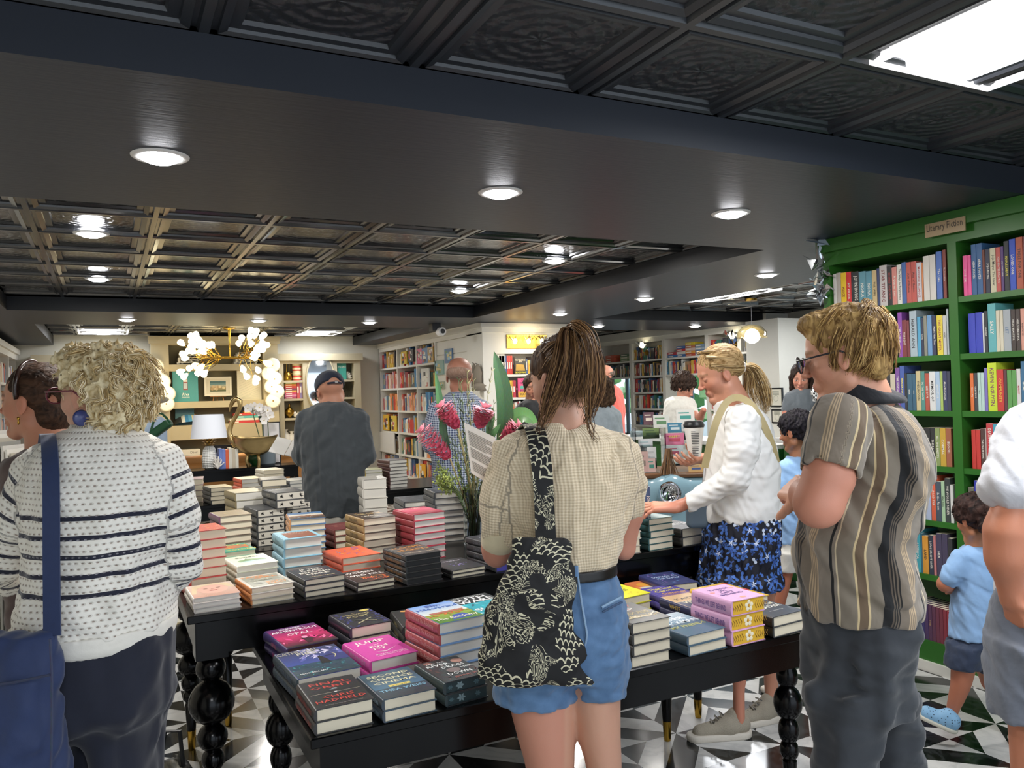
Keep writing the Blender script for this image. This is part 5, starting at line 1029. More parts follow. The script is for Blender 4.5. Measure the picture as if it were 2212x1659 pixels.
class Fig:
    def __init__(s,label,px,d,skin='#c99a80',category='person',name='person'):
        s.d=d; s.s=d/F; r=ray(px,900); b=CAM+r*(d/(r@V2)); s.b=np.array([b[0],b[1],0.]); s.skin=np.array(col(skin)); s.label=label; s.cat=category; s.name=name; s.body=[]; s.o=None; s.paint=[]
    def P(s,x,y,dv=0.): r=ray(x,y); w=CAM+r*((s.d+dv)/(r@V2))-s.b; return np.array([w@U2,w@V2,w[2]])
    def cap(s,a,b,k=.03,op='+'): return (op,k,('c',s.P(a[0],a[1],a[2]),s.P(b[0],b[1],b[2]),a[3]*s.s,b[3]*s.s))
    def chain(s,*pts,k=.03): return [s.cap(pts[i],pts[i+1],k) for i in range(len(pts)-1)]
    def ell(s,x,y,dv,rx,ry,rv,k=.03,op='+'): return (op,k,('e',s.P(x,y,dv),(rx*s.s,rv,ry*s.s)))
    def rows(s,*R,k=.03,grow=0.):
        o=[]
        for y,xl,xr,vc,rv in R:
            a,b=s.P(xl,y,vc),s.P(xr,y,vc); o.append([(a[2]+b[2])/2,(a[0]+b[0])/2,(b[0]-a[0])/2+grow,vc,rv+grow])
        o=np.array(sorted(o)); z=np.linspace(o[0,0],o[-1,0],160); q=[z]
        for i in range(1,5):  # monotone cubic through the slices
            y=o[:,i]; x=o[:,0]; dl=np.diff(y)/np.diff(x); m=np.zeros(len(x)); 
            for j in range(1,len(x)-1): m[j]=0 if dl[j-1]*dl[j]<=0 else 2*dl[j-1]*dl[j]/(dl[j-1]+dl[j])
            m[0],m[-1]=dl[0],dl[-1]; j=np.clip(np.searchsorted(x,z)-1,0,len(x)-2); h=x[j+1]-x[j]; t=(z-x[j])/h
            q.append((2*t**3-3*t**2+1)*y[j]+(t**3-2*t**2+t)*h*m[j]+(-2*t**3+3*t**2)*y[j+1]+(t**3-t**2)*h*m[j+1])
        return ('+',k,('p',np.stack(q,1)))
    def head(s,cx,cy,dv,Hm,h,pitch=0,roll=0,ears=True,k=.03,neck=None,extra=()):
        R=np.array(Matrix.Rotation(-h,3,'Z')@Matrix.Rotation(roll,3,'Y')@Matrix.Rotation(-pitch,3,'X')); c=s.P(cx,cy,dv); o=c-R@np.array([0,0,.5])*Hm
        s.hf=(o,R,Hm); L=HEAD+(EARS if ears else [])+list(extra); return ('+',k,('H',o,R,Hm,L))
    def hp(s,x,y,z): o,R,Hm=s.hf; return o+R@np.array([x,y,z])*Hm
    def hl(s,lst,k=0.): o,R,Hm=s.hf; return ('+',k,('H',o,R,Hm,lst))
    def facecol(s,V,Cc,lip='#b0605a',brow='#5a4030',eye=True,blush=.35):
        o,R,Hm=s.hf; q=(V-o)@R/Hm; lipc,bc=np.array(col(lip)),np.array(col(brow))
        def mixin(m,c): Cc[:]=Cc*(1-m[:,None])+c*m[:,None]
        sm=lambda d,w:np.clip(.5-d/w,0,1)
        fr=q[:,1]>.12
        ch=np.exp(-(((np.abs(q[:,0])-.17)/.1)**2+((q[:,2]-.36)/.09)**2))*fr*blush; mixin(ch,np.array(col('#c4604e')))
        nz=np.exp(-((q[:,0]/.07)**2+((q[:,2]-.37)/.06)**2))*(q[:,1]>.3)*blush*.6; mixin(nz,np.array(col('#c4604e')))
        er=np.clip((np.abs(q[:,0])-.33)/.04,0,1)*blush; mixin(er,np.array(col('#c46a58')))
        d=np.sqrt((q[:,0]/.095)**2+((q[:,2]-.225)/.045)**2)-1; mixin(sm(d*.06,.02)*(q[:,1]>.28)*.7,lipc)
        d=np.abs(q[:,2]-.226)-.006; mixin(sm(d,.012)*(np.abs(q[:,0])<.08)*(q[:,1]>.28)*.7,lipc*.35)
        bz=.60-.25*np.maximum(np.abs(q[:,0])-.12,0)-.12*np.maximum(.1-np.abs(q[:,0]),0); d=np.abs(q[:,2]-bz)-.018
        mixin(sm(d,.02)*(np.abs(q[:,0])>.05)*(np.abs(q[:,0])<.22)*(q[:,1]>.2)*.75,bc)
        if eye:
            ex=(np.abs(q[:,0])-.132); f=(q[:,1]>.22)
            if eye=='open':
                d=np.sqrt((ex/.058)**2+((q[:,2]-.497)/.026)**2)-1; mixin(sm(d*.03,.012)*f,np.array(col('#d8d0c8')))
                d=np.sqrt((ex**2+(q[:,2]-.497)**2))-.026; mixin(sm(d,.012)*f*(np.abs(q[:,2]-.497)<.03),np.array(col('#2a1c14')))
                d=np.abs(q[:,2]-(.525-4*ex**2))-.006
            else: d=np.abs(q[:,2]-(.478+4*ex**2))-.006
            mixin(sm(d,.014)*f*(np.abs(ex)<.064)*.85,np.array(col('#2a1a14')))
    def make_body(s,groups,**fc):
        "groups: list of (prims, cell size)"
        Vs,Qs=[],[];n=0
        for lst,h in groups:
            V,Q=nets(lambda P:evs(lst,P),*bounds(lst),h); Vs.append(V);Qs.append(Q+n);n+=len(V)
        V=np.concatenate(Vs);Q=np.concatenate(Qs); Cc=np.tile(s.skin,(len(V),1))
        if hasattr(s,'hf') and fc.get('face',True): fc.pop('face',None); s.facecol(V,Cc,**fc)
        s.o=mesh_np(s.name,V,Q,skinmat(),None,Cc,None,s.b,(0,0,-YAW)); tag(s.o,s.label,s.cat); return s.o
    def part(s,name,lst,mat,h=.007,wrk=None,parent=None,label=None,tags=None,colf=None):
        f=(lambda P:evs(lst,P)+wr(P,*wrk)) if wrk else (lambda P:evs(lst,P))
        V,Q=nets(f,*bounds(lst),h)
        pos=[p for op,k,p in lst if op=='+']; best=np.full(len(V),9e9); pc=np.zeros((len(V),3)); Pt=(V[:,0],V[:,1],V[:,2])
        for i,p in enumerate(pos):
            d=ev1(p,Pt); m=d<best; best[m]=d[m]
            if p[0]=='p':
                r=p[1]; cx,rx,cy,ry=[np.interp(V[:,2],r[:,0],r[:,j]) for j in range(1,5)]; a=np.arctan2((V[:,0]-cx)/rx,-(V[:,1]-cy)/ry); q=np.stack([a*(rx.mean()+ry.mean())/2,V[:,2],np.zeros(len(V))],1)
            elif p[0]=='c':
                a0,b0=np.array(p[1]),np.array(p[2]); ab=b0-a0; L=np.linalg.norm(ab)+1e-9; t=(V-a0)@ab/L; w=V-a0-np.outer(t,ab/L); e1=np.array([1,0,0.])-ab*ab[0]/L/L; e1/=np.linalg.norm(e1)+1e-9; e2=np.cross(ab/L,e1); q=np.stack([np.arctan2(w@e1,-(w@e2))*(p[3]+p[4])/2,t,np.ones(len(V))],1)
            else: q=np.stack([V[:,0],V[:,2],np.zeros(len(V))],1)
            pc[m]=q[m]
        Cc=colf(V) if colf else None
        o=mesh_np(name,V,Q,mat,parent or s.o,Cc,pc)
        if label: o['label']=label
        return o
    def hand(s,w,fwd,nrm,L=.18,side=1,curl=.5,curls=None,thumb=(.75,.55,.35),spread=.12,tcurl=.3):
        fwd=np.array(fwd,float);fwd/=np.linalg.norm(fwd);nrm=np.array(nrm,float);nrm-=fwd*(nrm@fwd);nrm/=np.linalg.norm(nrm);lat=np.cross(fwd,nrm)*side;k=L/.18;o=[]
        kn=[]
        for i in range(4):
            x=(.031-.021*i)*k; p=w+fwd*(.088-.004*abs(i-1))*k+lat*x; kn.append(p); o.append(('+',.012*k,('c',w+lat*x*.55,p,.0155*k,.0125*k)))
        for i,Lf in enumerate((.072,.08,.074,.058)):
            c=(curls[i] if curls else curl); d=fwd+lat*(spread*(1.3-i)*.8); d/=np.linalg.norm(d); p=kn[i]; r=.0098-.0006*i
            for j,f in enumerate((.45,.31,.24)):
                a=c*(.7 if j==0 else 1.); d=d*cos(a)+nrm*sin(a); d/=np.linalg.norm(d); nn=nrm*cos(a)-fwd*sin(a); q=p+d*Lf*f*k; o.append(('+',.005*k,('c',p,q,r*k,(r-.001)*k))); p=q; r-=.001
                nrm_,fw_=nrm,fwd
        t=lat*thumb[0]+fwd*thumb[1]+nrm*thumb[2]; t/=np.linalg.norm(t); p=w+fwd*.02*k+lat*.022*k; r=.0145
        for j,Lf in enumerate((.042,.034,.026)):
            q=p+t*Lf*k; o.append(('+',.008*k,('c',p,q,r*k,(r-.002)*k))); p=q; r-=.002; t=t*cos(tcurl)+(fwd*.7-lat*.6+nrm*.3)*sin(tcurl); t/=np.linalg.norm(t)
        return o
def strands(fig,name,bundles,cols,parent=None,r=.0011,seed=0,label=None):
    "bundles: (guide pts [(px,py,dv,rad_px)] or local pts, count, wave)"
    rr=np.random.RandomState(seed); Vs=[];Qs=[];Cs=[];n0=0; cl=[np.array(col(c)) for c in cols]
    for g,cnt,wave in bundles:
        if not isinstance(g,np.ndarray): g=np.array([[*fig.P(x,y,v),q*fig.s] for x,y,v,q in g])
        m=len(g); K=max(8,m*4); t=np.linspace(0,m-1,K); ii=np.arange(m)
        # smooth guide
        c=np.stack([np.interp(t,ii,g[:,j]) for j in range(4)],1)
        for _ in range(3): c[1:-1]=(c[:-2]+2*c[1:-1]+c[2:])/4
        T_=np.gradient(c[:,:3],axis=0); T_/=np.linalg.norm(T_,axis=1)[:,None]+1e-9; A=np.cross(T_,[.3,.9,.25]); A/=np.linalg.norm(A,axis=1)[:,None]; B=np.cross(T_,A)
        for s in range(cnt):
            a=rr.rand()*2*pi; q=math.sqrt(rr.rand()); ph=rr.rand(2)*6; fr=1+rr.rand()*1.5; tt=np.linspace(0,1,K)
            x=c[:,3]*q*cos(a)+wave*np.sin(tt*6*fr+ph[0])*tt; y=c[:,3]*q*sin(a)+wave*np.sin(tt*6*fr+ph[1])*tt
            pts=c[:,:3]+A*x[:,None]+B*y[:,None]; e=int(K*(.8+.2*rr.rand())); pts=pts[:e]; kk=len(pts); rd=r*(1-.7*(np.linspace(0,1,kk))**3)*(.7+.6*rr.rand())
            a1=A[:e]*rd[:,None]; b1=B[:e]*rd[:,None]; ring=np.stack([pts+a1,pts-a1*.5+b1*.87,pts-a1*.5-b1*.87],1).reshape(-1,3)
            i=np.arange(kk-1)[:,None]*3; q_=np.concatenate([np.concatenate([i+j,i+(j+1)%3,i+3+(j+1)%3,i+3+j],1) for j in range(3)]); Vs.append(ring);Qs.append(q_+n0);n0+=len(ring)
            cc=cl[rr.randint(len(cl))]*(.8+.4*rr.rand()); Cs.append(np.tile(cc,(len(ring),1)))
    o=mesh_np(name,np.concatenate(Vs),np.concatenate(Qs),hairmat(),parent or fig.o,np.concatenate(Cs)); o['kind']='stuff' if False else 'thing'
    del o['kind']
    return o
def hairmat():
    if 'hair' in MATS: return MATS['hair']
    g=N('hair'); a=g.attr('col'); MATS['hair']=g.out(a.outputs['Color'],.42,Specular_IOR_Level=.35); return g.m
def haircap(fig,lst,c1,c2,h=.005,wrk=(.004,.03,1,.35),label=None,streak=(60,60,8)):
    key='haircap'+c1+c2+str(streak)
    if key not in MATS:
        g=N('hair_mass'); tc=g.n('TexCoord').outputs['Object']; mp=g.n('Mapping',Vector=tc); mp.inputs['Scale'].default_value=streak
        n1=g.n('TexNoise',Vector=mp,Scale=1.5,Detail=6.,Distortion=.6); f=g.n('MapRange',i0=n1.outputs[0],i1=.35,i2=.65)
        g.bump(n1.outputs[0],.7,.010); MATS[key]=g.out(g.mix(f.outputs[0],col(c1),col(c2)),.6,Specular_IOR_Level=.2)
    o=fig.part('hair',lst,MATS[key],h,wrk)
    if label: o['label']=label
    return o
def fabric(name,c,noise=.12,ns=60,bump=.35,bs=300,rough=.8,wrink=.5,ws=9.,c2=None,sheen=.2):
    if name in MATS: return MATS[name]
    g=N(name); tc=g.n('TexCoord').outputs['Object']; c=col(c)
    n1=g.n('TexNoise',Vector=tc,Scale=float(ns),Detail=3.); n2=g.n('TexNoise',Vector=tc,Scale=float(bs),Detail=1.); n3=g.n('TexNoise',Vector=tc,Scale=float(ws),Detail=2.,Distortion=1.5)
    hh=g.math('ADD',g.math('MULTIPLY',n2.outputs[0],.05*bump),g.math('MULTIPLY',n3.outputs[0],wrink)); g.bump(hh,.6,.02)
    cc=g.mix(n1.outputs[0],tuple(x*(1-noise) for x in c),tuple(min(1,x*(1+noise)) for x in (col(c2) if c2 else c)))
    MATS[name]=g.out(cc,rough,Sheen_Weight=sheen); return g.m
def shoe(fig,toe,heel,c,sole,lab=None,w=.045,hh=.07,parent=None,knit=True):
    T_,Hh=fig.P(*toe),fig.P(*heel); T_=np.array([T_[0],T_[1],0]);Hh=np.array([Hh[0],Hh[1],0]); d=T_-Hh; L=np.linalg.norm(d); d/=L; z=np.array([0,0,1.])
    up=[('+',0,('c',Hh+z*.055,Hh+d*L*.3+z*.055,w*.8,w*.85)),('+',.03,('c',Hh+d*L*.3+z*.05,T_-d*.02+z*.035,w*.85,w*.62)),('+',.02,('c',Hh+z*.06,Hh+z*(hh+.03)+d*.03,w*.72,w*.6)),('^',.005,('pl',(0,0,.022),(0,0,-1)))]
    o=fig.part('shoe',up,c,.005)
    so=[('+',0,('c',Hh+z*.018,T_-d*.0+z*.018,w*.95,w*.8)),('^',.004,('pl',(0,0,.0),(0,0,-1))),('^',.006,('pl',(0,0,.032),(0,0,1)))]
    fig.part('sole',so,sole,.005,parent=o)
    lat=np.cross(d,z); m=MB()
    for i in range(4):
        c_=Hh+d*L*(.42+.1*i)+z*(.112-.016*i); m.tube([c_-lat*.022,c_+z*.008+d*.01,c_+lat*.022],.0035,6,'#4a4640'); m.tube([c_+lat*.022,c_+z*.008+d*.01,c_-lat*.02+d*L*.05],.0035,6,'#8a8478')
    m.build('laces',paint(.7),o)
    return o
# ---------------- people ----------------
def pcn(g): 
    a=g.attr('pc'); sp=g.n('SeparateXYZ',i0=a.outputs['Vector']); return sp.outputs
def band(g,x,c,w): return g.math('LESS_THAN',g.math('ABSOLUTE',g.math('SUBTRACT',x,c)),w)
# ponytailed woman with the tote bag, seen from behind
def knit_mat():
    g=N('cream_waffle_knit'); x,y,z=pcn(g); k=2*pi/.0115
    a=g.math('SINE',g.math('MULTIPLY',g.math('ADD',x,y),k*.75)); b=g.math('SINE',g.math('MULTIPLY',g.math('SUBTRACT',x,y),k*.75)); h=g.math('MULTIPLY',a,b)
    tc=g.n('TexCoord').outputs['Object']; n3=g.n('TexNoise',Vector=tc,Scale=7.,Detail=2.,Distortion=1.2)
    g.bump(g.math('ADD',g.math('MULTIPLY',h,.12),g.math('MULTIPLY',n3.outputs[0],1.2)),.8,.01)
    f=g.math('MULTIPLY',g.math('ADD',h,1.),.5); return g.out(g.mix(f,col('#cdb896'),col('#efdfc2')),.85,Sheen_Weight=.3)
W1=Fig('woman with high brown ponytail, cream knit top and denim shorts, seen from behind',1215,2.2,'#cf9f86')
hd=W1.head(1212,818,.02,.228,-.85,.22)
legs=[('+',.05,W1.rows((1440,1085,1245,.0,.095),(1510,1098,1242,.0,.088),(1590,1118,1242,0,.08),(1659,1136,1240,.0,.068),(1800,1150,1226,0,.05),(1900,1146,1232,-.01,.056),(2080,1168,1208,.0,.036),(2110,1168,1208,0,.038))[2]),
      ('+',.02,W1.rows((1430,1235,1345,.0,.09),(1490,1234,1340,0,.085),(1580,1246,1340,0,.076),(1659,1266,1342,.0,.064),(1800,1272,1338,0,.048),(1900,1262,1340,-.01,.054),(2080,1290,1330,0,.034),(2110,1290,1330,0,.036))[2])]
arms=W1.chain((1100,1000,.0,38),(1072,1180,.03,30),(1074,1196,.035,29),k=.02)+W1.chain((1072,1196,.035,28),(1085,1120,.22,20),(1090,1060,.34,17),k=.01)\
  +W1.chain((1345,1000,.03,30),(1362,1110,.05,26),(1348,1185,.07,24),k=.02)+W1.chain((1348,1185,.07,24),(1290,1130,.25,19),(1240,1090,.36,16),k=.01)
arms+=W1.hand(W1.P(1090,1060,.34),(-.25,.25,.75),(1,.2,0),side=-1,curl=.7)
W1.make_body([([hd]+W1.chain((1215,870,.03,40),(1218,925,.02,46),(1218,985,.03,60),k=.03),.0035),(arms,.006),(legs,.008),([('+',.0,W1.rows((960,1120,1320,.02,.07),(1230,1170,1310,0,.08),(1440,1110,1330,0,.1))[2])],.012)],brow='#4a3020')
knit=knit_mat()
top=[W1.rows((915,1158,1278,.02,.062),(932,1128,1310,.015,.078),(955,1092,1345,.01,.09),(1000,1088,1358,.0,.105),(1060,1102,1358,0,.115),(1120,1108,1350,0,.118),(1180,1122,1340,0,.115),(1215,1148,1328,0,.108),(1232,1160,1312,0,.10))]\
 +W1.chain((1112,985,.0,46),(1086,1080,.01,44),(1078,1150,.02,40),k=.05)+W1.chain((1338,985,.02,42),(1352,1050,.04,36),(1360,1100,.05,32),k=.05)+[('-',.006,('c',W1.P(1217,880,.03),W1.P(1217,918,.02),.055,.063))]
sw=W1.part('sweater',top,knit,.0055,(.005,.09,3,.6),label='cream waffle knit short sleeved top')
ribc=fabric('cream_rib','#dccfae',.05)
W1.part('sleeve_cuff',[('+',0,('c',W1.P(1079,1150,.02),W1.P(1076,1166,.022),40.5*W1.s,38*W1.s))]+[('^',.003,('pl',W1.P(1079,1150,.02),(0,0,1)))],ribc,.005,parent=sw)
den=fabric('denim','#3c5f88',.25,25,.5,500,.75,.5,7.,c2='#6083aa')
W1.part('shorts',[W1.rows((1228,1152,1326,0,.103),(1260,1140,1338,0,.112),(1310,1112,1350,-.005,.125),(1370,1092,1356,-.01,.135),(1420,1078,1356,-.01,.128),(1450,1072,1356,-.0,.115)),
 ('+',.03,W1.rows((1400,1080,1250,0,.12),(1460,1068,1248,0,.112),(1508,1062,1244,0,.11))[2]),('+',.02,W1.rows((1400,1238,1356,0,.11),(1460,1236,1356,0,.105),(1492,1236,1352,0,.1))[2])],den,.006,(.003,.07,5,.8),label='blue denim shorts')
belt=W1.part('belt',[W1.rows((1216,1152,1332,0,.112),(1240,1146,1334,0,.114)),('-',.002,W1.rows((1200,1158,1326,0,.105),(1260,1152,1328,0,.106))[2])],plain('belt_leather','#16130f',.4),.005)
def pts(fig,L): return [fig.P(*p) for p in L]
mb=MB(); mb.tube(pts(W1,[(1300,1312,-.118),(1318,1302,-.112),(1342,1290,-.09)]),.0035,6,'#8fb0d0').tube(pts(W1,[(1302,1322,-.121),(1320,1312,-.115),(1344,1300,-.092)]),.003,6,'#2e4a70').tube(pts(W1,[(1248,1245,-.112),(1256,1300,-.127),(1268,1370,-.143),(1258,1440,-.128)]),.003,6,'#8aa8c8').tube(pts(W1,[(1244,1222,-.118),(1245,1245,-.12)]),.006,6,'#5f86b0')
mb.build('pocket_seam',paint(.8),W1.o)
# ponytail and scalp hair
CH=['#4a3220','#6b4a2e','#7a5a3a','#8f6c48','#3a281a','#a07a50']
haircap(W1,[W1.hl([('+',0,('e',(0,-.09,.64),(.365,.45,.385))),('+',.05,('e',(0,-.25,.42),(.30,.22,.2))),('-',.04,('e',(0,.34,.40),(.42,.30,.30))),('-',.05,('e',(0,.12,.1),(.6,.3,.26))),('-',.03,('e',(-.40,.02,.43),(.13,.15,.17)))]),('+',.03,W1.ell(1240,735,-.04,34,30,.05)[2])],'#33231a','#5e4430',.0045,(.003,.02,1,.3))
tie=(1242,742,-.05); bd=[]
for a in np.linspace(-1.9,1.9,13):
    for zt in(.5,.68,.86):
        if a<-1.2 and zt<.6: continue
        o,R,Hm=W1.hf; st=o+R@np.array([sin(a)*.36*(1.15-zt*.35),-cos(a)*.40+(.02 if abs(a)<1.4 else 0)-.05,zt-.06*abs(a)])*Hm; en=W1.P(*tie); md=(st+en)/2; c0=o+R@np.array([0,-.08,.62])*Hm; dv=md-c0; md=c0+dv/np.linalg.norm(dv)*.098
        bd.append((np.array([[*st,.008],[*md,.009],[*en,.008]]),13,.0015))
bd+=[([(1244,738,-.05,10),(1238,705,-.06,20),(1262,730,-.09,30),(1268,790,-.10,34),(1262,850,-.10,30),(1268,905,-.10,12)],150,.005),([(1244,738,-.05,8),(1225,708,-.07,16),(1222,760,-.10,26),(1205,830,-.10,26),(1182,890,-.10,16),(1158,948,-.09,5)],150,.006),
 ([(1244,738,-.05,8),(1240,706,-.08,14),(1245,770,-.11,30),(1232,840,-.11,24),(1210,890,-.11,12)],130,.006),([(1244,738,-.05,6),(1260,712,-.07,12),(1290,770,-.09,14),(1292,840,-.08,16),(1270,900,-.09,8),(1262,925,-.09,4)],90,.008),
 ([(1270,860,-.09,10),(1275,930,-.10,6),(1295,960,-.10,5)],14,.008)]
strands(W1,'ponytail',bd,CH,r=.0012,seed=1,label='brown ponytail')
W1.o.children[-1]['label']='long brown ponytail with lighter streaks'
er=W1.hp(-.39,-.02,.33); MB().tube([er+np.array([.008*cos(t),0,.008*sin(t)-.01]) for t in np.linspace(0,2*pi,14)],.0012,5).build('earring',M_gold,W1.o,smooth=True)
# tote
g=N('black_cream_print'); x,y,z=pcn(g); tc=g.n('TexCoord').outputs['Object']
nw=g.n('TexNoise',Vector=tc,Scale=5.,Detail=1.); mp=g.n('VectorMath',{'operation':'MULTIPLY_ADD'},i0=nw.outputs['Color'],i1=(.22,.22,.22),i2=tc); ms_=g.n('SeparateXYZ',i0=mp.outputs[0])
yy=g.math('MULTIPLY',ms_.outputs[2],62.); rw=g.math('FLOOR',yy); fx=g.math('SUBTRACT',g.math('FRACT',g.math('ADD',g.math('MULTIPLY',ms_.outputs[0],44.),g.math('MULTIPLY',rw,.5))),.5); fy=g.math('FRACT',yy)
d_=g.math('SQRT',g.math('ADD',g.math('MULTIPLY',fx,fx),g.math('MULTIPLY',g.math('MULTIPLY',fy,fy),.45))); lineA=g.math('LESS_THAN',g.math('ABSOLUTE',g.math('SUBTRACT',d_,.46)),.075)
v2=g.n('TexVoronoi',{'feature':'F1'},Vector=mp.outputs[0],Scale=60.); n1=g.n('TexNoise',Vector=mp.outputs[0],Scale=22.,Detail=1.,Distortion=2.5); fr_=g.math('FRACT',g.math('MULTIPLY',n1.outputs[0],8.)); n2=g.n('TexNoise',Vector=tc,Scale=7.,Detail=1.); n4=g.n('TexNoise',Vector=tc,Scale=23.,Detail=0.)
lineB=g.math('LESS_THAN',g.math('ABSOLUTE',g.math('SUBTRACT',fr_,.5)),.15); dots=g.math('LESS_THAN',v2.outputs['Distance'],.17)
s1=g.math('GREATER_THAN',n2.outputs[0],.5); f=g.mix(s1,lineA,g.math('MAXIMUM',lineB,dots)); f=g.math('MULTIPLY',g.math('GREATER_THAN',f,.5),g.math('GREATER_THAN',n4.outputs[0],.40))
nb=g.n('TexNoise',Vector=tc,Scale=10.,Detail=2.,Distortion=1.); g.bump(nb.outputs[0],.6,.02); TOTE=g.out(g.mix(f,(.008,.008,.009),col('#d8d2b4')),.75)
tb=empty('tote_bag',W1.b); tb.rotation_euler=(0,0,-YAW); tag(tb,'black tote bag with cream scale print hanging at the ponytailed woman\'s hip','bag')
V0=-.165
W1.part('bag_body',[('+',0,W1.rows((1163,1116,1223,V0,.012),(1200,1104,1228,V0,.022),(1260,1075,1234,V0,.032),(1340,1052,1242,V0,.036),(1420,1040,1256,V0,.034),(1462,1036,1268,V0,.026),(1480,1032,1273,V0,.010))[2])],TOTE,.005,(.004,.11,8,.5),parent=tb)
for q in(0,1):
    L=[(1168+q*22,1170,V0-.002),(1166+q*20,1090,V0+.03),(1160+q*22,1010,-.118),(1152+q*22,955,-.098),(1144+q*20,922,-.055),(1136+q*18,914,0.0),(1122+q*14,935,.075),(1110+q*12,1000,.115)]
    P=np.array(pts(W1,L)); 
    for _ in range(2):
        R2=[P[0]]; 
        for i in range(len(P)-1): R2+= [P[i]*.75+P[i+1]*.25,P[i]*.25+P[i+1]*.75]
        P=np.array(R2+[P[-1]])
    m_=MB(); T_=np.gradient(P,axis=0); w_=.0135
    V_=[];F2=[]
    for i,p in enumerate(P):
        nn=np.array([0,-1,.0]) if p[2]<W1.P(1140,930,0)[2] and p[1]<-.03 else np.array([0,-.3,1.]) if p[1]<.05 else np.array([0,1.,0]); t=T_[i]/np.linalg.norm(T_[i]); l=np.cross(t,nn); l/=np.linalg.norm(l); nn=np.cross(l,t)
        if l[0]<0: l=-l
        nn=nn if nn[1]<0 or nn[2]>0 else nn
        for a,b in((-w_,.002),(w_,.002),(w_,-.002),(-w_,-.002)): V_.append(p+l*a+nn*b)
        if i: F2+=[tuple((i-1)*4+j if k in(0,) else 0 for k in range(1)) for j in range(0)]+[((i-1)*4+j,(i-1)*4+(j+1)%4,i*4+(j+1)%4,i*4+j) for j in range(4)]
    m_.add(V_,F2); m_.build('strap',TOTE,tb,smooth=SM)
lf=MB(); c4=pts(W1,[(1002,912,.30),(1070,945,.36),(1082,1062,.36),(1018,1022,.30)]); c4=[np.array(p) for p in c4]
bl=lambda a,b,e=0:(c4[3]*(1-a)+c4[2]*a)*(1-b)+(c4[0]*(1-a)+c4[1]*a)*b+np.array([0,-e,0])
for i in range(8): lf.quad(bl(0,i/8),bl(1,i/8),bl(1,i/8+.125),bl(0,i/8+.125),'#eeeae2')
for i in range(24):
    if i in(6,7,14): continue
    a_,b_,y_=.1,.9-.25*((i*7)%5==0),.1+.033*i; lf.quad(bl(a_,y_,.002),bl(b_,y_,.002),bl(b_,y_+.012,.002),bl(a_,y_+.012,.002),'#77756f')
o=lf.build('leaflet',paint(.6),loc=W1.b,rot=(0,0,-YAW)); tag(o,'white printed page held up by the ponytailed woman over flower arrangement','leaflet')
# man in the striped polo
g=N('striped_knit'); x,y,z=pcn(g); xx=g.math('FRACT',g.math('ADD',g.math('DIVIDE',x,.255),.37)); rp=g.n('ValToRGB'); g.set(rp.inputs[0],xx); rp.color_ramp.interpolation='CONSTANT'
st=[(0,'#847a6c'),(.07,'#d2bd92'),(.088,'#6f5c48'),(.17,'#d2bd92'),(.188,'#847a6c'),(.31,'#0e0f12'),(.40,'#5a4e42'),(.415,'#1a1716'),(.43,'#6a5e50'),(.445,'#1a1716'),(.46,'#6a5e50'),(.475,'#1a1716'),(.49,'#7a6e60'),(.60,'#c0a888'),(.612,'#8a7a66'),(.624,'#c0a888'),(.636,'#8a7a66'),(.648,'#c0a888'),(.66,'#8a7a66'),(.672,'#c0a888'),(.69,'#8a8074'),(.84,'#0e0f12'),(.87,'#8a8074'),(.90,'#d8c8a8'),(.915,'#847a6c')]
e=rp.color_ramp.elements
for i,(p,c) in enumerate(st):
    q=e[i] if i<2 else e.new(p); q.position=p; q.color=(*col(c),1)
tc=g.n('TexCoord').outputs['Object']; n3=g.n('TexNoise',Vector=tc,Scale=6.,Detail=3.,Distortion=1.5); g.bump(n3.outputs[0],.55,.02); POLO=g.out(rp.outputs[0],.85,Sheen_Weight=.2)
M1=Fig('man in a taupe striped polo and dark trousers at the right end of low table',1850,2.05,'#d9a084')
hd=M1.head(1822,765,.0,.245,-1.05,.2,0)
M1.make_body([([hd]+M1.chain((1845,800,.02,52),(1858,860,.03,58),(1868,900,.03,70),k=.03),.0035),
 (M1.chain((1800,960,-.14,44),(1790,1030,-.15,47),(1768,1088,-.155,44),k=.02)+M1.chain((1768,1088,-.155,42),(1745,1070,-.03,34),(1738,1066,.06,26),k=.03)+M1.hand(M1.P(1740,1070,.06),(-.15,1,.15),(.6,.1,-.6),side=1,curl=1.3)+M1.chain((1800,980,.2,50),(1770,1110,.24,40),(1735,1080,.14,24),k=.02)+M1.hand(M1.P(1733,1080,.12),(-.1,-.8,.25),(.9,-.2,0),side=-1,curl=1.3),.0055)],brow='#a07850')
M1.part('shirt',[M1.rows((872,1800,1925,.03,.09),(895,1785,1945,.03,.15),(930,1772,1970,.03,.19),(990,1762,1990,.03,.2),(1060,1750,1982,.03,.19),(1120,1736,1966,.03,.18),(1170,1726,1958,.03,.175),(1230,1728,1968,.03,.18),(1290,1732,1976,.03,.18),(1322,1736,1970,.03,.17)),
 ('-',.004,('c',M1.P(1850,820,.02),M1.P(1862,886,.03),.055,.07))],POLO,.006,(.007,.11,4,.5),label='taupe polo with black and cream vertical stripes')
M1.part('sleeve',[('+',0,('c',M1.P(1815,915,-.115),M1.P(1794,1010,-.15),62*M1.s,60*M1.s)),('^',.004,('pl',M1.P(1794,1022,-.15),-(M1.P(1815,915,-.11)-M1.P(1794,1022,-.15))/.13)),('-',.004,('c',M1.P(1794,1015,-.15),M1.P(1785,1060,-.15),50*M1.s,56*M1.s))],POLO,.0055,(.003,.1,5,.6))
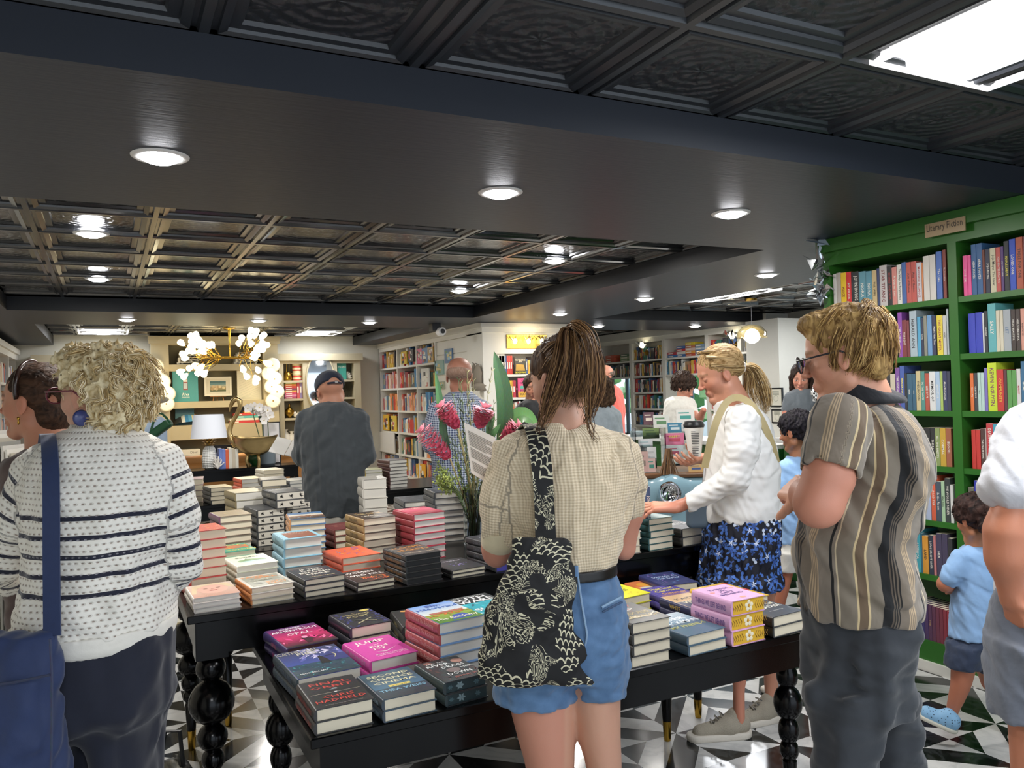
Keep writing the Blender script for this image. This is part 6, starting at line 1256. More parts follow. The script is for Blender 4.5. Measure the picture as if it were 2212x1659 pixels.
M1.part('collar',[('+',0,('c',M1.P(1848,838,.02),M1.P(1866,885,.03),.078,.105)),('-',.004,('c',M1.P(1846,815,.02),M1.P(1862,895,.03),.066,.080)),('^',.004,('pl',M1.P(1858,822,.02),np.array([.35,-.3,1.]))),('^',.01,('pl',M1.P(1862,872,.03),np.array([-.0,.0,-1.])))],fabric('black_rib','#15161c',.2),.0045,label='black polo collar')
M1.part('trousers',[M1.rows((1300,1742,1968,.03,.15),(1360,1740,1968,.03,.165),(1450,1742,1962,.03,.16),(1520,1746,1962,.03,.14)),
 ('+',.05,M1.rows((1480,1744,1905,-.03,.1),(1600,1752,1900,-.03,.085),(1750,1765,1890,-.03,.07),(2100,1785,1880,-.03,.06),(2190,1790,1880,-.03,.055))[2]),('+',.04,M1.rows((1480,1850,1970,.09,.1),(1600,1870,1985,.1,.085),(1750,1885,1990,.1,.07),(2000,1910,1985,.1,.06))[2])],fabric('charcoal_trousers','#30343a',.12,30,.2,400,.8,.6,5.),.008,(.010,.16,2,.35),label='charcoal trousers')
haircap(M1,[M1.hl([('+',0,('e',(0,-.08,.655),(.352,.44,.365))),('+',.06,('e',(0,-.28,.36),(.25,.16,.2))),('+',.04,('e',(0,.19,.88),(.27,.19,.12))),('-',.03,('e',(0,.42,.45),(.5,.28,.33))),('-',.03,('e',(-.42,.03,.36),(.2,.13,.22))),('-',.03,('e',(.42,.03,.36),(.2,.13,.22)))])],'#7a5c38','#c8a468',.0045,(.003,.03,2,.6),streak=(50,50,12))
o,R,Hm=M1.hf; bd=[]; rr=np.random.RandomState(4)
for k in range(170):
    a=rr.uniform(-2.2,2.2); zt=rr.uniform(.36,1.); rad=math.sqrt(max(.02,1-((zt-.64)/.40)**2)); p=np.array([sin(a)*.36*rad,-.08-cos(a)*.445*rad,zt])
    if p[1]>.16 and zt<.74: continue
    t=np.array([-.0+rr.randn()*.1,.12,-.2-(.1 if zt<.7 else 0)]); n_=(p-np.array([0,-.09,.64])); n_/=np.linalg.norm(n_); t=t-n_*(t@n_)-n_*.01; q=[p,p+t*.5+n_*.006,p+t-n_*.015]
    bd.append((np.array([[*(o+R@x*Hm),.009] for x in q]),12,.0015))
strands(M1,'hair_strands',bd,['#8a6a3e','#b08a52','#cba568','#6a4c2c','#dcb878'],r=.0011,seed=2)
def glasses(fig,c='#23242a',y=.49,metal=0,w=.135,h=.085):
    mb=MB(); rim=plain('glasses_frame'+c,c,.3,metal)
    for s in(-1,1):
        mb.tube([fig.hp(s*.15+w*cos(t)*.93,.43-abs(cos(t)*s)*.01,y-.01+h*sin(t)) for t in np.linspace(0,2*pi,18)],.0022,6)
        mb.tube([fig.hp(s*.285,.42,y+.03),fig.hp(s*.355,.2,y+.03),fig.hp(s*.372,-.02,y+.03),fig.hp(s*.36,-.1,y-.03)],.0024,6)
    mb.tube([fig.hp(-.03,.45,y+.02),fig.hp(.03,.45,y+.02)],.002,6)
    o=mb.build('glasses',rim,fig.o,smooth=True)
    for s in(-1,1):
        MB().add([fig.hp(s*.15,.428,y-.01)]+[fig.hp(s*.15+w*.9*cos(t),.428,y-.01+h*.95*sin(t)) for t in np.linspace(0,2*pi,17)[:-1]],[(0,i+1,(i+1)%16+1) for i in range(16)]).build('lens',M_clear,o)
glasses(M1)
# woman in the striped sweater
g=N('striped_pointelle'); x,y,z=pcn(g); W2=Fig('woman with curly blonde hair in white sweater with navy stripes, back turned',215,2.0,'#d0a088')
z0=W2.P(200,1293,-.17)[2]; p_=(W2.P(200,1122,-.17)[2]-z0)/4
tor=g.math('MULTIPLY',g.math('SUBTRACT',1.,z),g.math('MULTIPLY',g.math('LESS_THAN',y,z0+p_*4.3),g.math('GREATER_THAN',y,z0-p_*.4)))
ph=g.math('ABSOLUTE',g.math('SUBTRACT',g.math('FRACT',g.math('ADD',g.math('DIVIDE',g.math('SUBTRACT',y,z0),p_),.5)),.5))
sl=g.math('MULTIPLY',z,g.math('GREATER_THAN',y,.03)); ph2=g.math('ABSOLUTE',g.math('SUBTRACT',g.math('FRACT',g.math('DIVIDE',g.math('ADD',y,-.012),p_*1.0)),.5))
f=g.math('ADD',g.math('MULTIPLY',tor,g.math('LESS_THAN',ph,.12)),g.math('MULTIPLY',sl,g.math('LESS_THAN',ph2,.12)))
cy_=g.math('DIVIDE',y,.0135); row=g.math('FLOOR',cy_); cx_=g.math('ADD',g.math('DIVIDE',x,.0155),g.math('MULTIPLY',row,.5))
dx=g.math('SUBTRACT',g.math('FRACT',cx_),.5); dy=g.math('SUBTRACT',g.math('FRACT',cy_),.5); dd=g.math('SQRT',g.math('ADD',g.math('MULTIPLY',dx,dx),g.math('MULTIPLY',g.math('MULTIPLY',dy,dy),2.5)))
hole=g.math('LESS_THAN',dd,.2); tc=g.n('TexCoord').outputs['Object']; n3=g.n('TexNoise',Vector=tc,Scale=6.,Detail=2.,Distortion=1.2)
g.bump(g.math('SUBTRACT',g.math('MULTIPLY',n3.outputs[0],1.3),g.math('MULTIPLY',g.math('SUBTRACT',.5,dd),g.math('LESS_THAN',dd,.42))),.7,.012)
PTL=g.out(g.mix(f,g.mix(hole,col('#eeeae0'),col('#a8988c')),g.mix(hole,col('#15182e'),col('#8a8890'))),.85,Sheen_Weight=.3)
hd=W2.head(213,848,.02,.232,-1.30,0,0)
W2.make_body([([hd]+W2.chain((222,880,.03,46),(225,940,.03,62),k=.03),.0035),(W2.chain((60,1100,.05,28),(20,1220,.12,24),(70,1290,.24,20))+W2.chain((395,1180,.05,26),(392,1240,.12,22),(330,1270,.27,18),k=.01)+W2.hand(W2.P(330,1270,.27),(-.8,.6,.1),(0,0,-1),side=1,curl=.5),.006)],brow='#9a8468')
W2.part('sweater',[W2.rows((918,165,262,.02,.07),(930,142,290,.02,.09),(955,110,330,.02,.13),(1000,82,372,.02,.16),(1060,72,388,.02,.18),(1130,78,372,.02,.18),(1200,72,360,.02,.175),(1260,62,360,.02,.18),(1310,50,366,.02,.19),(1345,46,370,.02,.19)),
 ('+',.05,('c',W2.P(342,1010,.02),W2.P(384,1110,.03),52*W2.s,44*W2.s)),('+',.03,('c',W2.P(384,1110,.03),W2.P(394,1215,.06),43*W2.s,37*W2.s)),('+',.03,('c',W2.P(394,1215,.06),W2.P(386,1250,.12),36*W2.s,30*W2.s)),
 ('+',.05,('c',W2.P(92,1010,.02),W2.P(40,1120,.03),55*W2.s,50*W2.s)),('+',.03,('c',W2.P(40,1120,.03),W2.P(8,1215,.06),50*W2.s,42*W2.s)),('+',.03,('c',W2.P(8,1215,.06),W2.P(30,1255,.13),42*W2.s,30*W2.s)),
 ('-',.008,('c',W2.P(215,860,.02),W2.P(222,925,.02),.055,.064))],PTL,.006,(.006,.13,6,.6),label='white openwork sweater with navy stripes')
rib=fabric('white_rib','#e9e5db',.04)
W2.part('collar',[('+',0,('c',W2.P(212,905,.02),W2.P(222,945,.02),.064,.088)),('-',.004,('c',W2.P(210,885,.02),W2.P(222,950,.02),.056,.07)),('^',.004,('pl',W2.P(212,912,.02),(0,0,1.))),('^',.01,('pl',W2.P(212,955,.02),(0,0,-1.)))],rib,.005)
W2.part('hem_band',[W2.rows((1338,44,372,.02,.193),(1362,46,370,.02,.192),(1380,52,364,.02,.185))],rib,.006)
W2.part('trousers',[W2.rows((1362,52,366,.02,.185),(1400,48,368,.02,.19),(1450,46,367,.02,.19),(1510,52,362,.02,.18),(1540,60,352,.02,.16)),('+',.04,W2.rows((1500,54,205,.0,.15),(1659,88,200,.0,.12),(1900,100,190,.0,.09),(2250,110,180,.0,.08),(2330,112,178,0,.07))[2]),('+',.04,W2.rows((1500,205,358,.04,.15),(1580,212,346,.05,.13),(1659,214,338,.05,.12),(1900,225,325,.05,.09),(2300,232,310,.05,.08))[2])],fabric('navy_trousers','#151a2b',.15,30,.2,400,.85,.6,5.),.008,(.009,.18,7,.4),label='navy trousers')
haircap(W2,[W2.hl([('+',0,('e',(0,-.08,.60),(.41,.50,.43))),('+',.08,('e',(0,-.26,.32),(.36,.29,.27))),('+',.05,('e',(.0,.24,.86),(.3,.22,.16))),('-',.04,('e',(0,.47,.36),(.55,.44,.42))),('-',.03,('e',(-.44,.02,.34),(.24,.2,.25))),('-',.05,('e',(0,.80,.75),(.7,.48,.7)))])],'#b39a6a','#f0e2bc',.0055,(.010,.035,3,1.),streak=(38,38,30))
o,R,Hm=W2.hf; bd=[]; rr=np.random.RandomState(8)
for k in range(210):
    a=rr.uniform(-2.3,2.3); zt=rr.uniform(.1,1.); rad=math.sqrt(max(.03,1-((zt-.56)/.50)**2)); p=np.array([sin(a)*.42*rad,-.1-cos(a)*.52*rad,zt])
    if p[1]>-.10 and zt<.80 or p[1]>.08: continue
    if p[0]<-.15 and p[1]>-.2 and zt<.50: continue
    n_=p-np.array([0,-.1,.56]); n_/=np.linalg.norm(n_); t=np.array([rr.randn()*.12,rr.randn()*.1,-.2+rr.randn()*.08]); t-=n_*(t@n_); s_=np.cross(n_,t)
    q=[p-n_*.02,p+t*.35+s_*.3+n_*.02,p+t*.7-s_*.15+n_*.03,p+t*1.05+s_*.2+n_*.005]; bd.append((np.array([[*(o+R@x*Hm),.007] for x in q]),12,.003))
strands(W2,'hair_strands',bd,['#d8bc86','#f0dcae','#fff0d0','#b89a66','#e8d09c','#9a7e4e'],r=.0011,seed=5)
glasses(W2,'#6a2434')
MB().lathe([(0,0),(.016,.002),(.02,.006),(.016,.01),(0,.012)],(0,0,0),18,'#1d2a6a',cap=False).build('earring',paint(.3),W2.o,smooth=True,loc=W2.P(173,903,-.075),rot=(pi/2,.0,.9))
# navy shoulder bag
NB=fabric('navy_canvas','#1d2f58',.1,80,.3,500,.7,.5,6.)
bg=empty('shoulder_bag',W2.b); bg.rotation_euler=(0,0,-YAW); tag(bg,'navy canvas shoulder bag hanging behind the striped sweater woman','bag')
v_=-.23
W2.part('bag_body',[('+',0,W2.rows((1366,-60,120,v_,.03),(1400,-75,128,v_,.05),(1500,-80,133,v_,.07),(1659,-80,136,v_,.08),(1760,-75,132,v_,.07),(1780,-60,125,v_,.05))[2])],NB,.007,(.006,.14,9,.6),parent=bg)
MB().tube([W2.P(x,y,v_-.072) for x,y in((0,1478),(30,1474),(70,1466),(108,1458))],.003,6,'#16254a').tube([W2.P(x,y,v_-.07) for x,y in((108,1380),(112,1458),(112,1560),(110,1659),(112,1750))],.003,6,'#16254a').build('pocket_seam',paint(.7),bg)
m_=MB(); L=[(114,1372,v_+.0),(113,1300,-.19),(112,1200,-.178),(112,1100,-.182),(111,1020,-.165),(108,965,-.12),(104,943,-.06),(100,940,.02),(96,965,.12),(95,1040,.18)]
P=[W2.P(*p) for p in L]; V_=[];F2=[]
for i,p in enumerate(P):
    nn=np.array([0,-1,0]) if i<5 else np.array([0,-.8,.6]) if i==5 else np.array([0,0,1.]) if i<8 else np.array([0,1.,0])
    for a,b in((-.019,.004),(.019,.004),(.019,0),(-.019,0)): V_.append(p+np.array([a,0,0])+nn*b)
    if i: F2+=[((i-1)*4+j,(i-1)*4+(j+1)%4,i*4+(j+1)%4,i*4+j) for j in range(4)]
m_.add(V_,F2); m_.build('strap',NB,bg,smooth=SM)
b1=W2.P(113,1362,-.2); MB().bbox(b1[0]-.021,b1[1]-.008,b1[2]-.006,b1[0]+.021,b1[1]+.004,b1[2]+.006,.002).build('buckle',plain('silver','#c8c8cc',.25,1.),bg)
# younger woman in profile
W3=Fig('young woman in profile with dark hair and tortoiseshell headband at left edge',80,2.5,'#bd8468')
hd=W3.head(74,866,0,.232,-pi/2,0,0)
W3.make_body([([hd]+W3.chain((95,900,.0,32),(105,960,.0,40),(110,1000,0,52),k=.03),.003),([W3.rows((975,60,160,0,.12),(1010,30,190,0,.17),(1100,30,190,0,.16),(1300,40,180,0,.14),(1500,40,180,0,.14),(1700,60,170,0,.12),(1990,80,150,0,.08))],.012)],brow='#4a3020',eye='open',lip='#a85048')
W3.part('blouse',[W3.rows((968,70,150,0,.11),(990,35,185,0,.16),(1030,26,195,0,.18),(1130,28,195,0,.165),(1330,34,188,0,.15))],fabric('dusky_blouse','#5a4a48'),.009,(.006,.12,2,.5))
W3.part('trousers',[W3.rows((1320,35,186,0,.15),(1500,38,184,0,.15),(1800,60,165,0,.11),(1985,70,155,0,.1))],fabric('dark_trousers','#24262c'),.01)
haircap(W3,[W3.hl([('+',0,('e',(0,-.10,.655),(.352,.425,.36))),('+',.06,('e',(0,-.27,.35),(.30,.2,.3))),('-',.03,('e',(0,.42,.36),(.5,.34,.42))),('-',.03,('e',(-.42,.10,.40),(.2,.12,.22)))])],'#241812','#4a3426',.004,(.0015,.02,3,.4),streak=(14,60,40))
o,R,Hm=W3.hf; MB().tube([o+R@np.array([.352*sin(t),.03,.65+.362*cos(t)])*Hm for t in np.linspace(-1.9,1.9,26)],[.007]*26,8,'#2a1a12',flat=1.6).build('headband',plain('tortoiseshell','#2a1a14',.25,noise=.6,ns=120.),W3.o,smooth=True)
er=W3.hp(-.39,-.02,.30); MB().tube([er+np.array([0,0,-.006*i]) for i in range(5)],[.003,.005,.002,.004,.002],6).build('earring',M_gold,W3.o,smooth=True)
# woman in the white jacket
W4=Fig('blonde woman in white zip top and blue floral skirt holding a paper cup',1600,3.76,'#c88f74')
hd=W4.head(1552,806,.0,.255,-1.62,.38,0)
ch=W4.chain
W4.make_body([([hd]+ch((1572,838,.0,30),(1585,880,.0,40),k=.03),.0032),(ch((1500,1080,-.12,14),(1468,1093,-.10,12.5),(1455,1096,-.10,12),k=.01)+W4.hand(W4.P(1458,1096,-.10),(-1,.15,.03),(.05,.25,-1),L=.20,side=-1,curls=(.22,.3,.38,.45),spread=.22,tcurl=.2,thumb=(.45,.9,.2)),.0032),
 (ch((1560,1010,.2,15),(1530,1000,.12,13),(1518,990,.08,12),k=.01)+W4.hand(W4.P(1520,990,.08),(-.75,-.55,-.1),(-.3,.3,.95),L=.185,side=1,curls=(.55,.6,.65,.7),thumb=(-.2,.5,.9)),.0035),
 ([('+',0,W4.rows((1180,1560,1640,-.08,.08),(1300,1585,1635,-.08,.06),(1370,1582,1616,-.08,.043),(1420,1580,1618,-.08,.05),(1500,1584,1608,-.08,.03),(1560,1584,1609,-.08,.034))[2]),('+',.01,W4.rows((1180,1600,1672,.1,.08),(1290,1630,1672,.1,.055),(1350,1640,1676,.1,.045),(1420,1648,1688,.1,.048),(1490,1652,1680,.1,.03),(1530,1654,1681,.1,.034))[2])],.006)],brow='#8a6a4a',lip='#b05a54')
WT=fabric('white_jersey','#e9e8e6',.03,40,.15,500,.6,.4,7.,sheen=.1)
W4.part('jacket',[W4.rows((866,1556,1616,.0,.07),(884,1546,1640,0,.11),(910,1540,1660,0,.15),(960,1534,1670,0,.18),(1010,1526,1680,0,.18),(1060,1520,1684,0,.17),(1100,1518,1686,0,.175),(1122,1520,1684,0,.17)),
 ('-',.004,('c',W4.P(1568,835,0),W4.P(1580,882,0),.055,.06))],WT,.006,(.004,.09,4,.6),label='white fitted long sleeved top')
W4.part('sleeve',[('+',0,('c',W4.P(1604,912,-.13),W4.P(1602,970,-.17),37*W4.s,34*W4.s)),('+',.03,('c',W4.P(1602,970,-.17),W4.P(1588,1032,-.18),34*W4.s,29*W4.s)),('+',.03,('c',W4.P(1588,1032,-.18),W4.P(1482,1090,-.115),28*W4.s,18*W4.s)),('^',.004,('pl',W4.P(1484,1090,-.115),(-1,.2,-.2)))],WT,.005,(.003,.07,5,.8))
W4.part('sleeve',[('+',0,('c',W4.P(1590,920,.14),W4.P(1570,1000,.22),34*W4.s,28*W4.s)),('+',.03,('c',W4.P(1570,1000,.22),W4.P(1535,1003,.13),22*W4.s,17*W4.s))],WT,.006)
W4.part('collar',[('+',0,('c',W4.P(1566,858,0),W4.P(1584,896,0),.062,.09)),('-',.004,('c',W4.P(1564,838,0),W4.P(1584,904,0),.055,.075)),('^',.004,('pl',W4.P(1566,858,.0),np.array([-.45,0,1.]))),('^',.01,('pl',W4.P(1566,896,0),(0,0,-1.)))],WT,.0045)
g=N('blue_floral_print'); x,y,z=pcn(g); cv=g.n('CombineXYZ',i0=x,i1=y,i2=0.)
def flowers(sc,petals,R_,off):
    mp=g.n('VectorMath',{'operation':'ADD'},i0=cv.outputs[0],i1=(off,off*.7,0)); v=g.n('TexVoronoi',{'voronoi_dimensions':'2D'},Vector=mp.outputs[0],Scale=sc,Randomness=.75)
    sb=g.n('VectorMath',{'operation':'SUBTRACT'},i0=mp.outputs[0],i1=v.outputs['Position']); sc_=g.n('SeparateXYZ',i0=sb.outputs[0]); a=g.math('ARCTAN2',sc_.outputs[1],sc_.outputs[0]); r=g.math('MULTIPLY',v.outputs['Distance'],1.)
    hs=g.n('SeparateColor',i0=v.outputs['Color']); a=g.math('ADD',a,g.math('MULTIPLY',hs.outputs[0],6.)); pr=g.math('MULTIPLY',g.math('ADD',.55,g.math('MULTIPLY',g.math('COSINE',g.math('MULTIPLY',a,petals)),.45)),R_)
    return g.math('LESS_THAN',r,pr),r,hs.outputs[1],g.math('LESS_THAN',r,g.math('MULTIPLY',pr,.45))
f1,r1,h1,i1=flowers(17.,5.,.46,0.); f2,r2,h2,i2=flowers(25.,2.,.42,.33); f3,r3,h3,i3=flowers(30.,3.,.36,.71)
f3=g.math('MULTIPLY',f3,g.math('GREATER_THAN',h3,.35)); f2=g.math('MULTIPLY',f2,g.math('GREATER_THAN',h2,.3)); f1=g.math('MULTIPLY',f1,g.math('GREATER_THAN',h1,.25)); c=g.mix(f3,col('#0b0e20'),col('#35549a')); c=g.mix(f2,c,g.mix(g.math('GREATER_THAN',h2,.45),col('#c8d4ea'),col('#4a74c4'))); c=g.mix(f1,c,g.mix(i1,col('#4a74c0'),g.mix(g.math('GREATER_THAN',h1,.5),col('#dfe6f4'),col('#2a4a94')))); SK=g.out(c,.7)
W4.part('skirt',[W4.rows((1108,1524,1682,.0,.165),(1140,1520,1684,0,.18),(1190,1518,1682,0,.19),(1226,1514,1680,0,.19),(1238,1510,1684,0,.2),(1262,1506,1688,0,.215)),('-',.004,W4.rows((1245,1520,1676,0,.19),(1290,1514,1680,0,.2))[2])],SK,.006,(.006,.06,3,.15),label='navy skirt with blue and white flowers')
BL=['#8a6c40','#b08e5a','#c8a874','#6a5030','#d8bc8c']
haircap(W4,[W4.hl([('+',0,('e',(0,-.10,.65),(.352,.43,.365))),('-',.03,('e',(0,.47,.38),(.55,.34,.40))),('-',.03,('e',(0,.10,.14),(.6,.32,.30))),('-',.02,('e',(-.42,.0,.42),(.16,.14,.16)))])],'#7a5c34','#c8a878',.004,(.001,.02,3,.4),streak=(14,70,50))
o,R,Hm=W4.hf; bd=[]; tie=W4.P(1612,793,0)
for a in np.linspace(-1.5,1.5,15):
    for zt in(.55,.72,.88,.98):
        st=o+R@np.array([sin(a)*.36*math.sqrt(max(.05,1-((zt-.64)/.39)**2)),.17-.12*abs(a)*(zt<.7),zt])*Hm; c0=o+R@np.array([0,-.08,.62])*Hm; md=(st+tie)/2; dv=md-c0; md=c0+dv/np.linalg.norm(dv)*.102; bd.append((np.array([[*st,.007],[*md,.008],[*tie,.006]]),12,.001))
bd+=[([(1606,793,0,6),(1628,795,0,15),(1645,830,0,19),(1655,870,0,15),(1652,900,0,5)],160,.006),([(1606,793,0,6),(1620,805,0,14),(1622,850,0,18),(1640,885,0,10)],110,.006)]
strands(W4,'ponytail',bd,BL,r=.0012,seed=9)
t0=tie; MB().tube([W4.P(1606,793,0)+np.array([.004*0,.017*cos(t),.019*sin(t)]) for t in np.linspace(0,2*pi,16)],.008,8).build('hair_tie',fabric('white_rib2','#e8e0d4'),W4.o,smooth=True)
def ribbon(fig,L,w,th,nrm,mat,name,parent,sub=2):
    P=np.array([fig.P(*p) for p in L]); 
    for _ in range(sub):
        R2=[P[0]]
        for i in range(len(P)-1): R2+=[P[i]*.75+P[i+1]*.25,P[i]*.25+P[i+1]*.75]
        P=np.array(R2+[P[-1]])
    T_=np.gradient(P,axis=0); V_=[];F2=[]
    for i,p in enumerate(P):
        t=T_[i]/np.linalg.norm(T_[i]); l=np.cross(t,nrm); l/=np.linalg.norm(l); nn=np.cross(l,t)
        for a,b in((-w,th),(w,th),(w,-th),(-w,-th)): V_.append(p+l*a+nn*b)
        if i: F2+=[((i-1)*4+j,(i-1)*4+(j+1)%4,i*4+(j+1)%4,i*4+j) for j in range(4)]
    m=MB(); m.add(V_,F2); return m.build(name,mat,parent,smooth=SM)
cb=empty('crossbody_bag',W4.b); cb.rotation_euler=(0,0,-YAW); tag(cb,'slate blue crossbody bag with tan strap worn by the white jacket woman','bag')
ribbon(W4,[(1522,1010,-.12),(1540,930,-.155),(1560,880,-.13),(1580,858,-.10),(1610,860,-.125),(1640,895,-.16),(1665,950,-.15),(1678,1000,-.10)],.016,.002,(0,-1,.25),plain('tan_strap','#b0a074',.6,noise=.1),'strap',cb)
W4.part('bag_body',[('+',0,('b',W4.P(1508,1105,-.02),(.055,.03,.075),None,.02))],plain('slate_leather','#5a6c7c',.5),.006,parent=cb)
ribbon(W4,[(1522,1010,-.12),(1518,1050,-.08),(1512,1085,-.04)],.004,.002,(0,-1,0),plain('silver','#c8c8cc',.25,1.),'chain',cb)
SH=plain('taupe_knit','#a09888',.9,bump=.8,bs=260.,bd=.004,noise=.15); SO=plain('offwhite_sole','#cfc8bc',.7,bump=.5,bs=120.)
shoe(W4,(1502,1566,-.10),(1600,1570,-.07),SH,SO,w=.052); shoe(W4,(1600,1560,.02),(1670,1556,.1),SH,SO,w=.052)
# paper cup
cp=W4.P(1500,955,.03); cup=empty('paper_cup',W4.b+np.array([*(U2*cp[0]+V2*cp[1])[:2],cp[2]])); tag(cup,'white paper coffee cup with black lid in the ponytailed blonde woman\'s hand','cup')
hC=81*W4.s; m_=MB().lathe([(.024*1.1,-hC/2),(.041*1.12,hC/2-.016)],n=32,c='#e4e2dc')
for k in range(15):
    zt=hC*(.28-.045*k); 
    if k in(8,): continue
    rr_=.0335*1.12+(.0195)*(zt/hC); a0,a1=-YAW-pi/2-.55,-YAW-pi/2+(.35 if k not in(0,12) else -.1)
    V_=[];n_=8
    for i in range(n_+1):
        a=a0+(a1-a0)*i/n_
        for dz in(0,.0035): V_.append(((rr_+.0008)*cos(a),(rr_+.0008)*sin(a),zt+dz))
    m_.add(V_,[(2*i,2*i+2,2*i+3,2*i+1) for i in range(n_)],'#4a4a4e')
m_.build('cup_body',paint(.5),cup,smooth=SM); MB().lathe([(.047,hC/2-.018),(.049,hC/2-.012),(.049,hC/2-.004),(.044,hC/2+.002),(.043,hC/2+.01),(.038,hC/2+.013),(.0,hC/2+.009)],n=32).build('lid',plain('black_lid','#141416',.4),cup,smooth=SM)
# book standing under the reaching hand
p=W4.P(1391,1062,-.02); ms=book_mesh(.15,.215,.03,'#27406e','#24406c',None,None,'JOHN CARFALL','#e8e4d8'); pw=W4.b+U2*p[0]+V2*p[1]
zt=Z2+.15; o=book(ms,(pw[0],pw[1],1.035),(pi/2,0,pi/2-.25),'navy book held upright on its stack by the blonde woman\'s hand')
# boy in pale blue tee behind her
TB=fabric('pale_blue_tee','#8fb4de',.06,90,.3,400,.85,.6,7.)
B1=Fig('boy with short black hair in pale blue tee, back turned, behind striped polo man',1722,4.2,'#9c6a48')
hd=B1.head(1718,932,0,.205,-.75,.15,0)
B1.make_body([([hd]+B1.chain((1722,955,.02,16),(1725,990,.02,18),k=.02),.004),(B1.chain((1692,1050,.0,13),(1684,1085,.03,11),(1700,1100,.1,10))+B1.hand(B1.P(1700,1100,.1),(.3,1,0),(0,0,-1),L=.13,side=1)+[('+',.02,B1.rows((1215,1680,1718,0,.06),(1260,1680,1706,0,.05),(1320,1672,1694,0,.032),(1370,1670,1696,0,.04),(1445,1675,1692,0,.025))[2]),('+',.02,B1.rows((1215,1722,1762,.03,.06),(1260,1726,1756,.03,.05),(1320,1730,1752,.03,.035),(1445,1732,1750,.03,.025))[2])],.007)],brow='#201814',eye=True)
B1.part('tee_shirt',[B1.rows((985,1700,1745,.02,.05),(1000,1690,1757,.02,.075),(1030,1684,1764,.02,.09),(1100,1680,1766,.02,.095),(1172,1678,1768,.02,.10)),('+',.03,('c',B1.P(1696,1012,.0),B1.P(1686,1062,.0),18*B1.s,18*B1.s)),('+',.03,('c',B1.P(1752,1012,.03),B1.P(1766,1062,.03),18*B1.s,18*B1.s))],TB,.007,(.004,.08,4,.5))
B1.part('shorts',[B1.rows((1165,1680,1766,.02,.098),(1195,1678,1768,.02,.1)),('+',.03,B1.rows((1190,1676,1722,.0,.09),(1232,1674,1722,0,.085))[2]),('+',.03,B1.rows((1190,1722,1768,.03,.09),(1232,1722,1768,.03,.085))[2])],fabric('light_grey_shorts','#c8c6be'),.008)
haircap(B1,[B1.hl([('+',0,('e',(0,-.08,.66),(.40,.47,.40))),('+',.05,('e',(0,-.3,.4),(.28,.18,.2))),('-',.03,('e',(0,.46,.4),(.5,.3,.36))),('-',.02,('e',(-.45,.03,.38),(.2,.13,.2))),('-',.02,('e',(.45,.03,.38),(.2,.13,.2)))])],'#0c0a0c','#26222a',.0045,(.005,.03,3,.5),streak=(50,50,20))
shoe(B1,(1655,1500,-.0),(1690,1470,0),plain('boy_shoe','#8a8a90',.7),SO,w=.035)
# toddler by the green shelves
B2=Fig('toddler in pale blue tee and navy shorts walking by green bookcase',2085,3.55,'#b87c58')
hd=B2.head(2106,1120,0,.205,-.35,.25,0)
B2.make_body([([hd]+B2.chain((2108,1150,.02,20),(2110,1185,.02,22),k=.02),.004),(B2.chain((2060,1228,.0,13),(2042,1262,.02,16),k=.02)+B2.chain((2042,1262,.02,16),(2062,1275,.13,13),(2075,1278,.2,11),k=.015)+B2.hand(B2.P(2075,1278,.2),(.4,1,0),(0,0,-1),L=.12,side=1)+B2.chain((2150,1225,.03,13),(2162,1280,.1,14)),.005),
 ([('+',.02,B2.rows((1400,2060,2108,-.02,.06),(1440,2058,2104,-.02,.055),(1475,2056,2096,-.02,.045),(1510,2050,2082,-.01,.036),(1545,2044,2066,-.0,.028),(1562,2042,2064,-.0,.026))[2]),('+',.02,B2.chain((2125,1410,.05,26),(2140,1470,.12,20),(2190,1540,.12,13),k=.02)[0][2])]+B2.chain((2125,1410,.05,26),(2145,1475,.10,19),(2192,1560,.02,13),k=.02),.005)],eye=True)
B2.part('tee_shirt',[B2.rows((1178,2085,2138,.02,.05),(1192,2072,2155,.02,.08),(1225,2066,2160,.02,.095),(1300,2060,2162,.02,.105),(1376,2056,2164,.02,.118)),('+',.03,('c',B2.P(2076,1208,.0),B2.P(2052,1246,.0),22*B2.s,21*B2.s)),('+',.03,('c',B2.P(2146,1208,.03),B2.P(2162,1250,.03),21*B2.s,20*B2.s))],TB,.006,(.004,.07,4,.5))
B2.part('shorts',[B2.rows((1362,2062,2156,.02,.1),(1395,2056,2160,.02,.105)),('+',.03,B2.rows((1390,2052,2112,-.0,.09),(1425,2046,2112,-.01,.085),(1440,2044,2112,-.01,.085))[2]),('+',.03,B2.rows((1390,2106,2164,.05,.09),(1450,2112,2172,.06,.085))[2])],fabric('navy_shorts','#2c3850'),.007,(.004,.07,8,.5))
haircap(B2,[B2.hl([('+',0,('e',(0,-.08,.65),(.42,.49,.41))),('+',.06,('e',(0,-.32,.35),(.32,.2,.24))),('-',.03,('e',(0,.46,.4),(.5,.3,.36))),('-',.02,('e',(-.47,.03,.36),(.2,.13,.2)))])],'#1c1210','#46302a',.0045,(.006,.05,3,1.),streak=(30,30,20))
